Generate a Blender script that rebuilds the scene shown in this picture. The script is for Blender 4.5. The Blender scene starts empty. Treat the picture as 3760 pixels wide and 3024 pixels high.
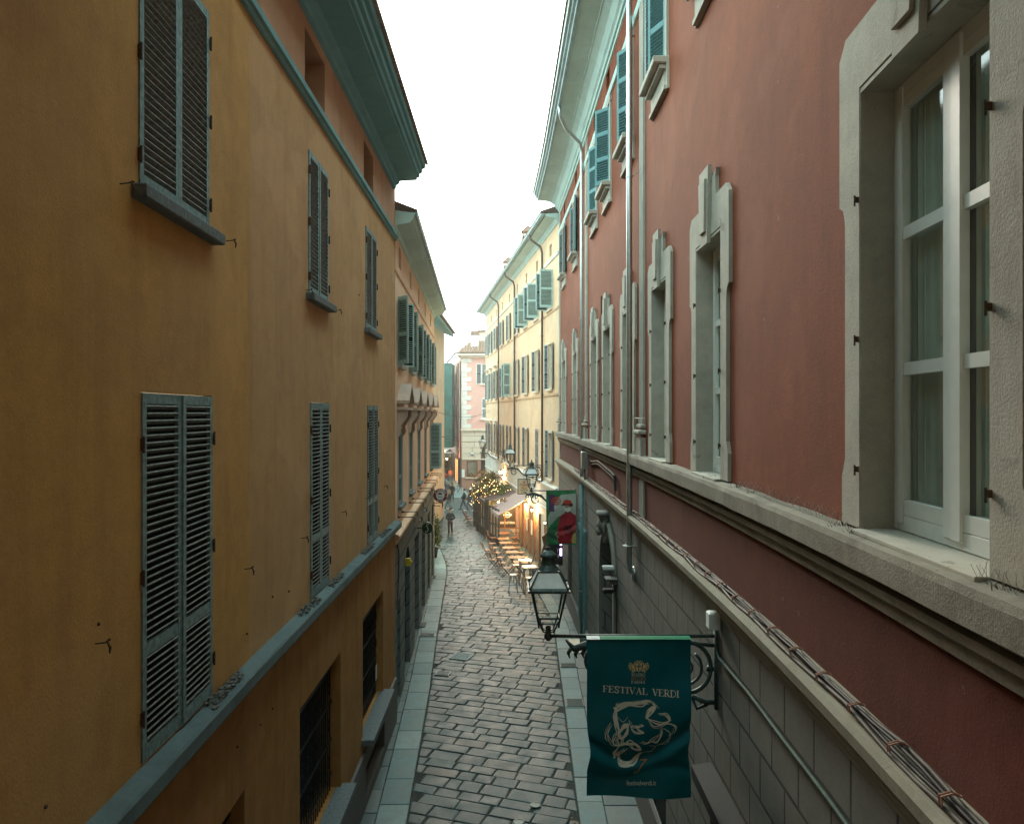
import bpy, math, random
from mathutils import Vector, Matrix, noise
random.seed(7)
C = bpy.context.scene.collection
PI = math.pi
F, CX, CY, H = 2720.0, 1880.0, 1517.0, 8.0     # measuring constants of the photograph (3760 px wide)

def ground(x, y, z=0.0):
    Y = F*(H-z)/(y-CY)
    return Vector(((x-CX)*Y/F, Y, z))

# ------------------------------------------------------------------ materials
MATS = {}
def new_mat(name):
    m = bpy.data.materials.new(name); m.use_nodes = True
    nt = m.node_tree; b = nt.nodes['Principled BSDF']
    MATS[name] = m
    return m, nt, b
def N(nt, typ, **kw):
    n = nt.nodes.new(typ)
    for k, v in kw.items():
        if k.startswith('i_'): n.inputs[k[2:].replace('_', ' ')].default_value = v
        else: setattr(n, k, v)
    return n
def ramp(nt, src, stops):
    r = nt.nodes.new('ShaderNodeValToRGB')
    while len(r.color_ramp.elements) < len(stops): r.color_ramp.elements.new(0.5)
    for e, (p, c) in zip(r.color_ramp.elements, stops):
        e.position = p
        e.color = (c, c, c, 1) if isinstance(c, (int, float)) else (*c, 1)
    nt.links.new(src, r.inputs[0]); return r
def mix(nt, fac, a, b, mode='MIX'):
    m = nt.nodes.new('ShaderNodeMix'); m.data_type = 'RGBA'; m.blend_type = mode
    for sock, v in ((m.inputs[0], fac), (m.inputs[6], a), (m.inputs[7], b)):
        if isinstance(v, bpy.types.NodeSocket): nt.links.new(v, sock)
        elif isinstance(v, (int, float)): sock.default_value = v
        else: sock.default_value = (*v, 1)
    return m.outputs[2]
def scl(c, k): return tuple(x*k for x in c)

def simple(name, col, rough=0.6, metal=0.0, var=0.12, scale=9.0, bump=0.0, emit=None, estr=0.0):
    m, nt, b = new_mat(name)
    pos = N(nt, 'ShaderNodeNewGeometry').outputs['Position']
    no = N(nt, 'ShaderNodeTexNoise', i_Scale=scale, i_Detail=5.0)
    nt.links.new(pos, no.inputs['Vector'])
    r = ramp(nt, no.outputs[0], [(0.3, scl(col, 1-var)), (0.7, scl(col, 1+var))])
    nt.links.new(r.outputs[0], b.inputs['Base Color'])
    b.inputs['Roughness'].default_value = rough; b.inputs['Metallic'].default_value = metal
    b.inputs['Specular IOR Level'].default_value = 0.18
    if bump:
        bp = N(nt, 'ShaderNodeBump', i_Strength=bump, i_Distance=0.01)
        nt.links.new(no.outputs[0], bp.inputs['Height']); nt.links.new(bp.outputs[0], b.inputs['Normal'])
    if emit:
        b.inputs['Emission Color'].default_value = (*emit, 1); b.inputs['Emission Strength'].default_value = estr
    return m

def plaster(name, col, stain, dark, fine=60, bump=0.35, streak=0.5, grime=0.3, peel=None):
    """weathered lime plaster: large tone drift, vertical rain streaks, specks and chips"""
    m, nt, b = new_mat(name)
    pos = N(nt, 'ShaderNodeNewGeometry').outputs['Position']
    big = N(nt, 'ShaderNodeTexNoise', i_Scale=0.45, i_Detail=6.0, i_Roughness=0.6)
    nt.links.new(pos, big.inputs['Vector'])
    c = mix(nt, ramp(nt, big.outputs[0], [(0.38, 0), (0.66, 1)]).outputs[0], col, stain)
    mp = N(nt, 'ShaderNodeMapping'); mp.inputs['Scale'].default_value = (1.9, 1.9, 0.16)
    nt.links.new(pos, mp.inputs[0])
    st = N(nt, 'ShaderNodeTexNoise', i_Scale=1.6, i_Detail=5.0, i_Roughness=0.65)
    nt.links.new(mp.outputs[0], st.inputs['Vector'])
    sm = N(nt, 'ShaderNodeMath', operation='MULTIPLY'); sm.inputs[1].default_value = streak
    nt.links.new(ramp(nt, st.outputs[0], [(0.5, 0), (0.78, 1)]).outputs[0], sm.inputs[0])
    c = mix(nt, sm.outputs[0], c, dark)
    mid = N(nt, 'ShaderNodeTexNoise', i_Scale=3.3, i_Detail=9.0, i_Roughness=0.72)
    nt.links.new(pos, mid.inputs['Vector'])
    gm = N(nt, 'ShaderNodeMath', operation='MULTIPLY'); gm.inputs[1].default_value = grime
    nt.links.new(ramp(nt, mid.outputs[0], [(0.42, 0), (0.75, 1)]).outputs[0], gm.inputs[0])
    c = mix(nt, gm.outputs[0], c, scl(dark, 0.9))
    if peel:
        pn = N(nt, 'ShaderNodeTexNoise', i_Scale=2.1, i_Detail=8.0, i_Roughness=0.7, i_Distortion=0.6)
        nt.links.new(pos, pn.inputs['Vector'])
        c = mix(nt, ramp(nt, pn.outputs[0], [(0.63, 0), (0.645, 1)]).outputs[0], c, peel)
    # repainted patches with faint edges, and small pale chips
    pa = N(nt, 'ShaderNodeTexNoise', i_Scale=0.62, i_Detail=3.0, i_Roughness=0.45, i_Distortion=0.35)
    nt.links.new(pos, pa.inputs['Vector'])
    pm = N(nt, 'ShaderNodeMath', operation='MULTIPLY'); pm.inputs[1].default_value = 0.28
    nt.links.new(ramp(nt, pa.outputs[0], [(0.545, 0), (0.575, 1)]).outputs[0], pm.inputs[0])
    c = mix(nt, pm.outputs[0], c, tuple(min(1, x*1.25+0.02) for x in stain))
    chn = N(nt, 'ShaderNodeTexNoise', i_Scale=7.5, i_Detail=10.0, i_Roughness=0.62)
    nt.links.new(pos, chn.inputs['Vector'])
    cm2 = N(nt, 'ShaderNodeMath', operation='MULTIPLY'); cm2.inputs[1].default_value = 0.5
    nt.links.new(ramp(nt, chn.outputs[0], [(0.695, 0), (0.71, 1)]).outputs[0], cm2.inputs[0])
    c = mix(nt, cm2.outputs[0], c, tuple(x*0.4+0.22 for x in col))
    ck = N(nt, 'ShaderNodeTexVoronoi', feature='DISTANCE_TO_EDGE', i_Scale=0.42)
    wn = N(nt, 'ShaderNodeTexNoise', i_Scale=2.4, i_Detail=6.0); nt.links.new(pos, wn.inputs['Vector'])
    va = N(nt, 'ShaderNodeVectorMath', operation='MULTIPLY_ADD'); va.inputs[1].default_value = (0.5, 0.5, 0.5)
    nt.links.new(wn.outputs['Color'], va.inputs[0]); nt.links.new(pos, va.inputs[2]); nt.links.new(va.outputs[0], ck.inputs['Vector'])
    cm3 = N(nt, 'ShaderNodeMath', operation='MULTIPLY'); cm3.use_clamp = True
    nt.links.new(ramp(nt, ck.outputs['Distance'], [(0.0, 0.22), (0.005, 0)]).outputs[0], cm3.inputs[0])
    nt.links.new(ramp(nt, big.outputs[0], [(0.50, 0), (0.60, 1)]).outputs[0], cm3.inputs[1])
    c = mix(nt, cm3.outputs[0], c, scl(dark, 0.45))
    fn = N(nt, 'ShaderNodeTexNoise', i_Scale=float(fine), i_Detail=6.0, i_Roughness=0.7)
    nt.links.new(pos, fn.inputs['Vector'])
    c = mix(nt, 0.35, c, ramp(nt, fn.outputs[0], [(0.3, 0.72), (0.7, 1.18)]).outputs[0], 'MULTIPLY')
    nt.links.new(c, b.inputs['Base Color'])
    b.inputs['Roughness'].default_value = 0.92
    b.inputs['Specular IOR Level'].default_value = 0.2
    ad = N(nt, 'ShaderNodeMath', operation='ADD')
    nt.links.new(fn.outputs[0], ad.inputs[0]); nt.links.new(mid.outputs[0], ad.inputs[1])
    bp = N(nt, 'ShaderNodeBump', i_Strength=bump, i_Distance=0.012)
    nt.links.new(ad.outputs[0], bp.inputs['Height']); nt.links.new(bp.outputs[0], b.inputs['Normal'])
    return m

def ashlar(name, col, dark, bw=0.76, bh=0.56, joint=0.016, jcol=(0.03, 0.035, 0.035)):
    m, nt, b = new_mat(name)
    uv = N(nt, 'ShaderNodeUVMap').outputs[0]
    pos = N(nt, 'ShaderNodeNewGeometry').outputs['Position']
    br = N(nt, 'ShaderNodeTexBrick', i_Scale=1.0)
    br.inputs['Mortar Size'].default_value = joint; br.inputs['Brick Width'].default_value = bw
    br.inputs['Row Height'].default_value = bh; br.inputs['Mortar Smooth'].default_value = 0.25
    br.inputs['Color1'].default_value = (*col, 1); br.inputs['Color2'].default_value = (*scl(col, 0.88), 1)
    br.inputs['Mortar'].default_value = (*jcol, 1)
    nt.links.new(uv, br.inputs['Vector'])
    no = N(nt, 'ShaderNodeTexNoise', i_Scale=2.2, i_Detail=8.0, i_Roughness=0.7)
    nt.links.new(pos, no.inputs['Vector'])
    c = mix(nt, ramp(nt, no.outputs[0], [(0.4, 0), (0.72, 0.75)]).outputs[0], br.outputs[0], dark)
    vo = N(nt, 'ShaderNodeTexNoise', i_Scale=70.0, i_Detail=4.0, i_Roughness=0.8)
    nt.links.new(pos, vo.inputs['Vector'])
    c = mix(nt, 0.6, c, ramp(nt, vo.outputs[0], [(0.34, 0.45), (0.48, 1.0), (0.7, 1.12)]).outputs[0], 'MULTIPLY')
    nt.links.new(c, b.inputs['Base Color']); b.inputs['Roughness'].default_value = 0.85; b.inputs['Specular IOR Level'].default_value = 0.15
    inv = N(nt, 'ShaderNodeMath', operation='MULTIPLY_ADD'); inv.inputs[1].default_value = -1.0; inv.inputs[2].default_value = 1.0
    nt.links.new(br.outputs['Fac'], inv.inputs[0])
    b1 = N(nt, 'ShaderNodeBump', i_Strength=0.9, i_Distance=0.03); nt.links.new(inv.outputs[0], b1.inputs['Height'])
    b2 = N(nt, 'ShaderNodeBump', i_Strength=0.4, i_Distance=0.01); nt.links.new(vo.outputs[0], b2.inputs['Height'])
    nt.links.new(b1.outputs[0], b2.inputs['Normal']); nt.links.new(b2.outputs[0], b.inputs['Normal'])
    return m

def stone_paving(name, c1, c2, c3, rough=0.45):
    m, nt, b = new_mat(name)
    at = N(nt, 'ShaderNodeAttribute'); at.attribute_name = 'tone'
    pos = N(nt, 'ShaderNodeNewGeometry').outputs['Position']
    c = ramp(nt, at.outputs['Fac'], [(0.0, c1), (0.55, c2), (1.0, c3)]).outputs[0]
    no = N(nt, 'ShaderNodeTexNoise', i_Scale=2.5, i_Detail=9.0, i_Roughness=0.75)
    nt.links.new(pos, no.inputs['Vector'])
    c = mix(nt, 0.75, c, ramp(nt, no.outputs[0], [(0.32, 0.62), (0.68, 1.3)]).outputs[0], 'MULTIPLY')
    pit = N(nt, 'ShaderNodeTexNoise', i_Scale=38.0, i_Detail=5.0, i_Roughness=0.8)
    nt.links.new(pos, pit.inputs['Vector'])
    c = mix(nt, 0.7, c, ramp(nt, pit.outputs[0], [(0.33, 0.4), (0.46, 1.0), (0.75, 1.2)]).outputs[0], 'MULTIPLY')
    nt.links.new(c, b.inputs['Base Color'])
    b.inputs['Specular IOR Level'].default_value = 0.30
    r = ramp(nt, no.outputs[0], [(0.3, rough-0.08), (0.7, rough+0.2)])
    nt.links.new(r.outputs[0], b.inputs['Roughness'])
    ad = N(nt, 'ShaderNodeMath', operation='ADD')
    nt.links.new(no.outputs[0], ad.inputs[0]); nt.links.new(pit.outputs[0], ad.inputs[1])
    bp = N(nt, 'ShaderNodeBump', i_Strength=0.45, i_Distance=0.012)
    nt.links.new(ad.outputs[0], bp.inputs['Height']); nt.links.new(bp.outputs[0], b.inputs['Normal'])
    return m

def glassy(name, col, rough=0.08):
    m, nt, b = new_mat(name)
    pos = N(nt, 'ShaderNodeNewGeometry').outputs['Position']
    no = N(nt, 'ShaderNodeTexNoise', i_Scale=0.9, i_Detail=3.0); nt.links.new(pos, no.inputs['Vector'])
    r = ramp(nt, no.outputs[0], [(0.3, scl(col, 0.75)), (0.7, scl(col, 1.3))])
    nt.links.new(r.outputs[0], b.inputs['Base Color'])
    b.inputs['Roughness'].default_value = rough
    b.inputs['Coat Weight'].default_value = 0.5; b.inputs['Coat Roughness'].default_value = 0.04
    return m

def thin_glass(name, tint=(0.8, 0.85, 0.85), amount=0.25):
    m, nt, b = new_mat(name)
    nt.nodes.remove(b)
    out = nt.nodes['Material Output']
    tr = N(nt, 'ShaderNodeBsdfTransparent'); tr.inputs[0].default_value = (*tint, 1)
    gl = N(nt, 'ShaderNodeBsdfGlossy'); gl.inputs['Roughness'].default_value = 0.05
    mx = N(nt, 'ShaderNodeMixShader'); mx.inputs[0].default_value = amount
    nt.links.new(tr.outputs[0], mx.inputs[1]); nt.links.new(gl.outputs[0], mx.inputs[2])
    nt.links.new(mx.outputs[0], out.inputs[0])
    return m

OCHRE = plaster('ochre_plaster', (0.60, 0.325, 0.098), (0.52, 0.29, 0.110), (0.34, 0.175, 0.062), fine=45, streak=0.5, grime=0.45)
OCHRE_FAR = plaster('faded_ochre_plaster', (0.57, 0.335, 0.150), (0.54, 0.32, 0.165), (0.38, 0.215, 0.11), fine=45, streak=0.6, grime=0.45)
OCHRE_SHADE = plaster('ochre_plaster_shaded', (0.45, 0.220, 0.064), (0.38, 0.19, 0.068), (0.24, 0.115, 0.045), fine=45, streak=0.8, grime=0.55)  # darker copy of the ochre: dimmer light low on the wall put into colour
OCHRE_UP = plaster('rosy_plaster', (0.52, 0.29, 0.18), (0.54, 0.31, 0.19), (0.36, 0.20, 0.13))
SALMON = plaster('salmon_plaster', (0.84, 0.56, 0.38), (0.85, 0.60, 0.43), (0.62, 0.40, 0.28), streak=0.3)
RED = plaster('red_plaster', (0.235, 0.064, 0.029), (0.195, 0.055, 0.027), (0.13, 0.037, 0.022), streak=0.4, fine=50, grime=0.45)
RED_SHADE = plaster('red_plaster_shaded', (0.14, 0.039, 0.024), (0.115, 0.033, 0.021), (0.075, 0.024, 0.017), streak=0.6, fine=50, grime=0.5)  # red darkened for the band under the ledge, shade put into its colour
CREAM = plaster('cream_plaster', (0.80, 0.575, 0.38), (0.78, 0.52, 0.32), (0.58, 0.38, 0.25), streak=0.6, grime=0.4)
PINK = plaster('pink_plaster', (0.70, 0.38, 0.32), (0.72, 0.42, 0.36), (0.52, 0.28, 0.24), streak=0.2)
TERRA = plaster('terracotta_plaster', (0.44, 0.23, 0.16), (0.40, 0.20, 0.14), (0.28, 0.14, 0.10))
BEIGE = plaster('beige_plaster', (0.74, 0.62, 0.50), (0.70, 0.58, 0.46), (0.5, 0.42, 0.34))
STONE = plaster('grey_stone', (0.47, 0.44, 0.37), (0.365, 0.355, 0.31), (0.21, 0.20, 0.175), streak=0.35, grime=0.45, bump=0.5, peel=(0.27, 0.25, 0.21))
PORTAL = plaster('portal_stone', (0.20, 0.20, 0.18), (0.17, 0.17, 0.15), (0.10, 0.10, 0.09))
STONE_DK = plaster('ledge_stone', (0.31, 0.29, 0.24), (0.26, 0.245, 0.20), (0.13, 0.12, 0.10), streak=0.4, grime=0.7, bump=0.9, peel=(0.20, 0.17, 0.13))
WHITE_PL = plaster('white_plaster', (0.72, 0.70, 0.64), (0.66, 0.62, 0.56), (0.42, 0.38, 0.33), streak=0.6, grime=0.5)
EAVE = plaster('eave_paint', (0.23, 0.44, 0.47), (0.20, 0.40, 0.43), (0.13, 0.29, 0.32), streak=0.2, bump=0.2)
GUTTER = simple('painted_gutter', (0.24,0.33,0.335), 0.5, var=0.25, scale=3)
EAVE_LT = plaster('pale_eave_paint', (0.52, 0.69, 0.65), (0.47, 0.64, 0.61), (0.35, 0.48, 0.47), streak=0.2, bump=0.2)
LEDGE_L = plaster('slate_ledge', (0.15, 0.21, 0.215), (0.14, 0.19, 0.195), (0.08, 0.11, 0.11), grime=0.6, bump=0.7)
ASH = ashlar('grey_ashlar', (0.185, 0.185, 0.165), (0.12, 0.12, 0.105), bw=0.74, bh=0.498, joint=0.022, jcol=(0.05,0.052,0.048))
ASH_L = ashlar('grey_green_ashlar', (0.165, 0.20, 0.195), (0.11, 0.14, 0.14), bw=1.3, bh=0.5, joint=0.03)
BEIGE_ASH = ashlar('beige_ashlar', (0.72, 0.60, 0.48), (0.62, 0.50, 0.40), bw=4, bh=0.62, joint=0.03, jcol=(0.35, 0.27, 0.2))
GRAN = simple('granite_base', (0.16, 0.15, 0.14), 0.8, var=0.3, scale=60, bump=0.3)
SHUT = simple('grey_shutter_paint', (0.19, 0.28, 0.285), 0.65, var=0.32, scale=18, bump=0.3)
SHUT_T = simple('teal_shutter_paint', (0.12, 0.25, 0.26), 0.6, var=0.15, scale=14, bump=0.15)
SHUT_G = simple('green_shutter_paint', (0.36, 0.52, 0.50), 0.6, var=0.15, scale=14)
SHUT_P = simple('pale_shutter_paint', (0.42, 0.46, 0.43), 0.65, var=0.15, scale=14)
SHUT_B = simple('taupe_shutter_paint', (0.32, 0.29, 0.26), 0.65, var=0.15, scale=14)
SHUT_W = simple('white_shutter_paint', (0.72, 0.76, 0.74), 0.65, var=0.08, scale=14)
SILL = simple('slate_sill', (0.14, 0.165, 0.17), 0.75, var=0.25, scale=20, bump=0.3)
DARK = simple('dark_interior', (0.012, 0.016, 0.018), 0.9, var=0.2)
DKGLASS = glassy('dark_window_glass', (0.02, 0.03, 0.035))
PANE = glassy('curtained_window_glass', (0.12, 0.16, 0.145), 0.12)
CURT = simple('sheer_curtain', (0.62, 0.68, 0.62), 0.9, var=0.2, scale=2)
GLZ = thin_glass('window_glass', (0.80, 0.86, 0.84), 0.22)
PVC = simple('cream_window_frame', (0.70, 0.72, 0.68), 0.35, var=0.04)
IRON = simple('black_iron', (0.025, 0.03, 0.032), 0.5, 0.5, var=0.3, scale=30)
IRON_G = simple('weathered_green_iron', (0.075, 0.105, 0.10), 0.5, 0.4, var=0.3, scale=30, bump=0.2)
RUST = simple('rusty_iron', (0.11, 0.075, 0.055), 0.8, 0.2, var=0.4, scale=50)
ZINC = simple('zinc_pipe', (0.46, 0.50, 0.49), 0.32, 0.85, var=0.1)
TEALPIPE = simple('teal_painted_pipe', (0.10, 0.19, 0.19), 0.5, 0.1, var=0.15)
BROWNPIPE = simple('brown_painted_pipe', (0.09, 0.06, 0.05), 0.5, 0.2, var=0.2)
CABLE = simple('grey_cable', (0.075, 0.068, 0.058), 0.6, var=0.3)
CABLE_D = simple('black_cable', (0.02, 0.02, 0.022), 0.6)
COPPER = simple('pinkish_clip', (0.38, 0.20, 0.15), 0.6)
TILE = simple('roof_tile', (0.26, 0.15, 0.10), 0.85, var=0.45, scale=6, bump=0.3)
LAMPGLASS = simple('frosted_lamp_glass', (0.82, 0.88, 0.88), 0.2, var=0.12, scale=6)
LAMPCLEAR = thin_glass('clear_lamp_glass', (0.93, 0.95, 0.95), 0.08)
TEALV = simple('teal_banner_vinyl', (0.006, 0.135, 0.17), 0.34, var=0.12, scale=3)
BWHITE = simple('banner_offwhite_ink', (0.78, 0.76, 0.64), 0.6, var=0.08)
BGOLD = simple('banner_gold_ink', (0.75, 0.60, 0.30), 0.6)
BORANGE = simple('banner_orange_ink', (0.50, 0.27, 0.09), 0.6)
BGREEN = simple('bright_green_vinyl', (0.015, 0.20, 0.10), 0.5)
WOOD = simple('warm_wood', (0.23, 0.10, 0.035), 0.5, var=0.35, scale=12)
WOOD_D = simple('dark_wood', (0.10, 0.045, 0.02), 0.55, var=0.35, scale=12)
STEEL = simple('brushed_steel', (0.30, 0.31, 0.31), 0.35, 0.7)
AWN = simple('mauve_awning_fabric', (0.34, 0.25, 0.24), 0.9, var=0.08)
AWN_D = simple('dark_awning_fabric', (0.10, 0.07, 0.065), 0.9, var=0.1)
GLASSP = thin_glass('clear_panel_glass', (0.80, 0.88, 0.88), 0.28)
BLACK = simple('black_paint', (0.014, 0.017, 0.018), 0.7)
COB = stone_paving('street_stone', (0.018, 0.052, 0.058), (0.032, 0.076, 0.082), (0.072, 0.084, 0.078), 0.52)
KERB = stone_paving('kerb_granite', (0.095, 0.16, 0.165), (0.14, 0.215, 0.215), (0.21, 0.28, 0.275), 0.6)
SLAB = stone_paving('pavement_slab', (0.042, 0.085, 0.09), (0.062, 0.108, 0.112), (0.10, 0.135, 0.135), 0.5)
DIRT = simple('joint_dirt', (0.040, 0.045, 0.042), 0.95, var=0.4, scale=20, bump=0.3)
GREENNET = simple('green_scaffold_net', (0.02, 0.13, 0.11), 0.8, var=0.3, scale=1.2)
GLOW = simple('warm_bulb', (1, 0.8, 0.5), 0.4, emit=(1.0, 0.60, 0.22), estr=45)
GLOW_S = simple('fairy_bulb', (1, 0.8, 0.5), 0.4, emit=(1.0, 0.62, 0.25), estr=14)
GLOW_P = simple('lilac_neon', (0.8, 0.6, 1), 0.4, emit=(0.72, 0.55, 1.0), estr=4)
GLOW_W = simple('warm_shop_glow', (1, 0.7, 0.35), 0.4, emit=(1.0, 0.52, 0.20), estr=0.8)
LEAF = simple('vine_leaf', (0.17, 0.21, 0.05), 0.6, var=0.5, scale=5)
LEAF_R = simple('autumn_vine_leaf', (0.20, 0.075, 0.03), 0.6, var=0.4, scale=5)
LEAF_D = simple('dark_shrub_leaf', (0.06, 0.10, 0.04), 0.6, var=0.5, scale=7)
DRYGRASS = simple('dry_grass', (0.13, 0.10, 0.06), 0.9, var=0.4, scale=20)

# ------------------------------------------------------------------ mesh builder
class MB:
    def __init__(s): s.v=[]; s.f=[]; s.m=[]; s.uv={}; s.tone={}
    def quad(s, pts, mat=0, uv=None, tone=None):
        b=len(s.v); s.v += [tuple(p) for p in pts]; s.f.append(tuple(range(b,b+len(pts)))); s.m.append(mat)
        if uv: s.uv[len(s.f)-1]=uv
        if tone is not None: s.tone[len(s.f)-1]=tone
    def box(s, c, d, rot=None, mat=0, tone=None):
        x,y,z = d[0]/2,d[1]/2,d[2]/2
        P=[Vector(p) for p in ((-x,-y,-z),(x,-y,-z),(x,y,-z),(-x,y,-z),(-x,-y,z),(x,-y,z),(x,y,z),(-x,y,z))]
        if rot is not None: P=[rot@p for p in P]
        c=Vector(c); b=len(s.v); s.v += [tuple(p+c) for p in P]
        for f in ((0,3,2,1),(4,5,6,7),(0,1,5,4),(1,2,6,5),(2,3,7,6),(3,0,4,7)):
            s.f.append(tuple(b+i for i in f)); s.m.append(mat)
            if tone is not None: s.tone[len(s.f)-1]=tone
    def bbox(s, c, d, r=0.01, rot=None, mat=0, tone=None):
        """box with chamfered edges on top and bottom rims"""
        x,y,z=d[0]/2,d[1]/2,d[2]/2; c=Vector(c); b=len(s.v)
        rings=[(x-r,y-r,-z),(x,y,-z+r),(x,y,z-r),(x-r,y-r,z)]
        for rx,ry,rz in rings:
            for sx,sy in ((-1,-1),(1,-1),(1,1),(-1,1)):
                p=Vector((sx*rx,sy*ry,rz))
                if rot is not None: p=rot@p
                s.v.append(tuple(p+c))
        fs=[(3,2,1,0),(12,13,14,15)]
        for k in range(3):
            for i in range(4):
                j=(i+1)%4; fs.append((k*4+i,k*4+j,k*4+4+j,k*4+4+i))
        for f in fs:
            s.f.append(tuple(b+i for i in f)); s.m.append(mat)
            if tone is not None: s.tone[len(s.f)-1]=tone
    def tube(s, pts, r, n=8, mat=0, cap=True):
        pts=[Vector(p) for p in pts]; rr = r if isinstance(r,(list,tuple)) else [r]*len(pts)
        rings=[]; prev=None
        for i,p in enumerate(pts):
            a=pts[max(i-1,0)]; c=pts[min(i+1,len(pts)-1)]; t=(c-a)
            if t.length<1e-9: t=Vector((0,0,1))
            t.normalize()
            if prev is None:
                u=t.cross(Vector((0,0,1)))
                if u.length<0.05: u=t.cross(Vector((1,0,0)))
            else: u=prev-t*prev.dot(t)
            if u.length<1e-6: u=t.orthogonal()
            u.normalize(); prev=u; w=t.cross(u)
            b=len(s.v)
            for k in range(n):
                a2=2*PI*k/n; s.v.append(tuple(p+(u*math.cos(a2)+w*math.sin(a2))*rr[i]))
            rings.append(b)
        for a,b in zip(rings,rings[1:]):
            for k in range(n):
                s.f.append((a+k,a+(k+1)%n,b+(k+1)%n,b+k)); s.m.append(mat)
        if cap:
            s.f.append(tuple(rings[0]+k for k in range(n))[::-1]); s.m.append(mat)
            s.f.append(tuple(rings[-1]+k for k in range(n))); s.m.append(mat)
    def lathe(s, prof, c=(0,0,0), n=16, mat=0, ax=None):
        c=Vector(c); R = ax if ax is not None else Matrix.Identity(3); rings=[]
        for r,z in prof:
            b=len(s.v); rings.append(b)
            for k in range(n):
                a=2*PI*k/n; s.v.append(tuple(c+R@Vector((r*math.cos(a),r*math.sin(a),z))))
        for a,b in zip(rings,rings[1:]):
            for k in range(n): s.f.append((a+k,a+(k+1)%n,b+(k+1)%n,b+k)); s.m.append(mat)
        s.f.append(tuple(rings[0]+k for k in range(n))[::-1]); s.m.append(mat)
        s.f.append(tuple(rings[-1]+k for k in range(n))); s.m.append(mat)
    def frustum(s, z0,a0,z1,a1,c=(0,0,0),mat=0, cap=True):
        b=len(s.v); c=Vector(c)
        for z,a in ((z0,a0),(z1,a1)):
            for sx,sy in ((-1,-1),(1,-1),(1,1),(-1,1)): s.v.append(tuple(c+Vector((sx*a,sy*a,z))))
        fs=[(0,1,5,4),(1,2,6,5),(2,3,7,6),(3,0,4,7)]
        if cap: fs += [(3,2,1,0),(4,5,6,7)]
        for f in fs: s.f.append(tuple(b+i for i in f)); s.m.append(mat)
    def prism(s, poly, y0, y1, mat=0):
        """poly in local x,z extruded between y0 and y1"""
        n=len(poly); b=len(s.v)
        for y in (y0,y1):
            for x,z in poly: s.v.append((x,y,z))
        s.f.append(tuple(b+i for i in range(n))); s.m.append(mat)
        s.f.append(tuple(b+n+i for i in range(n))[::-1]); s.m.append(mat)
        for i in range(n):
            j=(i+1)%n; s.f.append((b+i,b+n+i,b+n+j,b+j)); s.m.append(mat)
    def sphere(s, c, r, n=8, m=5, mat=0, sc=(1,1,1)):
        prof=[(max(r*math.sin(PI*i/m),1e-4), -r*math.cos(PI*i/m)) for i in range(m+1)]
        b=len(s.v); s.lathe(prof,(0,0,0),n,mat)
        for i in range(b,len(s.v)):
            v=s.v[i]; s.v[i]=(v[0]*sc[0]+c[0],v[1]*sc[1]+c[1],v[2]*sc[2]+c[2])
    def mesh(s, name, mats, smooth=False):
        me=bpy.data.meshes.new(name); me.from_pydata(s.v,[],s.f)
        for m in (mats if isinstance(mats,(list,tuple)) else [mats]): me.materials.append(m)
        me.polygons.foreach_set('material_index', s.m)
        if smooth: me.polygons.foreach_set('use_smooth',[True]*len(s.f))
        if s.uv:
            ul=me.uv_layers.new(name='UVMap')
            for p in me.polygons:
                if p.index in s.uv:
                    for li,uv in zip(p.loop_indices, s.uv[p.index]): ul.data[li].uv=uv
        if s.tone:
            ca=me.attributes.new('tone','FLOAT','FACE')
            for i,t in s.tone.items(): ca.data[i].value=t
        me.update(); return me
    def build(s, name, mats, parent=None, loc=None, rotz=0, smooth=False):
        return link(name, s.mesh(name,mats,smooth), parent, loc, rotz)

def link(name, me, parent=None, loc=None, rotz=0, world=True):
    """loc None = the mesh is already in world coordinates"""
    o=bpy.data.objects.new(name, me); C.objects.link(o)
    if parent is not None:
        o.parent=parent
        if world:
            b = base_of(parent)
            o.location = (Vector(loc) if loc is not None else Vector((0,0,0))) - b
        else: o.location = loc or (0,0,0)
    elif loc is not None: o.location=loc
    o.rotation_euler=(0,0,rotz)
    return o
def base_of(p):
    b=Vector((0,0,0))
    while p is not None: b+=p.location; p=p.parent
    return b
def thing(name, label, cat, loc=(0,0,0), rotz=0, group=None):
    o=bpy.data.objects.new(name,None); C.objects.link(o); o.location=loc; o.rotation_euler=(0,0,rotz)
    o.empty_display_size=0.2
    return tag(o,label,cat,group)
def tag(o,label,cat,group=None):
    o['label']=label; o['category']=cat
    if group: o['group']=group
    return o
def child(name, mb_or_me, mats, parent, loc=(0,0,0), rotz=0, smooth=False):
    me = mb_or_me.mesh(name,mats,smooth) if isinstance(mb_or_me,MB) else mb_or_me
    o=bpy.data.objects.new(name,me); C.objects.link(o); o.parent=parent; o.location=loc; o.rotation_euler=(0,0,rotz)
    return o
def dup(root, loc, rotz, label, group=None):
    r=root.copy(); C.objects.link(r); r.location=loc; r.rotation_euler=(0,0,rotz); r['label']=label
    if group: r['group']=group
    def rec(a,b):
        for ch in list(a.children):
            c=ch.copy(); C.objects.link(c); c.parent=b; rec(ch,c)
    rec(root,r); return r
def struct(o): o['kind']='structure'; return o

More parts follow.
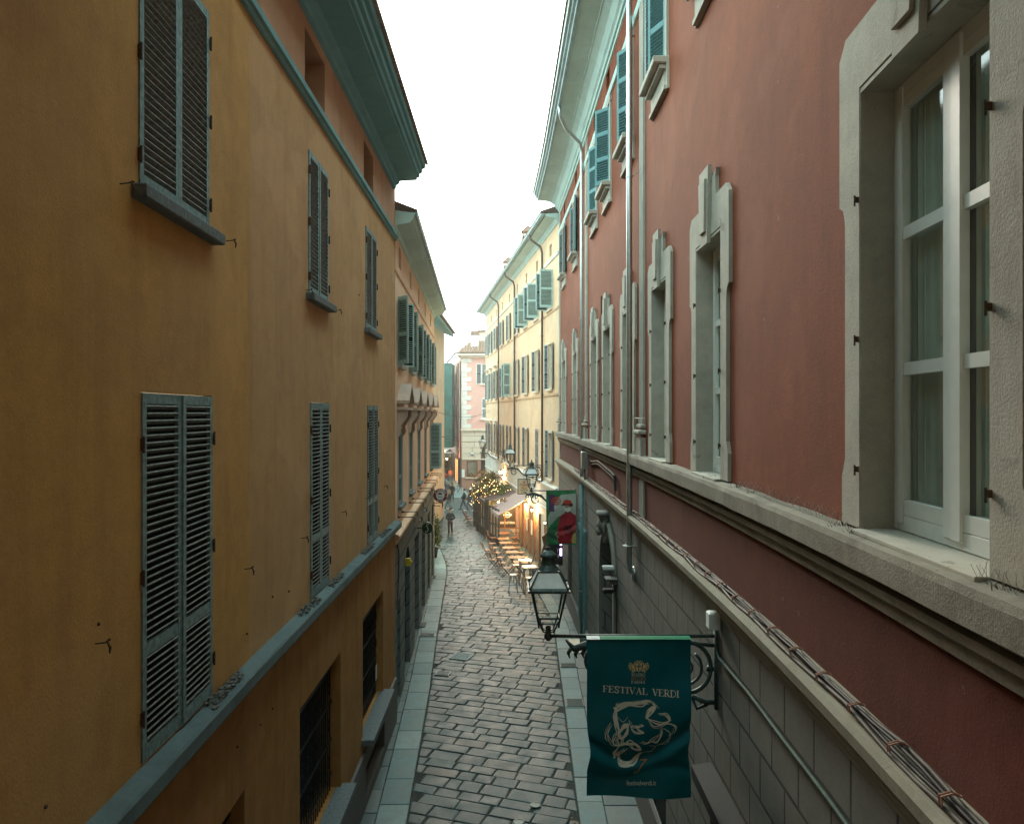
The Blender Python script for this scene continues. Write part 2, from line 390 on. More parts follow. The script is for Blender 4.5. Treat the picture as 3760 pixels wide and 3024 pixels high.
# ------------------------------------------------------------------ walls as plan curves
class Wall:
    def __init__(s, pts, side, smooth=False):
        P=[Vector((p[0],p[1])) for p in pts]
        if smooth:
            Q=[]
            for i in range(len(P)-1):
                p0=P[max(i-1,0)]; p1=P[i]; p2=P[i+1]; p3=P[min(i+2,len(P)-1)]
                for k in range(5):
                    t=k/5; Q.append(0.5*((2*p1)+(p2-p0)*t+(2*p0-5*p1+4*p2-p3)*t*t+(3*p1-p0-3*p2+p3)*t**3))
            Q.append(P[-1]); P=Q
        s.P=P; s.side=side; s.S=[0]
        for a,b in zip(P,P[1:]): s.S.append(s.S[-1]+(b-a).length)
        s.L=s.S[-1]; s.smooth=smooth
    def seg(s,d):
        for i in range(len(s.P)-1):
            if d<=s.S[i+1] or i==len(s.P)-2: return i
    def tn(s,d):
        i=s.seg(d); t=(s.P[i+1]-s.P[i]).normalized()
        if s.smooth:
            mid=(s.S[i]+s.S[i+1])/2; j = i+1 if d>mid else i-1
            if 0<=j<len(s.P)-1:
                w=abs(d-mid)/(s.S[i+1]-s.S[i]); t=(t*(1-w)+(s.P[j+1]-s.P[j]).normalized()*w).normalized()
        n = Vector((t.y,-t.x)) if s.side<0 else Vector((-t.y,t.x))
        return t,n
    def pt(s,d,n=0,z=0):
        i=s.seg(d); a=s.P[i]; b=s.P[i+1]; p=a+(b-a)*((d-s.S[i])/(s.S[i+1]-s.S[i]))
        nn=s.tn(d)[1]; return Vector((p.x+nn.x*n,p.y+nn.y*n,z))
    def rot(s,d):
        t,n=s.tn(d); x = t if s.side<0 else -t
        return math.atan2(x.y,x.x)
    def sY(s,Y):
        for i in range(len(s.P)-1):
            if s.P[i+1].y>=Y or i==len(s.P)-2:
                return s.S[i]+(Y-s.P[i].y)/(s.P[i+1].y-s.P[i].y)*(s.S[i+1]-s.S[i])
    def px(s,x,n=0):
        """distance along the wall seen at photo column x (n = offset toward the street)"""
        lo=hi=None; best=None; last=None
        for k in range(0,2001):
            d=s.L*k/2000; p=s.pt(d,n)
            if p.y<1: continue
            v=CX+F*p.x/p.y-x
            if last is not None and last[1]*v<=0: best=last[0]+(d-last[0])*abs(last[1])/(abs(last[1])+abs(v)+1e-9)
            last=(d,v)
        return best
    def z(s,d,y,n=0):
        p=s.pt(d,n); return H-(y-CY)*p.y/F
    def breaks(s,a,b,step=None):
        out=[a,b]+[v for v in s.S if a+1e-3<v<b-1e-3]
        return out

def facade(w, s0, s1, z0, z1, holes=(), mat=0, mb=None, n=0.0, zs=(), d0=0.25):
    mb = mb or MB()
    S=set(w.breaks(s0,s1)); Z={z0,z1}|set(zs)
    for h in holes:
        S|={h[0],h[1]}; Z|={h[2],h[3]}
    S=sorted(v for v in S if s0-1e-6<=v<=s1+1e-6); Z=sorted(v for v in Z if z0-1e-6<=v<=z1+1e-6)
    def inh(a,b,c,d):
        x=(a+b)/2; z=(c+d)/2
        return any(h[0]<x<h[1] and h[2]<z<h[3] for h in holes)
    for a,b in zip(S,S[1:]):
        if b-a<1e-5: continue
        for c,d in zip(Z,Z[1:]):
            if inh(a,b,c,d): continue
            p=[w.pt(a,n,c),w.pt(b,n,c),w.pt(b,n,d),w.pt(a,n,d)]; uv=[(a,c),(b,c),(b,d),(a,d)]
            if w.side>0: p.reverse(); uv.reverse()
            mb.quad(p,mat,uv)
    for h in holes:
        a,b,c,d=h[:4]; dp=h[4] if len(h)>4 else d0
        c=max(c,z0); d=min(d,z1); a=max(a,s0); b=min(b,s1)
        for (p1,p2) in (((a,c),(a,d)),((b,d),(b,c)),((a,d),(b,d)),((b,c),(a,c))):
            mb.quad([w.pt(p1[0],n,p1[1]),w.pt(p2[0],n,p2[1]),w.pt(p2[0],n-dp,p2[1]),w.pt(p1[0],n-dp,p1[1])],mat,
                    [(p1[0],p1[1]),(p2[0],p2[1]),(p2[0]+dp,p2[1]+dp),(p1[0]+dp,p1[1]+dp)])
    return mb

def sweep(w, s0, s1, prof, mb=None, mat=0, step=1.2, jitter=0.0, closed=True):
    mb = mb or MB()
    S=set(w.breaks(s0,s1)); k=s0
    while k<s1: S.add(k); k+=step
    S=sorted(v for v in S if s0<=v<=s1); S=[v for i,v in enumerate(S) if i==0 or v-S[i-1]>1e-3]
    rings=[]
    for d in S:
        b=len(mb.v); rings.append(b)
        for j,(n,z) in enumerate(prof):
            jz = jitter*(noise.noise(Vector((d*2.1,j*3.7,z)))) if jitter else 0
            mb.v.append(tuple(w.pt(d,n+jz,z+jz)))
    m=len(prof)
    for a,b in zip(rings,rings[1:]):
        for i in range(m if closed else m-1):
            j=(i+1)%m; mb.f.append((a+i,a+j,b+j,b+i)); mb.m.append(mat)
    if closed:
        mb.f.append(tuple(rings[0]+i for i in range(m))); mb.m.append(mat)
        mb.f.append(tuple(rings[-1]+i for i in range(m))[::-1]); mb.m.append(mat)
    return mb

# ------------------------------------------------------------------ shutters and windows
SLAT={'grey_shutter_paint':simple('grey_slat_paint',(0.215,0.225,0.205),0.7,var=0.35,scale=22,bump=0.2)}
LEAFC={}; rndc=random.Random(21)
def leaf(w,h,mat,rails=(0.5,),pitch=0.06,mir=False,fr=0.065,th=0.04):
    key=(round(w,3),round(h,3),mat.name,rails,pitch,mir)
    if key in LEAFC: return LEAFC[key]
    mb=MB(); x0,x1=0.004,w-0.004
    for xa in (x0,x1-fr): mb.box((xa+fr/2,0,h/2),(fr,th,h))
    zs=[0.0]+[r*h for r in rails]+[h]
    rh=fr*1.3; edges=[]
    for i,zc in enumerate(zs):
        if i==0: a,b=0,rh*1.4
        elif i==len(zs)-1: a,b=h-rh,h
        else: a,b=zc-rh*0.6,zc+rh*0.6
        edges.append((a,b)); mb.box(((x0+x1)/2,0,(a+b)/2),(x1-x0-2*fr,th*0.9,b-a))
    R=Matrix.Rotation(math.radians(-33),3,'X')
    for (a0,b0),(a1,b1) in zip(edges,edges[1:]):
        n=max(1,int((a1-b0)/pitch)); p=(a1-b0)/n
        for k in range(n):
            mb.box(((x0+x1)/2,0.003,b0+p*(k+0.5)),(x1-x0-2*fr,min(p*0.98,0.056),0.013),R,mat=2)
    mb.box(((x0+x1)/2,th*0.45,h/2),(x1-x0-2*fr,0.004,h-0.1),mat=1)
    if mir:
        mb.v=[(-v[0],v[1],v[2]) for v in mb.v]; mb.f=[f[::-1] for f in mb.f]
    me=mb.mesh('shutter',[mat,DARK,SLAT.get(mat.name,mat)]); LEAFC[key]=me; return me
SILLC={}
def win(b, w, s, z0, width, height, mat, al=0, ar=0, rails=(0.5,), sill=True, sillm=None, sillp=0.14, n=0.0, pitch=0.06,
        frame=PVC, glass=DKGLASS, depth=0.14, hinges=False, sur=None, label=None, bars=(0.5,)):
    """shuttered window: frame with its pane set back in the opening, two louvred leaves, a sill"""
    loc=w.pt(s,n,z0); rz=w.rot(s)
    key=('f',round(width,2),round(height,2),frame.name,glass.name,depth,bars)
    if key not in SILLC:
        mb=MB(); f=0.06; y=depth
        for x in (-width/2+f/2,width/2-f/2): mb.box((x,y,height/2),(f,0.05,height))
        mb.box((0,y,height/2),(0.09,0.045,height-2*f))
        for zz in (f/2,height-f/2): mb.box((0,y,zz),(width-2*f,0.05,f))
        for r in bars:
            for sx in (-1,1): mb.box((sx*(width/4-0.01),y,height*r),(width/2-f-0.05,0.04,0.04))
        SILLC[key]=mb.mesh('window',[frame])
        mg=MB(); mg.quad([(-width/2,y+0.012,0),(width/2,y+0.012,0),(width/2,y+0.012,height),(-width/2,y+0.012,height)])
        SILLC[key+('p',)]=mg.mesh('pane',[glass])
    o=link('window',SILLC[key],b,loc,rz)
    if label: o['label']=label
    child('pane',SILLC[key+('p',)],None,o)
    if mat is not None:
        if al is not None:
            child('shutter',leaf(width/2,height,mat,rails,pitch),None,o,(-width/2,-0.012,0),-math.radians(al))
        if ar is not None:
            child('shutter',leaf(width/2,height,mat,rails,pitch,True),None,o,(width/2,-0.012,0),math.radians(ar))
    if sill:
        k2=('s',round(width,2),sillp,(sillm or SILL).name)
        if k2 not in SILLC:
            mb=MB(); mb.bbox((0,-sillp/2+0.03,-0.055),(width+0.24,sillp+0.06,0.11),0.012); SILLC[k2]=mb.mesh('sill',[sillm or SILL])
        child('sill',SILLC[k2],None,o)
    if sur: child('surround',sur,None,o)
    if hinges:
        if 'hinge' not in SILLC:
            mb=MB(); mb.box((0,-0.022,0),(0.022,0.02,0.10)); mb.tube([(0,-0.035,-0.065),(0,-0.035,0.065)],0.010,6); SILLC['hinge']=mb.mesh('hinge',[RUST])
        for sx in (-1,1):
            for r in (0.12,0.5,0.86): child('hinge',SILLC['hinge'],None,o,(sx*(width/2+0.005),-0.01,height*r))
    return o

hk=MB()
hk.tube([(0,0,0),(0,-0.10,0.01),(0.0,-0.13,0.03)],0.008,6); hk.tube([(0,-0.10,0.01),(0.03,-0.13,0.035),(0.05,-0.13,0.03)],[0.008,0.014,0.006],6)
hk.tube([(0,-0.12,0.02),(0.0,-0.15,-0.04),(0.01,-0.14,-0.10)],[0.01,0.014,0.008],6)
hk.v=[(a*0.68,b*0.68,c*0.68) for a,b,c in hk.v]
HOOK=hk.mesh('shutter_hook',[RUST])
def hook(b,w,s,z,n=0): return link('shutter_hook',HOOK,b,w.pt(s,n,z),w.rot(s))

# ================================================================== SETTING: ground
g=MB(); g.quad([(-400,-200,-0.06),(400,-200,-0.06),(400,700,-0.06),(-400,700,-0.06)])
struct(g.build('ground',[DIRT]))
g=MB(); g.quad([(-16,1,-0.016),(4,1,-0.016),(4,113,-0.016),(-16,113,-0.016)]); struct(g.build('street_bed',[DIRT]))

def interp(tab,Y):
    if Y<=tab[0][0]: return tab[0][1]
    for (a,va),(b,vb) in zip(tab,tab[1:]):
        if Y<=b: return va+(vb-va)*(Y-a)/(b-a)
    return tab[-1][1]
LT=[(0,-1.45),(8,-1.8),(14.4,-2.06),(21.5,-2.39),(26.5,-2.7),(37.3,-3.28),(40,-3.62),(43.9,-4.3),(44.8,-6),(46,-9),(60,-12),(112,-16)]
RT=[(0,1.2),(14.5,1.33),(19.5,1.43),(24.3,1.52),(27.8,1.60),(31,1.36),(33.3,1.12),(36,1.3),(38,1.7),(39,1.65),(68,-2.3),(68.5,3),(78.8,3),(79.2,-5.2),(112,-10.2)]
def paving():
    mb=MB(); v=2.0
    kk=lambda t: 0.34 if t<22 else max(0.05,0.34-(t-22)*0.0125)
    while v<112:
        far = v>52
        rh = random.choice([0.36,0.42,0.46,0.40])*(1.0 if not far else 1.25)
        k0,k1=kk(v),kk(v+rh); ph0=random.uniform(0,6)
        u=-14 if v>44 else -4.5; u+=random.uniform(0,0.6)
        while u<4.0:
            L=random.uniform(0.46,0.88)*(1.0 if not far else 1.3)
            if random.random()<0.12: L*=0.6
            x0,x1=u,u+L; u+=L; g=0.007; sh_=k0*rh*0.85
            q=[]
            for x,top in ((x0+g,0),(x1-g,0),(x1-g,1),(x0+g,1)):
                xx=x+(sh_/2 if top else -sh_/2)+random.uniform(-0.02,0.02)
                yy0=v-k0*xx
                xx=min(max(xx,interp(LT,yy0)+0.012),interp(RT,yy0)-0.012)
                y=(v+rh-g-k1*xx) if top else (v+g-k0*xx)
                q.append([xx,y+random.uniform(-0.010,0.010)])
            cy=sum(p[1] for p in q)/4
            if cy<1.5: continue
            if (q[1][0]-q[0][0])<0.10 or (q[2][0]-q[3][0])<0.10: continue
            c=Vector((sum(p[0] for p in q)/4,cy,0)); dz=random.uniform(-0.010,0.006); tx=random.uniform(-0.014,0.014); ty=random.uniform(-0.014,0.014)
            tone=min(1,max(0,random.gauss(0.45,0.2)))
            if random.random()<0.05: tone=1.0
            rings=[]
            cut=[random.uniform(0.012,0.035) for _ in range(4)]
            for inset,z in ((0.0,-0.035),(0.005,-0.014),(0.014,-0.004),(0.034,0.0)):
                r=[]
                for i,p in enumerate(q):      # each corner is clipped so that stones read as worn and rounded
                    for nb in (q[i-1],q[(i+1)%4]):
                        e=Vector((p[0],p[1],0)); d2=Vector((nb[0],nb[1],0))-e; e=e+d2.normalized()*cut[i]
                        d=e-c; e=c+d*(1-inset*1.5/max(d.length,0.1))
                        r.append((e.x,e.y,z+dz+(tx*(e.x-c.x)+ty*(e.y-c.y) if z>-0.04 else 0)))
                rings.append(r)
            mb.quad(rings[3],0,tone=tone)
            for a,b in zip(rings,rings[1:]):
                for i in range(8):
                    j=(i+1)%8; mb.quad([a[i],a[j],b[j],b[i]],0,tone=tone*0.95)
        v+=rh
    return mb
struct(paving().build('cobbled_street',[COB],smooth=False))

def strip(tab0, tab1, Y0, Y1, ln, z, th=0.10, gap=0.008, tone0=0.5):
    mb=MB(); y=Y0
    while y<Y1:
        L=ln*random.uniform(0.75,1.25); y2=min(y+L,Y1)
        q=[(tab0(y+gap),y+gap),(tab1(y+gap),y+gap),(tab1(y2-gap),y2-gap),(tab0(y2-gap),y2-gap)]
        t=min(1,max(0,random.gauss(tone0,0.25))); dz=random.uniform(-0.006,0.006)
        b=0.012; cx=sum(p[0] for p in q)/4; cy=sum(p[1] for p in q)/4
        def ins(p,d): return (p[0]+(d if p[0]<cx else -d), p[1]+(d if p[1]<cy else -d))
        r0=[(*p,z-th) for p in q]; r1=[(*p,z+dz-b) for p in q]; r2=[(*ins(p,b),z+dz) for p in q]
        for a,c in ((r0,r1),(r1,r2)):
            for i in range(4):
                j=(i+1)%4; mb.quad([a[i],a[j],c[j],c[i]],0,tone=t)
        mb.quad(r2,0,tone=t); y=y2
    return mb
WL1=Wall([(-2.74,-6),(-2.84,3.5),(-2.95,8.3),(-3.03,19.2)],-1)
WL2=Wall([(-3.08,19.2),(-3.92,37.2)],-1)
WR1=Wall([(2.0,-6),(2.27,0),(2.42,3.3),(2.54,5.5),(2.62,8),(2.655,11),(2.65,15),(2.59,19.5),(2.52,24),(2.42,29),(2.22,34.6)],1,True)
WR2=Wall([(2.19,34.66),(-2.4,68)],1)
def wxL(Y):
    if Y<19.2: return WL1.pt(WL1.sY(Y)).x-0.05
    return WL2.pt(WL2.sY(min(Y,37))).x-0.05
def wxR(Y): return WR1.pt(WR1.sY(min(Y,34.5))).x+0.05
kl=lambda y: interp(LT,y); kli=lambda y: interp(LT,y)-0.60; kr=lambda y: interp(RT,y); kri=lambda y: interp(RT,y)+0.52
struct(strip(kli,kl,1,43.5,1.25,0.045,tone0=0.5).build('kerb_left',[KERB]))
struct(strip(lambda y:min(wxL(y),kli(y)-0.05),lambda y:kli(y)-0.01,1,43.5,0.9,0.038,tone0=0.4).build('pavement_left',[SLAB]))
struct(strip(kr,kri,1,34.5,1.15,0.045,tone0=0.3).build('kerb_right',[KERB]))
struct(strip(lambda y:kri(y)+0.01,lambda y:max(wxR(y),kri(y)+0.1),1,34.5,1.0,0.038,tone0=0.5).build('pavement_right',[SLAB]))
# pavement along the pink corner house
struct(strip(lambda y:-5.3-0.152*(y-79)-1.5+0.03*(y-70),lambda y:-5.3-0.152*(y-79)+0.1,70,112,2.0,0.05,tone0=0.8).build('pavement_far',[KERB]))

# ================================================================== OCHRE HOUSE (left, near)
oh=thing('ochre_house','ochre plastered house with closed grey louvred shutters and dark green eaves, nearest on the left','building',(-3,8,0))
W=WL1; sE=W.L
zl0,zl1=5.02,5.24
lower=[(W.px(518),W.px(777)),(W.px(1140),W.px(1208)),(W.px(1349),W.px(1387))]
upper=[(W.px(508),W.px(765)),(W.px(1133),W.px(1204)),(W.px(1343),W.px(1382))]
grille=[(W.px(640),W.px(898)),(W.px(1101),W.px(1251)),(W.px(1332),W.px(1407))]
attic=[(W.px(1122),W.px(1195)),(W.px(1338),W.px(1372)),(W.px(480),W.px(760))]
# three more bays of the same windows behind the camera
ex=[(lower[0][0]-3.9,lower[0][0]-2.7)]
holes=[]
for a,b in lower+ex: holes.append((a,b,zl1+0.02,8.17,0.09))
for a,b in upper+ex: holes.append((a,b,9.74,11.86,0.09))
seam=W.px(915)
facade(W,0,seam,zl0,12.5,[h for h in holes if h[1]<seam]).build('wall',[OCHRE],oh)
facade(W,seam,sE,zl0,12.5,[h for h in holes if h[0]>seam],n=-0.006).build('far_wall',[OCHRE_FAR],oh)
facade(W,0,sE,12.66,14.0,[(a,b,12.72,13.55,0.4) for a,b in attic],n=-0.01).build('attic_wall',[OCHRE_UP],oh)
facade(W,0,sE,1.15,zl0,[(a,b,1.50,3.86,0.30) for a,b in grille]).build('lower_wall',[OCHRE_SHADE],oh)
facade(W,0,sE,0.0,1.15,[(a+0.1,b-0.1,0.25,0.85,0.2) for a,b in grille],n=0.05).build('granite_base',[GRAN],oh)
m=MB(); sweep(W,0,sE,[(0,1.13),(0.05,1.15),(0.05,1.17),(0,1.19)],m); m.build('base_capping',[GRAN],oh)
for a,b in grille: 
    m=MB(); facade(W,a+0.05,b-0.05,0.2,0.9,n=-0.15,mb=m); m.build('cellar_opening',[DARK],oh)
# string ledge, cornice string, eaves
m=sweep(W,0,sE+0.02,[(-0.02,zl0-0.10),(0.03,zl0-0.08),(0.06,zl0),(0.15,zl0+0.02),(0.17,zl0+0.05),(0.17,zl1-0.05),(0.15,zl1-0.03),(0.0,zl1),(-0.02,zl1)],jitter=0.006,step=0.4)
m.build('ledge',[LEDGE_L],oh)
m=sweep(W,0,sE,[(0,12.46),(0.04,12.47),(0.05,12.52),(0.09,12.53),(0.10,12.60),(0.06,12.62),(0.05,12.68),(-0.02,12.70)])
m.build('cornice_string',[EAVE],oh)
m=sweep(W,0,sE-0.25,[(-0.02,13.72),(0.06,13.74),(0.07,13.82),(0.14,13.86),(0.16,13.93),(0.60,13.96),(0.60,14.02),(0.66,14.03),(0.67,14.12),(0.73,14.14),(0.74,14.24),(0.80,14.25),(0.82,14.34),(-0.3,14.45),(-0.3,13.72)])
m.build('eaves',[EAVE],oh)
m=sweep(W,0,sE-0.2,[(0.88,14.36),(0.88,14.40),(-5,16.6),(-5,16.5)]); m.build('roof',[TILE],oh)
# gable toward the far neighbour (closes the house)
m=MB(); p=W.pt(sE); m.quad([(p.x,p.y,0),(p.x-9,p.y,0),(p.x-9,p.y,14.3),(p.x,p.y,14.3)]); m.build('side_wall',[OCHRE_UP],oh)
for a,b in lower+ex:
    o=win(oh,W,(a+b)/2,zl1+0.03,b-a,8.16-zl1-0.03,SHUT,rndc.uniform(0,1.2),rndc.uniform(0.2,1.6),rails=(0.30,),pitch=0.058,sill=False,n=-0.02,hinges=True,depth=0.05)
for a,b in upper+ex:
    win(oh,W,(a+b)/2,9.75,b-a,2.10,SHUT,rndc.uniform(0,1.5),rndc.uniform(0,1.5),rails=(),pitch=0.060,n=-0.02,hinges=True,depth=0.05)
for a,b in attic:
    m=MB(); facade(W,a-0.02,b+0.02,12.7,13.6,n=-0.35,mb=m); m.build('attic_opening',[DARK],oh)
# iron grilles and sills of the street-level windows
for a,b in grille:
    wd=b-a; ht=2.36
    m=MB(); z0=0.0
    nb=int(wd/0.13)
    for k in range(1,nb):
        x=-wd/2+wd*k/nb; m.tube([(x,0,0),(x,0,ht)],0.011,5)
    for z in (0.25,0.85,1.5,2.1): m.box((0,0,z),(wd,0.014,0.045))
    for k in range(0,nb-1,2):
        x=-wd/2+wd*(k+1)/nb
        for zc in (0.55,1.18,1.8):
            m.tube([(x+0.055*math.cos(t),-0.012,zc+0.10*math.sin(t)) for t in [i*PI/5 for i in range(11)]],0.008,4)
    o=link('grille_window',m.mesh('grille_window',[IRON]),oh,W.pt((a+b)/2,-0.16,1.50),W.rot((a+b)/2))
    m=MB(); m.quad([(-wd/2,0.1,0),(wd/2,0.1,0),(wd/2,0.1,ht),(-wd/2,0.1,ht)]); child('pane',m,[DKGLASS],o)
    m=MB(); m.bbox((0,-0.24,-0.06),(wd+0.30,0.34,0.13),0.012); child('sill',m,[SILL],o)
m=MB(); m.quad([(-0.1,-0.02,0),(0.1,-0.02,0),(0.1,-0.02,0.34),(-0.1,-0.02,0.34)]); a,b=grille[2]
link('notice',m.mesh('notice',[SHUT_W]),oh,W.pt(b-0.35,-0.12,1.9),W.rot(b))
for x,y,n_ in ((350,2362,0),(898,2088,0),(1106,1975,0),(1252,1880,0),(1340,1830,0),(1408,1785,0),(440,675,0.02),(830,885,0.02),(1122,1065,0),(1232,1140,0)):
    d=W.px(x); hook(oh,W,d,W.z(d,y))
# faint stain line and small plugs
for x,y in ((1000,2190),(1060,2170),(905,2325),(1000,2600),(955,2660),(870,2740),(165,2960),(360,2290),(1318,1083)):
    d=W.px(x); z=W.z(d,y); p=W.pt(d,0.004,z); m=MB(); m.sphere(p,0.014,6,4); m.build('wall_plug',[RUST],oh)
# flaked plaster along the far corner of the house
CHIP=simple('bare_plaster',(0.50,0.44,0.32),0.95,var=0.3,scale=12,bump=0.4)
for k in range(16):
    d=sE-0.22-abs(rndc.gauss(0,0.12)); z=rndc.uniform(5.6,12.2); r_=rndc.uniform(0.04,0.12); n_=9
    pts=[W.pt(min(d+r_*0.55*rndc.uniform(.5,1.2)*math.cos(2*PI*i/n_),sE-0.01),0.004,z+r_*1.7*rndc.uniform(.5,1.2)*math.sin(2*PI*i/n_)) for i in range(n_)]
    m=MB(); m.quad(pts); m.build('plaster_chip',[CHIP],oh)

def tuft(pts, n, h, mat, name, parent, spread=0.12):
    m=MB()
    for p in pts:
        for k in range(n):
            a=random.uniform(0,2*PI); r=random.uniform(0,spread); q=Vector((p.x+r*math.cos(a),p.y+r*math.sin(a),p.z))
            t=q+Vector((random.uniform(-.5,.5)*h,random.uniform(-.5,.5)*h,random.uniform(.4,1)*h)); w_=0.004
            m.quad([q+Vector((w_,0,0)),q-Vector((w_,0,0)),t])
    return m.build(name,[mat],parent)
# clumps of dirt and dead stalks lying on the ledge
for (x0,x1,lab) in ((770,890,'clump of dead stalks and dirt on the ledge right of the nearest tall shutters'),(1105,1170,'clump of dead stalks and dirt on the ledge left of the second tall shutters'),
                (1215,1262,'dark clump of dirt on the ledge right of the second tall shutters'),(1335,1370,'dark clump of dirt on the ledge below the farthest tall shutters'),(1400,1440,'clump of dead stalks at the far end of the ledge')):
    a,b=W.px(x0,0.08),W.px(x1,0.08) if x1<1400 else (W.px(1430,0.08))
    m=MB()
    for k in range(60):
        d=random.uniform(a,b); q=W.pt(d,random.uniform(0.02,0.13),zl1-0.02+random.uniform(0,0.05)); m.sphere(q,random.uniform(0.008,0.03),5,3,sc=(1,1.4,.6))
    for k in range(200):
        d=random.uniform(a,b); q=W.pt(d,random.uniform(0.0,0.13),zl1-0.02); t=q+Vector((random.uniform(-.08,.08),random.uniform(-.1,.1),random.uniform(.03,.13)))
        m.quad([q+Vector((0,0.004,0)),q-Vector((0,0.004,0)),t],1)
    o=m.build('dead_plant_clump',[GRAN,DRYGRASS]); tag(o,lab,'debris','clumps of dead stalks on the left ledge')

# ================================================================== SALMON HOUSE (left, second)
sh=thing('salmon_house','salmon pink house with stone pediments over its windows, second on the left','building',(-3.5,28,0))
W=WL2; L=W.L
pc=[W.sY(y) for y in (20.9,24.2,27.6,31.0,34.6)]
gd=[(W.sY(19.9),W.sY(20.7),0.1,2.9),(W.sY(22.0),W.sY(23.6),0.1,3.9),(W.sY(25.4),W.sY(27.2),0.1,3.7),(W.sY(28.6),W.sY(30.4),0.1,3.7),(W.sY(32),W.sY(33.6),0.1,3.6),(W.sY(34.8),W.sY(36.2),0.1,3.6)]
facade(W,0,L,4.62,13.0,[(d-0.5,d+0.5,5.45,7.55,0.16) for d in pc]+[(d-0.5,d+0.5,9.35,11.2,0.16) for d in pc]+[(d-0.32,d+0.32,12.05,12.65,0.25) for d in pc]).build('wall',[SALMON],sh)
facade(W,0,L,0,4.62,[(*g_,0.35) for g_ in gd],n=0.03).build('rusticated_base',[ASH_L],sh)
for k,g_ in enumerate(gd):
    m=MB(); facade(W,g_[0]-.05,g_[1]+.05,0,g_[3],n=-0.3,mb=m)
    m.build('shop_door',[[SHUT_G,DARK,WOOD_D,DKGLASS,DARK,DKGLASS][k]],sh)
    if k in (1,3):   # arched heads filled in above the doors
        mid=(g_[0]+g_[1])/2; r=(g_[1]-g_[0])/2; m=MB()
        for sg in (-1,1):
            for i in range(8):
                t0,t1=i*PI/16,(i+1)*PI/16
                f=lambda t:(mid+sg*r*math.cos(t),g_[3]-0.9+0.9*math.sin(t))
                (s0_,z0_),(s1_,z1_)=f(t0),f(t1)
                m.quad([W.pt(s0_,0.034,z0_),W.pt(s1_,0.034,z1_),W.pt(s1_,0.034,g_[3]+0.01),W.pt(s0_,0.034,g_[3]+0.01)],0,[(s0_,z0_),(s1_,z1_),(s1_,g_[3]),(s0_,g_[3])])
        m.build('arch_spandrel',[ASH_L],sh)
sweep(W,0,L,[(0,4.58),(0.10,4.60),(0.12,4.70),(0.16,4.72),(0.17,4.80),(0.13,4.84),(0,4.88)]).build('ledge',[SALMON],sh)
sweep(W,0,L,[(0,11.75),(0.04,11.76),(0.06,11.86),(0,11.90)]).build('cornice_string',[SALMON],sh)
sweep(W,0.0,L,[(-0.02,12.75),(0.05,12.78),(0.08,12.88),(0.45,12.95),(0.46,13.0),(0.50,13.01),(0.54,13.12),(0.56,13.2),(-0.3,13.3),(-0.3,12.75)]).build('eaves',[EAVE_LT],sh)
sweep(W,0,L,[(0.56,13.12),(0.62,13.14),(0.62,13.22),(0.56,13.24)]).build('gutter',[GUTTER],sh)
sweep(W,0,L,[(0.62,13.25),(0.62,13.29),(-5,15.4),(-5,15.3)]).build('roof',[TILE],sh)
m=MB(); p=W.pt(L); m.quad([(p.x,p.y,0),(p.x-9,p.y+2,0),(p.x-9,p.y+2,13.1),(p.x,p.y,13.1)]); m.build('side_wall',[SALMON],sh)
ped=MB()
ped.prism([(-0.78,0.62),(0.78,0.62),(0.78,0.70),(0,1.12),(-0.78,0.70)],-0.08,0.0)
ped.prism([(-0.84,0.54),(0.84,0.54),(0.84,0.62),(-0.84,0.62)],-0.34,0.0)
ped.prism([(-0.84,0.72),(0,1.18),(0.84,0.72),(0.84,0.80),(0,1.28),(-0.84,0.80)],-0.38,0.0)
for sx in (-1,1):
    pts=[(-0.02,0.54),(-0.30,0.54),(-0.32,0.38),(-0.20,0.20),(-0.12,0.08),(-0.14,-0.10),(-0.06,-0.22),(-0.02,-0.25)]
    b=len(ped.v)
    for x in (sx*0.62,sx*0.78): 
        for y,z in pts: ped.v.append((x,y,z))
    n=len(pts)
    ped.f.append(tuple(range(b,b+n))); ped.f.append(tuple(range(b+n,b+2*n))[::-1]); ped.m+=[0,0]
    for i in range(n):
        j=(i+1)%n; ped.f.append((b+i,b+j,b+n+j,b+n+i)); ped.m.append(0)
    ped.box((sx*0.58,-0.03,-1.1),(0.14,0.06,2.1))
PED=ped.mesh('pediment',[STONE])
PED.materials[0]=plaster('rosy_stone',(0.55,0.42,0.34),(0.5,0.4,0.34),(0.34,0.27,0.23))
iron=MB(); iron.tube([(0,0.05,0),(0,-0.42,0.0),(0,-0.46,-0.02),(0,-0.46,-0.14)],0.014,6); iron.tube([(0,0.02,0.0),(0,-0.05,0)],0.03,6)
BAR=iron.mesh('awning_bracket',[IRON])
for i,d in enumerate(pc):
    last=i==4
    o=win(sh,W,d,5.45,1.0,2.1,SHUT_T if not last else SHUT_G,4 if not last else 88,4 if not last else 100,rails=(0.38,),n=-0.02,sillm=SILL,label='window with green shutters folded out' if last else None)
    child('pediment',PED,None,o,(0,0.02,2.1))
    win(sh,W,d,9.35,1.0,1.85,SHUT_G,random.choice([118,140,150]),random.choice([140,155,165]),rails=(0.45,),n=-0.02,sillm=STONE)
    m=MB(); facade(W,d-0.3,d+0.3,12.08,12.62,n=-0.15,mb=m); m.build('attic_window',[DKGLASS],sh)
    for dx in (-0.55,0.55): link('awning_bracket',BAR,sh,W.pt(d+dx,0,5.15),W.rot(d))
m=MB(); m.tube([W.pt(0.35,0.06,4.6),W.pt(0.45,0.10,4.3),W.pt(0.5,0.08,3.5),W.pt(0.3,0.08,3.1),W.pt(0.1,0.08,2.9)],0.02,6); m.build('cable',[CABLE],sh)
m=MB(); m.box((0,0,0),(0.16,0.14,0.22)); m.sphere((0,-0.08,0),0.06,8,5); 
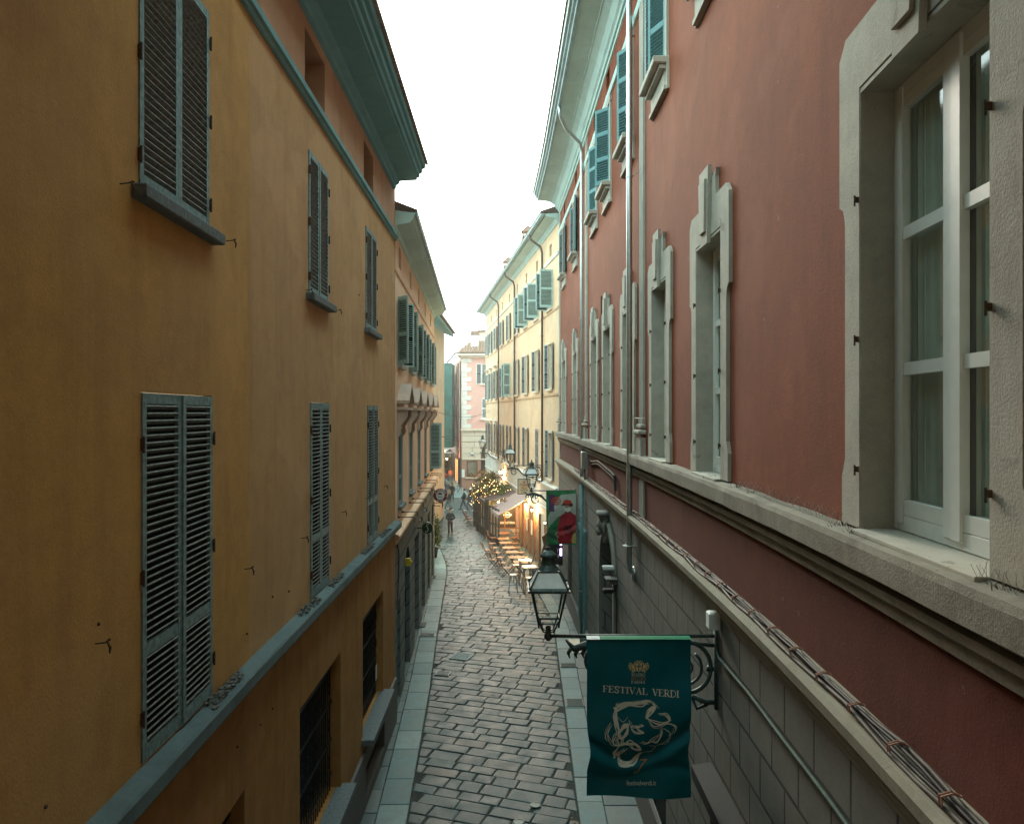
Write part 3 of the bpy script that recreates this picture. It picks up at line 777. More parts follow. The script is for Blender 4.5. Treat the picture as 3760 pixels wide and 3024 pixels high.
yb=m.build('alarm_box',[simple('yellow_plastic',(0.6,0.42,0.04),0.4)],None,W.pt(W.sY(22.2),0.10,3.55),W.rot(1)); tag(yb,'small yellow alarm box on the grey base of the salmon house','alarm box')

# ================================================================== RED HOUSE (right)
rh=thing('red_house','dark red plastered palazzo with grey stone window surrounds, along the right','building',(2.6,14,0))
W=WR1; L=W.L
# piano nobile windows: opening centres along the wall
bigc=[]
for xa,xb in ((3153,3626),(2565,2662),(2401,2455),(2291,2330),(2220,2246),(2173,2197),(2105,2124),(2066,2080)):
    a,b=W.px(xa),W.px(xb); bigc.append(((a+b)/2,abs(a-b)))
WW=[1.60]+[1.28]*7
cents=[c for c,_ in bigc]; cents[0]=W.sY(4.50)
cents.append(cents[0]-5.2); WW.append(1.4)
ZB,ZT=7.17,10.32
upc=[cents[0]-0.1]+cents[1:8]
shopR=[(W.sY(6.2),W.sY(9.6),0.1,3.3,0.4),(W.sY(12.6),W.sY(13.9),0.1,3.6,0.4),(W.sY(18.4),W.sY(20.9),0.1,4.9,0.5),(W.sY(24.6),W.sY(26.4),0.1,3.9,0.4),(W.sY(29.3),W.sY(30.7),0.1,3.6,0.4)]
facade(W,0,L,5.80,7.0).build('lower_wall',[RED_SHADE],rh)
facade(W,0,L,7.0,15.0+2.4,[(c-w_/2,c+w_/2,ZB,ZT,0.36) for c,w_ in zip(cents,WW)]+[(c-0.52,c+0.52,14.05,16.05,0.2) for c in upc]+[(c-0.3,c+0.3,16.75,17.2,0.25) for c in upc]).build('wall',[RED],rh)
facade(W,0,L,0,5.48,shopR,n=0.04,zs=(0.9,)).build('ashlar_base',[ASH],rh)
sweep(W,0,L,[(0.04,0),(0.10,0),(0.10,0.78),(0.06,0.84),(0.04,0.84)]).build('plinth',[GRAN],rh)
m=sweep(W,0,L,[(0,6.66),(0.05,6.68),(0.06,6.76),(0.11,6.80),(0.12,6.86),(0.0,6.88)]); m.build('ledge_moulding',[STONE_DK],rh)
m=sweep(W,0,L,[(-0.02,6.90),(0.16,6.92),(0.19,6.94),(0.20,7.10),(0.185,7.145),(-0.02,7.165)],jitter=0.012,step=0.15); m.build('ledge',[STONE_DK],rh)
m=sweep(W,0,L,[(0,5.46),(0.06,5.47),(0.07,5.55),(0.13,5.60),(0.15,5.70),(0.20,5.73),(0.21,5.82),(0.17,5.85),(0,5.90)],jitter=0.006,step=0.4); m.build('lower_moulding',[plaster('buff_moulding',(0.27,0.25,0.20),(0.24,0.22,0.17),(0.14,0.13,0.1))],rh)
sweep(W,0,L,[(0,16.30),(0.05,16.31),(0.08,16.38),(0.07,16.45),(0.03,16.47),(0,16.50)]).build('cornice_string',[EAVE_LT],rh)
sweep(W,0,L,[(0,17.22),(0.04,17.23),(0.05,17.30),(0,17.32)]).build('frieze_string',[EAVE_LT],rh)
sweep(W,0,L-0.1,[(-0.02,17.36),(0.08,17.38),(0.10,17.46),(0.16,17.50),(0.26,17.68),(0.42,17.80),(0.46,17.80),(0.47,17.84),(0.98,17.90),(0.98,17.96),(0.05,18.1),(-0.3,18.1),(-0.3,17.36)]).build('eaves',[EAVE_LT],rh)
sweep(W,0,L-0.1,[(0.98,17.86),(1.04,17.88),(1.05,17.97),(1.12,18.0),(1.13,18.08),(1.2,18.10),(1.22,18.2),(0.1,18.26),(0.1,18.12),(0.98,17.98)]).build('gutter',[GUTTER],rh)
sweep(W,0,L,[(1.26,18.24),(1.26,18.28),(-5,20.8),(-5,20.7)]).build('roof',[TILE],rh)
m=MB(); p=W.pt(L,0,0); m.quad([(p.x,p.y,0),(p.x+9,p.y+1,0),(p.x+9,p.y+1,18.1),(p.x,p.y,18.1)]); m.build('side_wall',[RED],rh)

SURC={}
def surround(w_):
    """eared stone surround with a stepped keystone block above"""
    k=round(w_,2)
    if k in SURC: return SURC[k]
    hw=w_/2; h=ZT-ZB; mb=MB(); j=0.27
    for sx in (-1,1):
        pl=[(sx*hw,0),(sx*(hw+j+0.05),0),(sx*(hw+j+0.05),0.34),(sx*(hw+j-0.01),0.48),(sx*(hw+j-0.01),h-0.94),(sx*(hw+j+0.005),h-0.86),(sx*(hw+j+0.035),h-0.80),(sx*(hw+j+0.10),h-0.765),(sx*(hw+j+0.10),h+0.34),(sx*(hw+j-0.02),h+0.46),(sx*hw,h+0.46)]
        if sx>0: pl=pl[::-1]
        mb.prism(pl,-0.05,0.012)
    mb.prism([(-hw,h),(hw,h),(hw,h+0.46),(-hw,h+0.46)][::1],-0.05,0.012)
    for sx in (-1,1): mb.box((sx*(hw-0.004),0.125,h/2),(0.016,0.34,h))
    mb.box((0,0.125,h-0.03),(2*hw-0.02,0.34,0.03))
    mb.prism([(-0.42,h+0.46),(0.42,h+0.46),(0.40,h+0.70),(0.44,h+0.80),(0.24,h+0.72),(0.20,h+0.80),(-0.20,h+0.80),(-0.24,h+0.72),(-0.44,h+0.80),(-0.40,h+0.70)],-0.05,0.012)
    mb.prism([(-0.17,h-0.10),(0.17,h-0.10),(0.24,h+0.90),(-0.24,h+0.90)],-0.10,-0.051)
    mb.prism([(-0.12,h+0.06),(0.12,h+0.06),(0.16,h+0.74),(-0.16,h+0.74)],-0.13,-0.101)
    SURC[k]=mb.mesh('surround',[STONE]); return SURC[k]
pn=MB(); pn.box((0,0.015,0),(0.014,0.03,0.04)); pn.tube([(0,-0.002,-0.045),(0,-0.002,0.03)],0.007,6); PINTLE=pn.mesh('hinge_pintle',[RUST])
def nobile(c,w_,near=False):
    h=ZT-ZB-0.02; mb=MB(); y=0.21; hw=w_/2; f=0.075
    for sx in (-1,1):
        mb.bbox((sx*(hw-0.03),y+0.03,h/2),(0.08,0.10,h),0.01)
        mb.bbox((sx*(hw-0.115),y,h/2),(f,0.06,h-0.10),0.008)
    mb.bbox((-0.055,y,h/2),(0.10,0.06,h-0.1),0.008); mb.bbox((0.055,y-0.012,h/2),(0.10,0.06,h-0.1),0.008)
    for zz in (0.06,h-0.06): mb.bbox((0,y+0.02,zz),(w_-0.16,0.08,0.12),0.01)
    for zz,t in ((0.17,0.10),(h-0.16,0.08),(h*0.36,0.085),(h*0.66,0.085)):
        for sx in (-1,1): mb.box((sx*(hw/2-0.01),y+0.004,zz),(hw-0.23,0.05,t))
    o=link('window',mb.mesh('window',[PVC]),rh,W.pt(c,0,ZB+0.01),W.rot(c))
    g2=MB(); g2.quad([(-hw,y+0.02,0),(hw,y+0.02,0),(hw,y+0.02,h),(-hw,y+0.02,h)]); child('pane',g2,[GLZ],o)
    g2=MB(); nx=30
    for sx,(xa,xb) in ((-1,(-hw+0.02,-0.03)),(1,(0.06,hw-0.02))):
        P_=[(xa+(xb-xa)*i/nx, y+0.075+0.022*math.sin(i*1.7+sx)+0.01*math.sin(i*3.1)) for i in range(nx+1)]
        for (x0,y0),(x1,y1) in zip(P_,P_[1:]): g2.quad([(x0,y0,0.02),(x1,y1,0.02),(x1,y1,h-0.05),(x0,y0,h-0.05)])
    child('curtain',g2,[CURT],o)
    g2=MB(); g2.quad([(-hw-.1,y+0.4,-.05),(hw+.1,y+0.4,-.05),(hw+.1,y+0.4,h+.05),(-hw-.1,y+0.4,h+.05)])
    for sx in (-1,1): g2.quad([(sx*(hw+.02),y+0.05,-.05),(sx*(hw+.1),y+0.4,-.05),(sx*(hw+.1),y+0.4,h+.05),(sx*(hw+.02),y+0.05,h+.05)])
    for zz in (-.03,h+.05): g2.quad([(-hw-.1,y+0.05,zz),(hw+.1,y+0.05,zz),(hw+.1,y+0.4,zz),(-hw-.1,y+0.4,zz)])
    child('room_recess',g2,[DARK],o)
    child('surround',surround(w_),None,o,(0,0,0.0))
    for sx in (-1,1):
        for zz in (0.42,1.35,2.35): child('hinge_pintle',PINTLE,None,o,(sx*(hw+0.012),-0.075,zz))
    mb=MB(); mb.bbox((0,0.045,-0.015),(w_-0.02,0.33,0.03),0.005); child('sill',mb,[STONE],o)
    return o
for c,w_ in zip(cents,WW): nobile(c,w_)

usm=MB()
for sx in (-1,1):
    usm.box((sx*0.60,-0.02,0.98),(0.15,0.05,2.2)); usm.box((sx*0.66,-0.02,-0.33),(0.12,0.05,0.46))
usm.prism([(-0.72,2.08),(0.72,2.08),(0.72,2.22),(0.3,2.42),(0,2.48),(-0.3,2.42),(-0.72,2.22)],-0.06,0.01)
usm.bbox((0,-0.12,-0.06),(1.40,0.30,0.12),0.015); usm.box((0,-0.07,-0.16),(1.30,0.18,0.07)); usm.box((0,-0.03,-0.34),(1.2,0.06,0.28)); usm.box((0,-0.045,-0.52),(1.34,0.09,0.07))
USUR=usm.mesh('surround',[STONE])
angs=[(172,25),(172,25),(172,24),(172,30),(172,42),(172,20),(170,165),(168,168)]
for (al,ar),c in zip(angs,upc):
    win(rh,W,c,14.05,1.04,2.0,SHUT_T,al,ar,rails=(0.34,0.67),n=0,sill=False,sur=USUR,depth=0.15)
    m=MB(); facade(W,c-0.28,c+0.28,16.78,17.18,n=-0.15,mb=m); m.build('attic_window',[DKGLASS],rh)
# fluted pilasters
def pilaster(d):
    mb=MB(); h=17.2-7.9
    for k in range(4): mb.bbox((-0.165+0.11*k,-0.02,h/2),(0.075,0.05,h),0.01)
    mb.box((0,0.005,h/2),(0.46,0.05,h))
    mb2=MB()
    mb2.bbox((0,-0.03,0.12-0.73),(0.56,0.16,0.46),0.015); mb2.bbox((0,-0.05,-0.28),(0.64,0.22,0.10),0.03); mb2.bbox((0,-0.03,-0.16),(0.54,0.14,0.10),0.03); mb2.bbox((0,-0.015,-0.05),(0.48,0.09,0.12),0.01)
    mb2.box((0,-0.015,-1.67),(0.46,0.06,0.85))
    o=link('pilaster',mb.mesh('pilaster',[STONE]),rh,W.pt(d,0,7.9),W.rot(d)); child('pilaster_base',mb2,[STONE],o)
pil1=(W.px(2348)+W.px(2376))/2; pil2=(W.px(2148)+W.px(2163))/2
pilaster(pil1); pilaster(pil2); pilaster(L-0.3)
# arched portal
m=MB(); mid=(shopR[2][0]+shopR[2][1])/2; r=(shopR[2][1]-shopR[2][0])/2-0.02; zc=3.75
for sg in (-1,1):
    for i in range(10):
        t0,t1=i*PI/20,(i+1)*PI/20
        f=lambda t:(mid+sg*r*math.cos(t),zc+1.15*math.sin(t))
        (a0,b0),(a1,b1)=f(t0),f(t1)
        m.quad([W.pt(a0,0.044,b0),W.pt(a1,0.044,b1),W.pt(a1,0.044,4.92),W.pt(a0,0.044,4.92)],0,[(a0,b0),(a1,b1),(a1,4.92),(a0,4.92)])
        m.quad([W.pt(a0,0.044,b0),W.pt(a1,0.044,b1),W.pt(a1,-0.4,b1),W.pt(a0,-0.4,b0)],0,[(a0,b0),(a1,b1),(a1,b1+.4),(a0,b0+.4)])
m.build('arch_spandrel',[ASH],rh)
m=MB(); f=lambda t,rr,n_:W.pt(mid+rr*math.cos(t),n_,zc+(rr-r+1.15)*math.sin(t))
for i in range(20):
    t0,t1=i*PI/20,(i+1)*PI/20
    for (ra,na,rb,nb) in ((r,0.05,r,0.11),(r,0.11,r+0.22,0.12),(r+0.22,0.12,r+0.26,0.05)):
        m.quad([f(t0,ra,na),f(t1,ra,na),f(t1,rb,nb),f(t0,rb,nb)])
for d in (shopR[2][0]-0.12,shopR[2][1]+0.12):
    P=W.pt(d,0.07,1.9); m.box(P,(0.22,0.10,3.7),Matrix.Rotation(W.rot(d),3,'Z'))
m.build('portal_surround',[PORTAL],rh)
# carved keystone head over the portal
kb=MB(); kb.bbox((0,-0.12,0.30),(0.46,0.34,0.12),0.03); kb.bbox((0,-0.10,0.20),(0.36,0.28,0.10),0.02)
kb.sphere((0,-0.16,0.02),0.15,10,7,sc=(1,0.9,1.25)); kb.sphere((0,-0.30,-0.02),0.035,6,4); kb.sphere((0,-0.24,-0.17),0.09,8,5,sc=(1,1,1.3))
for sx in (-1,1): kb.tube([(sx*0.12,-0.10,0.12),(sx*0.17,-0.14,-0.02),(sx*0.12,-0.12,-0.20),(sx*0.05,-0.10,-0.36)],[0.05,0.06,0.045,0.03],6)
kb.box((0,-0.05,-0.30),(0.24,0.14,0.36))
link('carved_keystone',kb.mesh('carved_keystone',[PORTAL],True),rh,W.pt(mid,0.04,5.05),W.rot(mid))
doorm=[DARK,DARK,simple('grey_green_door',(0.11,0.14,0.13),0.5),simple('teal_door',(0.035,0.11,0.12),0.5),DKGLASS]
for k,hh in enumerate(shopR):
    m=MB(); facade(W,hh[0]-.05,hh[1]+.05,0,hh[3]+.05,n=-0.32,mb=m); m.build('door' if k in (2,3) else 'shop_window',[doorm[k]],rh)
# steel shop frame under the near banner, teal door posts
m=MB(); hh=shopR[0]
for d in (hh[0],hh[1],(hh[0]+hh[1])/2): m.box(W.pt(d,0.02,1.7),(0.08,0.10,3.3),Matrix.Rotation(W.rot(d),3,'Z'))
sweep(W,hh[0]-0.1,hh[1]+0.1,[(0.04,3.25),(0.28,3.2),(0.30,3.28),(0.30,3.40),(0.04,3.44)],m); m.build('shop_frame',[BLACK],rh)
m=MB(); hh=shopR[3]
for d in (hh[0],hh[1],hh[0]+0.5): m.box(W.pt(d,0.06,2.0),(0.16,0.12,3.9),Matrix.Rotation(W.rot(d),3,'Z'))
m.box(W.pt((hh[0]+hh[1])/2,0.06,4.0),(hh[1]-hh[0]+0.3,0.12,0.2),Matrix.Rotation(W.rot(d),3,'Z')); m.build('door_frame',[TEALPIPE],rh)
m=MB(); m.quad([W.pt(hh[0],0.03,0.06),W.pt(hh[0]+1.5,0.03,0.06),W.pt(hh[0]+1.5,0.5,0.06),W.pt(hh[0],0.5,0.06)]); m.build('door_step',[BEIGE],rh)

# downpipes, cables, conduit
dp=thing('downpipe','bright zinc downpipe beside the fluted pilaster on the red wall','downpipe',W.pt(W.px(2310,0.16),0.16,4.6),group='zinc downpipes on the red house')
d=W.px(2311,0.16); m=MB()
m.tube([W.pt(d+0.8,0.95,17.85),W.pt(d+0.5,0.8,17.6),W.pt(d+0.1,0.28,17.3),W.pt(d,0.16,17.0)]+[W.pt(d,0.16,z) for z in (14,11,8,5.2)]+[W.pt(d,0.17,4.9),W.pt(d+0.02,0.13,4.68),W.pt(d+0.03,-0.05,4.6)],0.062,12); link('pipe',m.mesh('pipe',[ZINC],True),dp,None)
m=MB(); R=Matrix.Rotation(W.rot(d),3,'Z')@Matrix.Rotation(PI/2,3,'X'); m.lathe([(0.06,0.0),(0.17,0.01),(0.15,0.06),(0.07,0.08)],W.pt(d+0.03,0.03,4.6),14,ax=R); link('flange',m.mesh('flange',[ZINC],True),dp,None)
for z in (13.0,7.9,5.25):
    m=MB(); m.lathe([(0.062,-0.02),(0.072,-0.02),(0.072,0.02),(0.062,0.02)],W.pt(d,0.16,z),12); m.tube([W.pt(d,0.1,z),W.pt(d-0.35,0.03,z)] if z>6 else [W.pt(d,0.1,z),W.pt(d,0,z)],0.01,5); link('clamp',m.mesh('clamp',[ZINC]),dp,None)
m=MB(); m.lathe([(0.07,-0.005),(0.15,0.0),(0.15,0.008),(0.07,0.02)],W.pt(d,0.16,5.2),10); link('drip_collar',m.mesh('drip_collar',[ZINC]),dp,None)
d=W.px(2136,0.14)
dp=thing('downpipe','zinc downpipe farther along the red wall turning teal near the ground','downpipe',W.pt(d,0.14,0),group='zinc downpipes on the red house')
m=MB(); m.tube([W.pt(d-1.2,1.0,17.9),W.pt(d-1.1,0.95,17.6),W.pt(d-0.6,0.7,17.35),W.pt(d-0.1,0.2,17.1),W.pt(d,0.14,16.8)]+[W.pt(d,0.14,z) for z in (14,11,8,5.6)],0.058,10); link('pipe',m.mesh('pipe',[ZINC],True),dp,None)
m=MB(); m.tube([W.pt(d,0.14,5.6),W.pt(d,0.14,2.5),W.pt(d,0.14,0.05)],0.07,10); link('lower_pipe',m.mesh('lower_pipe',[TEALPIPE],True),dp,None)
m=MB()
for z in (14.5,11.2,7.8,4.5,2.0): m.lathe([(0.06,-0.02),(0.075,-0.02),(0.075,0.02),(0.06,0.02)],W.pt(d,0.14,z),10)
link('clamp',m.mesh('clamp',[ZINC]),dp,None)
cb=thing('cable_bundle','bundle of cables clipped along the lower moulding of the red wall','cables',W.pt(6,0.1,5.9))
S0,S1=W.sY(1.5),W.sY(28)
for k,(nn,zz,rr,mt) in enumerate(((0.13,5.90,0.017,CABLE),(0.085,5.905,0.015,CABLE_D),(0.10,5.94,0.013,CABLE_D),(0.055,5.925,0.016,CABLE))):
    m=MB(); pts=[]; d=S0
    while d<S1:
        pts.append(W.pt(d,nn+0.035*noise.noise(Vector((d*0.9,k*3.1,0))),zz-0.012+0.05*noise.noise(Vector((d*1.1,k*7,3))))); d+=0.35
    m.tube(pts,rr,6); link('cable',m.mesh('cable',[mt],True),cb,None)
m=MB(); m.tube([(-0.012,-0.055,-0.03),(-0.012,-0.06,0.02),(-0.012,0.0,0.038),(-0.012,0.05,0.02)],0.006,5); m.tube([(-0.012,0.05,0.02),(0.012,0.05,0.02),(0.014,0.0,0.038),(0.014,-0.06,0.02),(0.014,-0.055,-0.03)],0.006,5); CLIP=m.mesh('clip',[COPPER]); d=S0
while d<S1: link('clip',CLIP,cb,W.pt(d,0.095,5.925),W.rot(d)); d+=0.62
m=MB(); s1=W.sY(9.2); pts=[W.pt(W.sY(1.0)+(s1-W.sY(1.0))*k/14,0.075+0.004*math.sin(k),4.98+0.008*math.sin(k*1.7)) for k in range(15)]
m.tube([W.pt(s1+0.15,0.06,5.25),W.pt(s1+0.12,0.07,5.05)]+pts[::-1],0.019,8); tag(m.build('conduit',[simple('green_conduit',(0.05,0.085,0.07),0.7,var=0.3)],smooth=True),'thin green conduit pipe running along the ashlar behind the teal banner','pipe')
m=MB(); m.bbox((0,-0.09,0),(0.15,0.14,0.22),0.02)
tag(m.build('junction_box',[SHUT_W],None,W.pt(s1+0.05,0.04,5.42),W.rot(s1)),'small white junction box on the ashlar above the bracket of the teal banner','junction box')
m=MB(); P=[W.pt(W.sY(24.3),0.06,6.55),W.pt(W.sY(23),0.06,6.5),W.pt(W.sY(21.5),0.06,6.62),W.pt(W.sY(19),0.06,6.5),W.pt(W.sY(18.4),0.06,6.45),W.pt(W.sY(18.2),0.06,6.1)]
m.tube(P,0.03,6); m.tube([p+Vector((0,0.1,-0.09)) for p in P],0.015,6); tag(m.build('loose_cable',[CABLE_D]),'dark loose cable looping under the stone ledge of the red wall','cable')
m=MB(); m.tube([W.pt(W.sY(20.9),0.05,z+0.0) for z in (7.2,9,11.3)],0.02,5); tag(m.build('wall_cable',[BROWNPIPE]),'thin brown cable climbing the red wall between two stone window surrounds','cable')
bx=thing('utility_box','grey meter box on the red band under the ledge, beside the far downpipe','utility box',W.pt(W.sY(24.0),0.1,6.2))
m=MB(); m.bbox((0,-0.09,0.28),(0.26,0.18,0.56),0.02); child('body',m,[ZINC],bx,rotz=W.rot(W.sY(24))); m=MB(); m.tube([(0,-0.06,0),(0.02,-0.06,-0.5)],0.03,6); child('conduit',m,[CABLE],bx,rotz=W.rot(W.sY(24)))
# security camera and floodlight on the portal jamb
d=shopR[2][0]-0.25
sc_=thing('security_camera','white security camera on a small stone shelf beside the arched portal','security camera',W.pt(d,0.04,4.0),W.rot(d))
m=MB(); m.bbox((0,-0.22,0.22),(0.11,0.28,0.11),0.02); child('housing',m,[SHUT_W],sc_)
m=MB(); m.lathe([(0.05,0),(0.05,0.03)],(0,-0.36,0.22),10,ax=Matrix.Rotation(PI/2,3,'X')); child('lens',m,[BLACK],sc_)
m=MB(); m.tube([(0,-0.1,0.16),(0,-0.1,0.0)],0.025,6); m.bbox((0,-0.14,-0.04),(0.36,0.30,0.05),0.02); m.box((0,-0.10,-0.12),(0.22,0.18,0.10)); child('shelf',m,[PORTAL],sc_)
m=MB(); m.tube([(0.02,-0.2,0.15),(0.10,-0.1,-0.1),(0.14,-0.03,-0.6),(0.10,-0.03,-1.0),(0.16,-0.03,-1.5)],0.01,5); child('cable',m,[CABLE_D],sc_)
m=MB(); m.bbox((0,-0.2,0),(0.2,0.24,0.10),0.02); m.tube([(0,-0.1,0),(0,0,0.02)],0.02,6)
tag(m.build('floodlight',[BLACK],None,W.pt(d,0.06,3.66),W.rot(d)),'small black floodlight under the security camera shelf','floodlight')
m=MB(); m.quad([(-0.3,0,0),(0.3,0,0),(0.3,0,0.45),(-0.3,0,0.45)]); 
pn=tag(m.build('notice_sign',[BLACK],None,W.pt(W.sY(12.4),0.25,3.5),W.rot(0)),'small black shop panel with pale dots above the banner edge','sign')
# bird spikes and dead stalks on the ledge
sp=thing('bird_spikes','thin steel bird spikes along the ledge of the red wall','bird spikes',W.pt(8,0.1,7.15))
m=MB()
for d0,d1 in ((W.px(3070,.1),W.px(2700,.1)),(W.sY(2.7),W.sY(3.75))):
    d=min(d0,d1); e=max(d0,d1)
    while d<e:
        q=W.pt(d,0.09,7.15)
        for a in (-0.05,0.0,0.05):
            t=q+Vector((a+random.uniform(-.01,.01),random.uniform(-.03,.03),0.10+random.uniform(-.02,.02)))
            m.tube([q,t],0.0013,3,cap=False)
        d+=0.06
    link('spike_strip',m.mesh('spike_strip',[STEEL]),sp,None); m=MB()
tuftp=[W.pt(W.px(x,0.08),0.05,7.14) for x in (2560,2600,2640,2700,2760,3080,3140,3700)]
o=tuft(tuftp,40,0.07,DRYGRASS,'dry_grass',None,0.10); tag(o,'wisps of dry grass caught along the stone ledge of the red wall','grass')

# ================================================================== CREAM HOUSE (right, behind the red one)
ch=thing('cream_house','pale yellow house with many open shutters and brown downpipes, behind the red palazzo','building',(0,50,0))
W=WR2; L=W.L
cc=[W.sY(y) for y in (36.7,40.6,44.3,48.0,51.9,55.8,59.8,63.4,66.3)]
hl=[]
for c in cc:
    hl+=[(c-0.5,c+0.5,4.75,7.15,0.2),(c-0.5,c+0.5,9.2,11.45,0.2),(c-0.5,c+0.5,13.15,14.95,0.2),(c-0.3,c+0.3,15.75,16.35,0.25)]
facade(W,0,L,4.45,17.3,hl).build('wall',[CREAM],ch)
facade(W,0,L,3.2,4.30,n=0.06).build('white_band',[WHITE_PL],ch)
facade(W,0,L,0,3.2,n=0.04).build('ground_floor',[BEIGE],ch)
sweep(W,0,L,[(0,4.28),(0.14,4.30),(0.18,4.36),(0.20,4.44),(0.05,4.52),(0,4.52)],jitter=0.01).build('ledge',[WHITE_PL],ch)
sweep(W,0,L,[(0.0,3.1),(0.10,3.12),(0.11,3.2),(0.05,3.24)]).build('lower_ledge',[WHITE_PL],ch)
sweep(W,0,L,[(0,12.92),(0.04,12.93),(0.06,13.02),(0,13.05)]).build('sill_string',[CREAM],ch)
sweep(W,0,L,[(0,15.45),(0.05,15.46),(0.07,15.58),(0,15.6)]).build('cornice_string',[WHITE_PL],ch)
sweep(W,0,L,[(0,8.85),(0.05,8.86),(0.07,8.98),(0,9.0)]).build('floor_string',[CREAM],ch)
sweep(W,0,L+0.3,[(-0.02,16.9),(0.05,16.92),(0.08,17.0),(0.14,17.05),(0.16,17.12),(0.62,17.2),(0.63,17.28),(0.70,17.3),(-0.3,17.4),(-0.3,16.9)]).build('eaves',[EAVE_LT],ch)
sweep(W,0,L+0.3,[(0.70,17.22),(0.76,17.2),(0.84,17.24),(0.86,17.34),(0.70,17.34)]).build('gutter',[GUTTER],ch)
sweep(W,0,L+0.3,[(0.86,17.38),(0.86,17.43),(-5,19.6),(-5,19.5)]).build('roof',[TILE],ch)
m=MB(); p=W.pt(L,0,0); q=W.pt(L,-9,0); m.quad([(p.x,p.y,0),(q.x,q.y,0),(q.x,q.y,17.3),(p.x,p.y,17.3)]); m.build('side_wall',[CREAM],ch)
csm=MB()
for sx in (-1,1): csm.box((sx*0.56,-0.012,1.1),(0.12,0.03,2.35))
csm.box((0,-0.012,2.34),(1.24,0.035,0.14)); CS=csm.mesh('surround',[BEIGE])
hoodm=MB(); hoodm.bbox((0,-0.12,2.62),(1.5,0.26,0.10),0.02); hoodm.box((0,-0.04,2.5),(1.2,0.08,0.14)); hoodm.prism([(-0.5,2.67),(0.5,2.67),(0.3,2.86),(-0.3,2.86)],-0.12,0); HOOD=hoodm.mesh('hood',[BEIGE])
rnd=random.Random(3)
for i,c in enumerate(cc):
    m1=SHUT_B if i>0 else SHUT_P
    o=win(ch,W,c,4.75,1.0,2.4,m1 if i in (0,1,2) else SHUT_B,170 if i!=1 else 3,168 if i!=1 else 3,rails=(0.34,0.67),sillm=BEIGE,sur=CS,depth=0.12,n=0.0)
    if i>=6: child('hood',HOOD,None,o)
    o=win(ch,W,c,9.2,1.0,2.25,SHUT_P if i!=4 else SHUT_G,165 if i!=4 else 95,168 if i!=4 else 92,rails=(0.34,0.67),sillm=BEIGE,depth=0.12)
    if i>=6: child('hood',HOOD,None,o)
    if i in (0,1,2): win(ch,W,c,13.15,1.3,1.85,SHUT_G,[80,96,90][i],[90,85,96][i],rails=(0.5,),sillm=BEIGE,depth=0.12)
    else: win(ch,W,c,13.15,1.0,1.8,SHUT_P,168,165,rails=(0.5,),sillm=BEIGE,depth=0.12)
    m=MB(); facade(W,c-0.28,c+0.28,15.78,16.3,n=-0.15,mb=m); m.build('attic_window',[DKGLASS],ch)
for k,(x,lab) in enumerate(((1992,'nearest brown downpipe on the pale yellow house'),(1890,'middle brown downpipe on the pale yellow house'),(1831,'farthest brown downpipe on the pale yellow house'))):
    d=W.px(x,0.1); m=MB()
    m.tube([W.pt(d,0.78,17.2),W.pt(d,0.7,16.95),W.pt(d,0.2,16.6),W.pt(d,0.12,16.3)]+[W.pt(d,0.12,z) for z in (12,8,4.4)],0.06,8)
    for z in (15,12,9,6): m.lathe([(0.06,-0.03),(0.08,-0.03),(0.08,0.03),(0.06,0.03)],W.pt(d,0.12,z),8)
    tag(m.build('downpipe',[BROWNPIPE],smooth=True),lab,'downpipe','brown downpipes on the yellow house')
for (yy,dz,lab) in ((47.5,0.0,'brick chimney with a gabled cap on the roof of the yellow house'),(57,0.0,'thin metal-topped chimney farther back on the yellow roof')):
    P=W.pt(W.sY(yy),-0.6,17.9)
    t=thing('chimney',lab,'chimney',P)
    m=MB(); m.bbox((0,0,0.65),(0.6,0.6,1.3),0.02); child('stack',m,[TERRA],t)
    m=MB(); m.bbox((0,0,1.36),(0.76,0.76,0.10),0.02)
    for sx in (-1,1): 
        for sy in (-1,1): m.box((sx*0.26,sy*0.26,1.55),(0.1,0.1,0.3))
    m.prism([(-0.42,1.7),(0.42,1.7),(0,2.1)],-0.4,0.4); child('cap',m,[TILE],t)

# ================================================================== PINK CORNER HOUSE (end of the street)
ph=thing('pink_corner_house','pink house with white quoins and a tiled roof facing down the street at its end','building',(-5.3,79,0))
fy=79.0
WF=Wall([(6,fy),(-5.3,fy)],-1); WF.side=1   # front, looking back at the viewer
def WFp(x,n,z): return Vector((x,fy-n,z))
m=MB()
def frontfacade(x0,x1,z0,z1,holes,n=0,dep=0.3):
    mb=MB(); X=sorted({x0,x1}|{h[0] for h in holes}|{h[1] for h in holes}); Z=sorted({z0,z1}|{h[2] for h in holes}|{h[3] for h in holes})
    for a,b in zip(X,X[1:]):
        for c,d in zip(Z,Z[1:]):
            if any(h[0]<(a+b)/2<h[1] and h[2]<(c+d)/2<h[3] for h in holes): continue
            mb.quad([WFp(a,n,c),WFp(b,n,c),WFp(b,n,d),WFp(a,n,d)],0,[(a,c),(b,c),(b,d),(a,d)])
    for a,b,c,d in holes:
        for p1,p2 in (((a,c),(a,d)),((b,d),(b,c)),((a,d),(b,d)),((b,c),(a,c))):
            mb.quad([WFp(p1[0],n,p1[1]),WFp(p2[0],n,p2[1]),WFp(p2[0],n-dep,p2[1]),WFp(p1[0],n-dep,p1[1])],0,[p1,p2,p2,p1])
    return mb
def fx(x): return (x-CX)*fy/F
def fz(y): return H-(y-CY)*fy/F
arch0,arch1,archz=fx(1765),fx(1765)+4.6,3.4
wU=(fx(1768),fx(1768)+1.15,fz(1409),fz(1336)); wL=(fx(1769),fx(1769)+1.15,fz(1537),fz(1461))
w2U=(fx(1768)+4.2,fx(1768)+5.35,fz(1409),fz(1336)); w2L=(w2U[0],w2U[1],wL[2],wL[3])
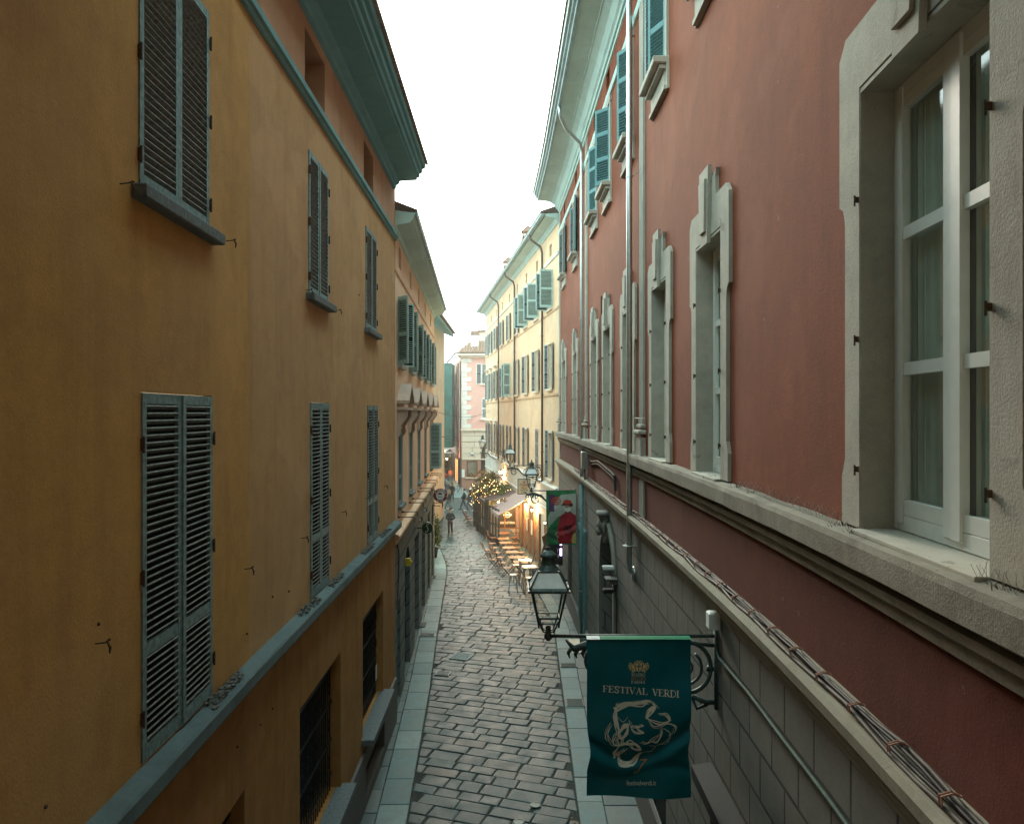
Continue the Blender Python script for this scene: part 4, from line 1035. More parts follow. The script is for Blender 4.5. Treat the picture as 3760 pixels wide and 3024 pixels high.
frontfacade(-5.3,6,6.35,14.0,[wU,wL,w2U,w2L]).build('wall',[PINK],ph)
frontfacade(-5.3,6,3.1,6.15,[(arch0,arch1,3.0,5.75)]).build('upper_base',[BEIGE_ASH],ph)
frontfacade(-5.3,6,0,3.1,[(arch0,arch1,0,3.11)]).build('lower_base',[TERRA],ph)
m=MB(); mx=(arch0+arch1)/2; ar_=(arch1-arch0)/2
for sg in (-1,1):
    for i in range(12):
        t0,t1=i*PI/24,(i+1)*PI/24; f=lambda t:(mx+sg*ar_*math.cos(t),3.4+2.35*math.sin(t)); (a0,b0),(a1,b1)=f(t0),f(t1)
        m.quad([WFp(a0,0.004,b0),WFp(a1,0.004,b1),WFp(a1,0.004,5.76),WFp(a0,0.004,5.76)],0,[(a0,b0),(a1,b1),(a1,5.76),(a0,5.76)])
        m.quad([WFp(a0,0.004,b0),WFp(a1,0.004,b1),WFp(a1,-1.2,b1),WFp(a0,-1.2,b0)],0,[(a0,b0),(a1,b1),(a1,b1),(a0,b0)])
m.build('arch_spandrel',[BEIGE_ASH],ph)
m=MB(); m.quad([(arch0-.2,fy+1.2,0),(arch1+.2,fy+1.2,0),(arch1+.2,fy+1.2,6),(arch0-.2,fy+1.2,6)]); m.build('arch_recess',[DARK],ph)
m=MB(); m.prism([(arch0,3.1),(arch1,3.1),(arch1,3.3),(arch0,3.3)],fy+0.3,fy+1.1); m.prism([(arch0,3.3),(arch1,3.3),(arch1,4.6),(arch0,4.6)],fy+0.8,fy+1.1); m.build('archway_awning',[WOOD_D],ph)
m=MB(); m.box(((-5.3+6)/2-0.05,fy-0.08,6.25),(11.5,0.22,0.20)); m.box((0.35,fy-0.03,3.12),(11.35,0.10,0.12)); m.build('string_course',[BEIGE],ph)
m=MB()
z=6.38; k=0
while z<13.9:
    wq=0.98 if k%2==0 else 0.5
    m.bbox((-5.3+wq/2-0.03,fy-0.02,z+0.245),(wq+0.04,0.10,0.47),0.015); m.bbox((-5.345,fy+wq/2,z+0.245),(0.09,wq-0.05,0.47),0.015)
    z+=0.5; k+=1
m.build('quoin',[WHITE_PL],ph)
# side toward the far street
sd=Vector((-0.152,1,0)).normalized()
def sp_(d,z,n=0): return Vector((-5.3,fy,0))+sd*d+Vector((-n,0,z))
m=MB()
for (z0,z1,mt) in ((0,3.1,0),(3.1,6.15,1),(6.15,14.0,2)): m.quad([sp_(0,z0),sp_(34,z0),sp_(34,z1),sp_(0,z1)],mt)
m.build('side_wall',[TERRA,PINK,PINK],ph)
for d in (1.6,5.2,9,13): 
    for z0 in (7.2,10.8): m=MB(); m.box(sp_(d,z0+0.9,0.03),(0.10,1.1,1.9)); m.build('side_shutter',[SHUT_B],ph)
m=MB(); m.box(sp_(2.2,1.6,0.0),(0.3,1.6,3.0)); m.build('side_doorway',[DARK],ph)
m=MB(); m.box(sp_(6.0,1.4,0.03),(0.12,0.9,2.6)); m.build('lit_shop_window',[GLOW_W],ph)
m=MB(); m.box(sp_(8.5,1.4,0.03),(0.12,0.7,2.6)); m.build('lit_shop_window',[GLOW_W],ph)
m=MB(); m.tube([sp_(1.0,z,0.12) for z in (0,7,13.6)],0.08,6); m.tube([sp_(4,z,0.12) for z in (0,7,13.6)],0.08,6); m.build('side_downpipe',[BROWNPIPE],ph)
# eaves and tiled roof
m=MB()
for (o_,z0,z1) in ((0.25,13.9,14.1),(0.55,14.1,14.28)): m.box((0.35-o_/2,fy+7-o_,(z0+z1)/2),(11.3+o_,14+o_,z1-z0))
m.build('eaves',[BEIGE],ph)
m=MB(); m.tube([(-6.0,fy-0.75,14.34),(6,fy-0.75,14.34)],0.10,8); m.tube([(-6.0,fy-0.75,14.34),(-6.0+sd.x*14,fy+13.5,14.34)],0.10,8); m.build('gutter',[BROWNPIPE],ph)
m=MB(); ridge=fy+3.6
z0r,z1r=14.42,16.0
m.quad([(-5.9,fy-0.7,z0r),(6,fy-0.7,z0r),(6,ridge,z1r),(-4.6,ridge,z1r)]); m.quad([(-5.9,fy-0.7,z0r),(-4.6,ridge,z1r),(-4.6,fy+12,z1r),(-6.2,fy+12,z0r)])
x=-5.4
while x<6:
    f0=max(0,(-4.6-x)/0.8) 
    P0=Vector((x,fy-0.74,z0r+0.04)); P1=Vector((x,ridge,z1r+0.04)); 
    if x<-4.6: P1=P0+(P1-P0)*((x+5.9)/1.3)
    n_=9
    for k in range(n_):
        a=P0+(P1-P0)*(k/n_); b=P0+(P1-P0)*((k+1.12)/n_); m.tube([a,b],[0.115,0.085],7)
    x+=0.30
m.build('roof',[TILE],ph)
# upper set-back storey with its own tile edge
m=MB(); m.box((1.9,fy+8,16.0),(11.5,8,2.6)); m.build('upper_storey',[BEIGE],ph)
m=MB(); m.prism([(-4.4,17.0),(6,18.3),(6,18.45),(-4.4,17.15)],fy+3.7,fy+12)
for k in range(22): m.tube([(-4.4+k*0.2,fy+3.6,17.12+k*0.025),(-4.4+k*0.2,fy+5,17.16+k*0.025)],0.09,6)
m.build('upper_roof',[TILE],ph)
for x,y_,lab,hh in ((-4.05,fy+1.6,'low chimney with a tiled cap at the corner of the pink house roof',1.9),(-2.3,fy+5,'tall white chimney with a round cap above the pink house roof',3.6)):
    t=thing('chimney',lab,'chimney',(x,y_,14.6))
    m=MB(); m.bbox((0,0,hh/2),(0.8,0.7,hh),0.02); child('stack',m,[WHITE_PL],t)
    m=MB(); m.bbox((0,0,hh+0.06),(1.0,0.9,0.12),0.02)
    for sx in (-1,0,1): m.tube([(sx*0.3,-0.45,hh+0.3),(sx*0.3,0.45,hh+0.3)],0.16,7)
    child('cap',m,[TILE],t)
def fwin(h,openL,mat=SHUT_W):
    w_=h[1]-h[0]; ht=h[3]-h[2]
    mb=MB()
    for x in (0.04,w_/2,w_-0.04): mb.box((x,0.1,ht/2),(0.09,0.06,ht))
    for z in (0.04,ht-0.04): mb.box((w_/2,0.1,z),(w_-0.1,0.055,0.08))
    o=link('window',mb.mesh('window',[PVC]),ph,WFp(h[0],0,h[2]))
    g2=MB(); g2.quad([(0,0.13,0),(w_,0.13,0),(w_,0.13,ht),(0,0.13,ht)]); child('pane',g2,[PANE],o)
    if openL:
        child('shutter',leaf(w_/2,ht,mat,(0.5,),0.09),None,o,(0,-0.03,0),PI-0.08 if False else -math.radians(176)); child('shutter',leaf(w_/2,ht,mat,(0.5,),0.09,True),None,o,(w_,-0.03,0),math.radians(176))
        g2=MB(); 
        for k in range(9): g2.tube([(0.05+k*(w_-0.1)/8,-0.08,0),(0.05+k*(w_-0.1)/8,-0.08,0.95)],0.012,4)
        g2.box((w_/2,-0.08,0.97),(w_,0.03,0.03)); child('railing',g2,[IRON],o)
    else:
        child('shutter',leaf(w_/2,ht,mat,(0.5,),0.09),None,o,(0,-0.02,0)); child('shutter',leaf(w_/2,ht,mat,(0.5,),0.09,True),None,o,(w_,-0.02,0))
    g2=MB(); g2.bbox((w_/2,-0.08,-0.07),(w_+0.4,0.22,0.14),0.02); child('sill',g2,[BEIGE],o)
fwin(wU,True); fwin(wL,False); fwin(w2U,True); fwin(w2L,False)
# framed painting on the wall
fp=thing('framed_painting','old dark painting in a wooden frame on the terracotta base of the pink house','painting',(fx(1734),fy,1.4))
m=MB()
for x in (-0.52,0.52): m.box((x,-0.06,0.75),(0.10,0.12,1.6))
for z in (0,1.5): m.box((0,-0.06,z),(0.94,0.11,0.10))
child('frame',m,[WOOD_D],fp)
m=MB(); m.quad([(-0.48,-0.03,0.04),(0.48,-0.03,0.04),(0.48,-0.03,1.46),(-0.48,-0.03,1.46)]); child('canvas',m,[plaster('old_painting',(0.10,0.10,0.08),(0.30,0.25,0.18),(0.05,0.05,0.045))],fp)
m=MB(); m.bbox((0,-0.10,-0.28),(1.5,0.22,0.10),0.02); child('shelf',m,[BEIGE],fp)
wl=thing('wall_lantern','tiny hanging lantern on the pale base above the old painting','lantern',(fx(1734),fy,3.45))
m=MB(); m.tube([(0,-0.02,0.9),(0,-0.12,0.85),(0,-0.12,0.35)],0.02,5); child('rod',m,[IRON],wl); m=MB(); m.frustum(0.0,0.06,0.25,0.13,(0,-0.12,0)); m.frustum(0.25,0.15,0.38,0.03,(0,-0.12,0)); child('lamp_shade',m,[ZINC],wl)
m=MB(); m.bbox((0,-0.03,0),(0.3,0.05,0.85),0.01); tag(m.build('wall_plaque',[SHUT_W],None,(-5.2,fy-0.03,1.6)),'small white plaque on the corner of the pink house','sign')

# ================================================================== FAR LEFT BUILDINGS, scaffold, closing wall
gt=thing('grey_house','grey-green house with a projecting tiled eave corner rising beyond the salmon house','building',(-8,48,0))
m=MB(); m.quad([(-5.6,46,0),(-5.3,58,0),(-5.3,58,14.2),(-5.6,46,14.2)]); m.quad([(-5.6,46,0),(-16,46,0),(-16,46,14.2),(-5.6,46,14.2)]); m.build('wall',[BEIGE],gt)
m=MB()
def slab(mb,x0,x1,y0,y1,z0,z1,lift=0):
    mb.prism([(x0,z0+lift),(x1,z0),(x1,z1),(x0,z1+lift)],y0,y1)
slab(m,-10,-4.55,45.2,58,13.95,14.15,2.0); m.build('eaves',[EAVE],gt)
m=MB(); slab(m,-10,-4.4,45.0,58,14.16,14.28,2.05); m.build('roof',[TILE],gt)
# the house must not show over the street: its wall stands behind the salmon house
sc2=thing('scaffolded_building','building wrapped in dark green scaffold netting at the end of the far street','building',(-9,84,0))
m=MB(); m.box((-9.6,86,8.9),(5.6,4,9.6)); 
m.build('net',[GREENNET],sc2)
m=MB()
for k in range(9):
    x=-8.3+0.20*k; m.tube([(x-0.1*k,84.2+k*1.8,3.6),(x-0.1*k,84.2+k*1.8,13.5-k*0.35)],0.07,5)
m.build('scaffold_pole',[SHUT_W],sc2)
m=MB()
for k in range(8): m.quad([(-6.9-0.29*k,85+k*1.9,4.2),(-6.9-0.29*(k+1)+0.1,86.6+k*1.9,4.2),(-6.9-0.29*(k+1)+0.1,86.6+k*1.9,13.2-k*0.4),(-6.9-0.29*k,85+k*1.9,13.2-k*0.4)])
m.build('net_side',[GREENNET],sc2)
m=MB()
for z in (5.8,7.8,9.8,11.8): m.box((-12.8,83.8,z),(2.4,0.5,0.12)); m.tube([(-14,83.6,z+0.9),(-11.6,83.6,z+0.9)],0.05,5)
for x in (-14,-12.8,-11.9): m.tube([(x,83.6,0),(x,83.6,13.4)],0.05,5)
m.build('scaffold_deck',[ZINC],sc2)
m=MB(); m.prism([(-14,3.1),(-6.9,3.1),(-6.9,3.4),(-14,3.4)],83.6,88); m.prism([(-15,3.1),(-8.0,3.1),(-8.0,3.4),(-15,3.4)],88,117.5); m.build('gantry',[IRON_G],sc2)
m=MB(); m.quad([(-12.2,84.5,0),(-13.5,112,0),(-13.5,112,4),(-12.2,84.5,4)]); m.build('shaded_wall',[GRAN],sc2)
cl=thing('closing_building','dark brick building closing off the far street behind the walkers','building',(-11,118,0))
m=MB(); m.box((-11,120,6),(14,4,12)); m.build('wall',[simple('dark_brick',(0.07,0.045,0.035),0.9,var=0.3,scale=3)],cl)
m=MB(); m.box((-11,117.9,2),(3,0.3,4)); m.build('doorway',[DARK],cl)
# house behind the camera: the street is spanned behind the viewpoint
bb=thing('bridge_house','house spanning the street behind the viewpoint','building',(0,-4,0))
m=MB(); m.prism([(-6,0),(6,0),(6,20),(-6,20)],-5.5,-0.8); m.build('wall',[STONE],bb)
m=MB(); m.prism([(-2.7,13.0),(2.2,13.0),(2.2,13.3),(-2.7,13.3)],-0.8,4.8); m.build('eaves',[EAVE],bb)  # unseen overhang, added to block sky above the near walls
lb=thing('pale_house','pale house on the left of the small square, mostly hidden by the salmon house','building',(-12,64,0))
m=MB(); m.quad([(-11.5,58,0),(-12.5,83,0),(-12.5,83,11),(-11.5,58,11)]); m.quad([(-11.5,58,0),(-20,58,0),(-20,58,11),(-11.5,58,11)]); m.build('wall',[BEIGE],lb)
m=MB(); m.prism([(-18,12.8),(-10.9,10.9),(-10.9,11.1),(-18,13)],57.5,83); m.build('roof',[TILE],lb)

# ================================================================== LANTERNS ON BRACKETS
LBODY=MB()   # iron frame; local origin = centre of the bracket end
LB=LBODY; q=0.19
LB.lathe([(0.02,-0.06),(0.05,-0.03),(0.055,0.0),(0.04,0.03),(0.03,0.06),(0.035,0.11),(0.02,0.14)],(0,0,0),10)
for a in (PI/4,3*PI/4,5*PI/4,7*PI/4):
    c_,s_=math.cos(a),math.sin(a)
    LB.tube([(c_*0.02,s_*0.02,0.06),(c_*0.09,s_*0.09,0.07),(c_*0.125,s_*0.125,0.12),(c_*0.15,s_*0.15,0.18),(c_*0.175,s_*0.175,0.21)],0.010,6)
    LB.tube([(c_*0.175,s_*0.175,0.14),(c_*0.18,s_*0.18,0.19),(c_*0.30,s_*0.30,0.60)],[0.012,0.014,0.015],6)
for z,a in ((0.19,0.125),(0.25,0.137),(0.595,0.215)):
    for p1,p2 in (((-a,-a),(a,-a)),((a,-a),(a,a)),((a,a),(-a,a)),((-a,a),(-a,-a))): LB.tube([(*p1,z),(*p2,z)],0.009,5)
LB.frustum(0.600,0.262,0.625,0.262); LB.frustum(0.626,0.245,0.650,0.225)
for a in (PI/4,3*PI/4,5*PI/4,7*PI/4):
    c_,s_=math.cos(a),math.sin(a); LB.tube([(c_*0.33,s_*0.33,0.645),(c_*0.185,s_*0.185,0.835)],0.011,5); LB.sphere((c_*0.335,s_*0.335,0.655),0.02,6,4)
LB.frustum(0.825,0.138,0.845,0.132)
LB.lathe([(0.145,0.845),(0.125,0.87),(0.095,0.91),(0.085,0.96),(0.085,1.0),(0.105,1.005),(0.108,1.02),(0.10,1.04),(0.06,1.075),(0.035,1.09),(0.03,1.11),(0.035,1.125),(0.015,1.14),(0.018,1.155),(0.003,1.18)],(0,0,0),16)
LFR=LB.mesh('lantern_frame',[IRON_G],False)
m=MB(); m.frustum(0.640,0.225,0.832,0.132,cap=False); LROOF=m.mesh('roof_glass',[LAMPGLASS])
m=MB(); m.frustum(0.20,0.122,0.592,0.205,cap=False); LGL=m.mesh('side_glass',[LAMPCLEAR])
def scroll(mb,c,r0,turns,dirn,start,rad=0.018,n=26,y=0):
    pts=[]
    for i in range(n+1):
        t=i/n; a=start+dirn*turns*2*PI*t; r=r0*(1-0.8*t); pts.append((c[0]+r*math.cos(a),y,c[1]+r*math.sin(a)))
    mb.tube(pts,[rad*(1-0.5*i/n) for i in range(n+1)],6)
def bracket_mesh(L):
    """arm from the wall (x=0) out to x=-L, scrolls beneath; local x runs into the street negative"""
    mb=MB()
    mb.tube([(0.02,0,0),(-L,0,0)],0.022,8); mb.tube([(-L,0,0),(-L-0.05,0,0.0)],0.035,8)
    mb.box((-0.02,0,-0.42),(0.04,0.09,1.0)); 
    mb.tube([(0,0,-0.12),(-0.22,0,-0.10),(-0.42,0,-0.06)],0.026,6)
    mb.tube([(-0.42+0.36*0,0,-0.08)]+[(-0.38+0.30*math.cos(a),0,-0.40+0.32*math.sin(a)) for a in [PI*0.5-PI*1.25*k/14 for k in range(15)]],0.028,7)
    scroll(mb,(-0.42,-0.42),0.24,1.6,-1,PI*0.3,0.022)
    mb.tube([(0,0,-0.42),(-0.12,0,-0.40),(-0.12,0,-0.44)],0.03,6); mb.tube([(0,0,-0.84),(-0.16,0,-0.83),(-0.32,0,-0.76)],0.034,6)
    mb.tube([(-0.32,0,-0.78),(-0.26,0,-0.92),(-0.12,0,-0.86)],0.022,6)
    # leafy arm sweeping out to the tip
    mb.tube([(-0.42,0,-0.62),(-0.75,0,-0.60),(-1.05,0,-0.46),(-1.3,0,-0.20),(-1.62,0,-0.10),(-1.82,0,-0.16),(-1.92,0,-0.05)],[0.03,0.034,0.03,0.045,0.06,0.045,0.012],7)
    scroll(mb,(-1.50,-0.34),0.20,1.1,1,PI*0.55,0.028)
    scroll(mb,(-0.85,-0.34),0.20,1.5,1,PI*0.2,0.020)
    for k in range(7):
        x=-1.3-0.09*k; mb.tube([(x,0,-0.14),(x-0.05,0.0,-0.22-0.02*(k%2)),(x-0.03,0,-0.28)],[0.03,0.024,0.008],5)
    return mb
def lantern(W,Y,L,z,label,scale=1.0,tip=None,rot=None):
    d=W.sY(Y); base=W.pt(d,0.04,z)
    rz=rot
    if tip is not None:
        v=Vector(tip)-base; rz=math.atan2(-v.y,-v.x); L=v.xy.length
    t=thing('bracket_lantern',label,'street lantern',base,rz,'old lanterns on scrolled iron brackets')
    child('bracket',bracket_mesh(L),[IRON_G],t,smooth=True)
    f=child('lantern_frame',LFR,None,t,(-L,0,0)); child('roof_glass',LROOF,None,f); child('side_glass',LGL,None,f)
    return t,base,rz,L
T1,B1,R1,L1_=lantern(WR1,9.39,2.1,5.18,'old iron lantern on the scrolled bracket that carries the teal banner',tip=(0.46,9.39,5.18))
T2,B2,R2,L2_=lantern(WR1,28.0,1.8,5.08,'old iron lantern on the bracket of the green portrait banner',tip=(0.74,28.0,5.08))
T3,B3,R3,L3_=lantern(WR2,38.6,1.7,5.30,'old iron lantern over the hanging shop sign on the yellow house',tip=(-0.10,38.4,5.3))
T4,B4,R4,L4_=lantern(WR2,54.0,1.6,5.30,'farthest old iron lantern, in front of the archway',tip=(-2.12,53.4,5.3))

# ------------------------------------------------------------------ banners
class Sheet:
    """crumpled hanging banner; u 0..1 across, v 0..1 downward; faces -Y"""
    def __init__(s,x0,x1,Y,z1,z0,seed,amp): s.x0,s.x1,s.Y,s.z1,s.z0,s.seed,s.amp=x0,x1,Y,z1,z0,seed,amp
    def P(s,u,v,off=0.0):
        x=s.x0+(s.x1-s.x0)*u; z=s.z1+(s.z0-s.z1)*v; a=s.amp
        d=a*0.55*math.sin(v*9+u*3+s.seed)*min(1,v*2)
        d+=a*1.6*noise.noise(Vector((u*1.6+s.seed,v*2.6+u*1.3,s.seed)))*min(1,v*3)
        # a strong diagonal fold about two thirds down and a curl at the hem
        k=v-(0.66+0.16*math.sin(u*PI*1.0+0.3)-0.06); d+=-a*1.6*math.exp(-(k/0.035)**2)+a*1.1*math.exp(-((k-0.08)/0.05)**2)
        k=v-(0.84+0.05*math.sin(u*6)); d+=-a*0.9*math.exp(-(k/0.03)**2)
        pinch=0.03*math.exp(-((v-0.70)/0.10)**2)*(0.5-u)*2*(s.x1-s.x0)
        return Vector((x+pinch,s.Y-d-off,z+0.012*math.sin(u*PI*2)*v))
def ribbon(mb,sh_,pts,w,mat=0,off=0.004,taper=True):
    """painted stroke that follows the crumpled sheet"""
    Q=[]; 
    for (a,b),(c,d) in zip(pts,pts[1:]):
        n=max(2,int(math.hypot(c-a,d-b)/0.02))
        for k in range(n): Q.append((a+(c-a)*k/n,b+(d-b)*k/n))
    Q.append(pts[-1]); n=len(Q); L=[];asp=(sh_.z1-sh_.z0)/(sh_.x1-sh_.x0)
    for i,(u,v) in enumerate(Q):
        a=Q[max(i-1,0)]; b=Q[min(i+1,n-1)]; dx,dy=(b[0]-a[0]),(b[1]-a[1])*asp; l=math.hypot(dx,dy) or 1
        t=i/(n-1); ww=w*(0.35+0.65*math.sin(PI*min(max(t,0.06),0.94))) if taper else w
        nx,ny=-dy/l*ww/2,dx/l*ww/2/asp
        L.append((sh_.P(u+nx,v+ny,off),sh_.P(u-nx,v-ny,off)))
    for (a,b),(c,d) in zip(L,L[1:]): mb.quad([a,b,d,c],mat)
def spl(pts,n=6):
    Q=[]
    for i in range(len(pts)-1):
        p0=pts[max(i-1,0)];p1=pts[i];p2=pts[i+1];p3=pts[min(i+2,len(pts)-1)]
        for k in range(n):
            t=k/n; Q.append(tuple(0.5*(2*b+(c-a)*t+(2*a-5*b+4*c-d)*t*t+(3*b-a-3*c+d)*t**3) for a,b,c,d in zip(p0,p1,p2,p3)))
    Q.append(pts[-1]); return Q
TK,TN=0.16,0.055     # thick and thin stroke of the serif capitals, in cap heights
def ser(x,y,l=0.34): return ([(x-l/2,y),(x+l/2,y)],TN)
GL={'F':(0.62,[([(0.16,0),(0.16,1)],TK),([(0.02,0.03),(0.58,0.03)],TN),([(0.58,0.0),(0.58,0.26)],TN),([(0.16,0.48),(0.42,0.48)],TN),([(0.42,0.36),(0.42,0.6)],TN),ser(0.16,0.97)]),
'E':(0.68,[([(0.16,0),(0.16,1)],TK),([(0.02,0.03),(0.6,0.03)],TN),([(0.6,0.0),(0.6,0.24)],TN),([(0.16,0.48),(0.42,0.48)],TN),([(0.42,0.36),(0.42,0.6)],TN),([(0.02,0.97),(0.63,0.97)],TN),([(0.63,0.72),(0.63,1.0)],TN)]),
'S':(0.58,[(spl([(0.5,0.26),(0.42,0.06),(0.24,0.02),(0.1,0.14),(0.12,0.34),(0.3,0.5),(0.46,0.64),(0.48,0.84),(0.32,0.98),(0.14,0.94),(0.05,0.72)]),0.12)]),
'T':(0.70,[([(0.35,0),(0.35,1)],TK),([(0.03,0.03),(0.67,0.03)],TN),([(0.04,0.0),(0.04,0.28)],TN),([(0.66,0.0),(0.66,0.28)],TN),ser(0.35,0.97)]),
'I':(0.36,[([(0.18,0),(0.18,1)],TK),ser(0.18,0.03),ser(0.18,0.97)]),
'V':(0.74,[([(0.12,0.0),(0.38,1.0)],TK),([(0.64,0.0),(0.38,1.0)],TN),ser(0.12,0.03),ser(0.64,0.03,0.26)]),
'A':(0.74,[([(0.36,0.0),(0.12,1.0)],TN),([(0.36,0.0),(0.62,1.0)],TK),([(0.2,0.66),(0.52,0.66)],TN),ser(0.12,0.97,0.26),ser(0.62,0.97)]),
'L':(0.62,[([(0.16,0),(0.16,1)],TK),ser(0.16,0.03),([(0.02,0.97),(0.58,0.97)],TN),([(0.58,0.7),(0.58,1.0)],TN)]),
'R':(0.74,[([(0.16,0),(0.16,1)],TK),(spl([(0.04,0.03),(0.4,0.03),(0.56,0.26),(0.4,0.5),(0.16,0.52)]),0.09),([(0.36,0.52),(0.64,1.0)],TK),ser(0.16,0.97),ser(0.64,0.97,0.2)]),
'D':(0.76,[([(0.16,0),(0.16,1)],TK),(spl([(0.02,0.03),(0.4,0.04),(0.66,0.28),(0.66,0.72),(0.4,0.96),(0.02,0.97)]),0.09)]),
'O':(0.76,[(spl([(0.38,0.02),(0.1,0.25),(0.1,0.75),(0.38,0.98),(0.66,0.75),(0.66,0.25),(0.38,0.02)]),0.11)]),
'G':(0.76,[(spl([(0.64,0.2),(0.4,0.02),(0.1,0.25),(0.1,0.75),(0.4,0.98),(0.64,0.8),(0.64,0.55)]),0.11),([(0.46,0.55),(0.72,0.55)],TN)]),
'P':(0.64,[([(0.16,0),(0.16,1)],TK),(spl([(0.04,0.03),(0.4,0.03),(0.56,0.28),(0.4,0.54),(0.16,0.56)]),0.09),ser(0.16,0.97)]),
'M':(0.9,[([(0.14,0),(0.14,1)],TN),([(0.14,0),(0.44,0.9)],TK),([(0.74,0),(0.44,0.9)],TN),([(0.74,0),(0.74,1)],TK),ser(0.14,0.97,0.22),ser(0.74,0.97)]),
' ':(0.4,[])}
def serif(mb,sh_,text,u0,u1,v0,capv,mat=0,slope=0.0,sq=1.0):
    asp=(sh_.z1-sh_.z0)/(sh_.x1-sh_.x0); tot=sum(GL[c][0] for c in text); s=(u1-u0)/tot; u=u0
    cap=capv
    for c in text:
        wd,st=GL[c]
        for pts,w_ in st: ribbon(mb,sh_,[(u+x*s,v0+slope*(u+x*s-u0)+y*cap) for x,y in pts],w_*(s+cap*asp)/2,mat,taper=False)
        u+=wd*s

s1=Sheet(1.545-0.02,2.27,9.36,5.17,3.17,2.0,0.030)
kx=lambda x: (x-CX)*9.27/F
s1=Sheet(kx(2155),kx(2537),9.27,5.165,3.20,2.0,0.034)
bn=thing('banner','dark teal crumpled festival banner with pale brush strokes hanging from the nearest bracket','banner',(kx(2345),9.39,5.18),group='festival banners')
def grid(sh_,nu,nv,off=0):
    mb=MB(); b=0
    for j in range(nv+1):
        for i in range(nu+1): mb.v.append(tuple(sh_.P(i/nu,j/nv,off)))
    for j in range(nv):
        for i in range(nu):
            a=j*(nu+1)+i; mb.f.append((a,a+nu+1,a+nu+2,a+1)); mb.m.append(0)
    return mb
link('cloth',grid(s1,40,60).mesh('cloth',[TEALV],True),bn,None)
m=MB()   # the turned-over sleeve round the bracket arm
for k in range(24):
    a,b=k/24,(k+1)/24
    arc=[(0.0,0.0),(-0.015,0.014),(0.05,0.028),(0.16,0.020),(0.17,-0.1)]
    for (y0,z0),(y1,z1) in zip(arc,arc[1:]):
        A=s1.P(a,0);B=s1.P(b,0); m.quad([A+Vector((0,y0,z0)),B+Vector((0,y0,z0)),B+Vector((0,y1,z1)),A+Vector((0,y1,z1))],1 if k<3 else 0)
link('sleeve',m.mesh('sleeve',[BGREEN,SHUT_W]),bn,None)
def uv1(x,y):  # crop pixel of the photographed banner -> banner coordinates
    return ((x-235-(20*(y-270)/1330)*0.5)/(1115-235), (y-290)/(1600-290))
ua,ub=uv1(357,0)[0]+0.01,uv1(1012,0)[0]; va=uv1(0,668)[1]; us=ua+(ub-ua)*0.608
for tx_,a_,b_,v_,c_,s_ in (('FESTIVAL',ua,us-0.012,va,0.042,0.042),('VERDI',us+0.032,ub,va+0.042*(us+0.032-ua),0.042,0.042),('TEATRO',0.425,0.56,uv1(0,566)[1],0.019,0),('PARMA',0.425,0.56,uv1(0,630)[1],0.017,0)):
    m=MB(); serif(m,s1,tx_,a_,b_,v_,c_,slope=s_); link('lettering',m.mesh('lettering',[BWHITE]),bn,None)
m=MB(); serif(m,s1,'REGIO',0.425,0.565,uv1(0,596)[1],0.022); link('gold_lettering',m.mesh('gold_lettering',[BORANGE]),bn,None)
# crest: shield with a cross, flanked by curling leaves
m=MB()
shp=[uv1(x,y) for x,y in ((648,478),(702,478),(702,520),(690,545),(675,556),(660,545),(648,520))]
m.quad([s1.P(u,v,0.005) for u,v in shp][::-1],0)
ribbon(m,s1,[uv1(675,480),uv1(675,548)],0.010,1,0.008,False); ribbon(m,s1,[uv1(655,506),uv1(696,506)],0.010,1,0.008,False)
for sg in (-1,1):
    for k in range(6):
        a=math.radians(-60+k*32); x,y=675+sg*46,508
        ribbon(m,s1,[uv1(x+p[0],y+p[1]) for p in spl([(0,8),(sg*18*math.cos(a),18*math.sin(a)),(sg*40*math.cos(a+.25),38*math.sin(a+.2)),(sg*34*math.cos(a+.7),34*math.sin(a+.6))])],0.008,2)
    ribbon(m,s1,[uv1(675+sg*30,470),uv1(675+sg*44,500),uv1(675+sg*34,548),uv1(675+sg*60,556)],0.014,2)
ribbon(m,s1,[uv1(650,470),uv1(662,462),uv1(675,472),uv1(688,462),uv1(702,470)],0.012,2)
link('crest',m.mesh('crest',[BGOLD,TEALV,BGOLD]),bn,None)
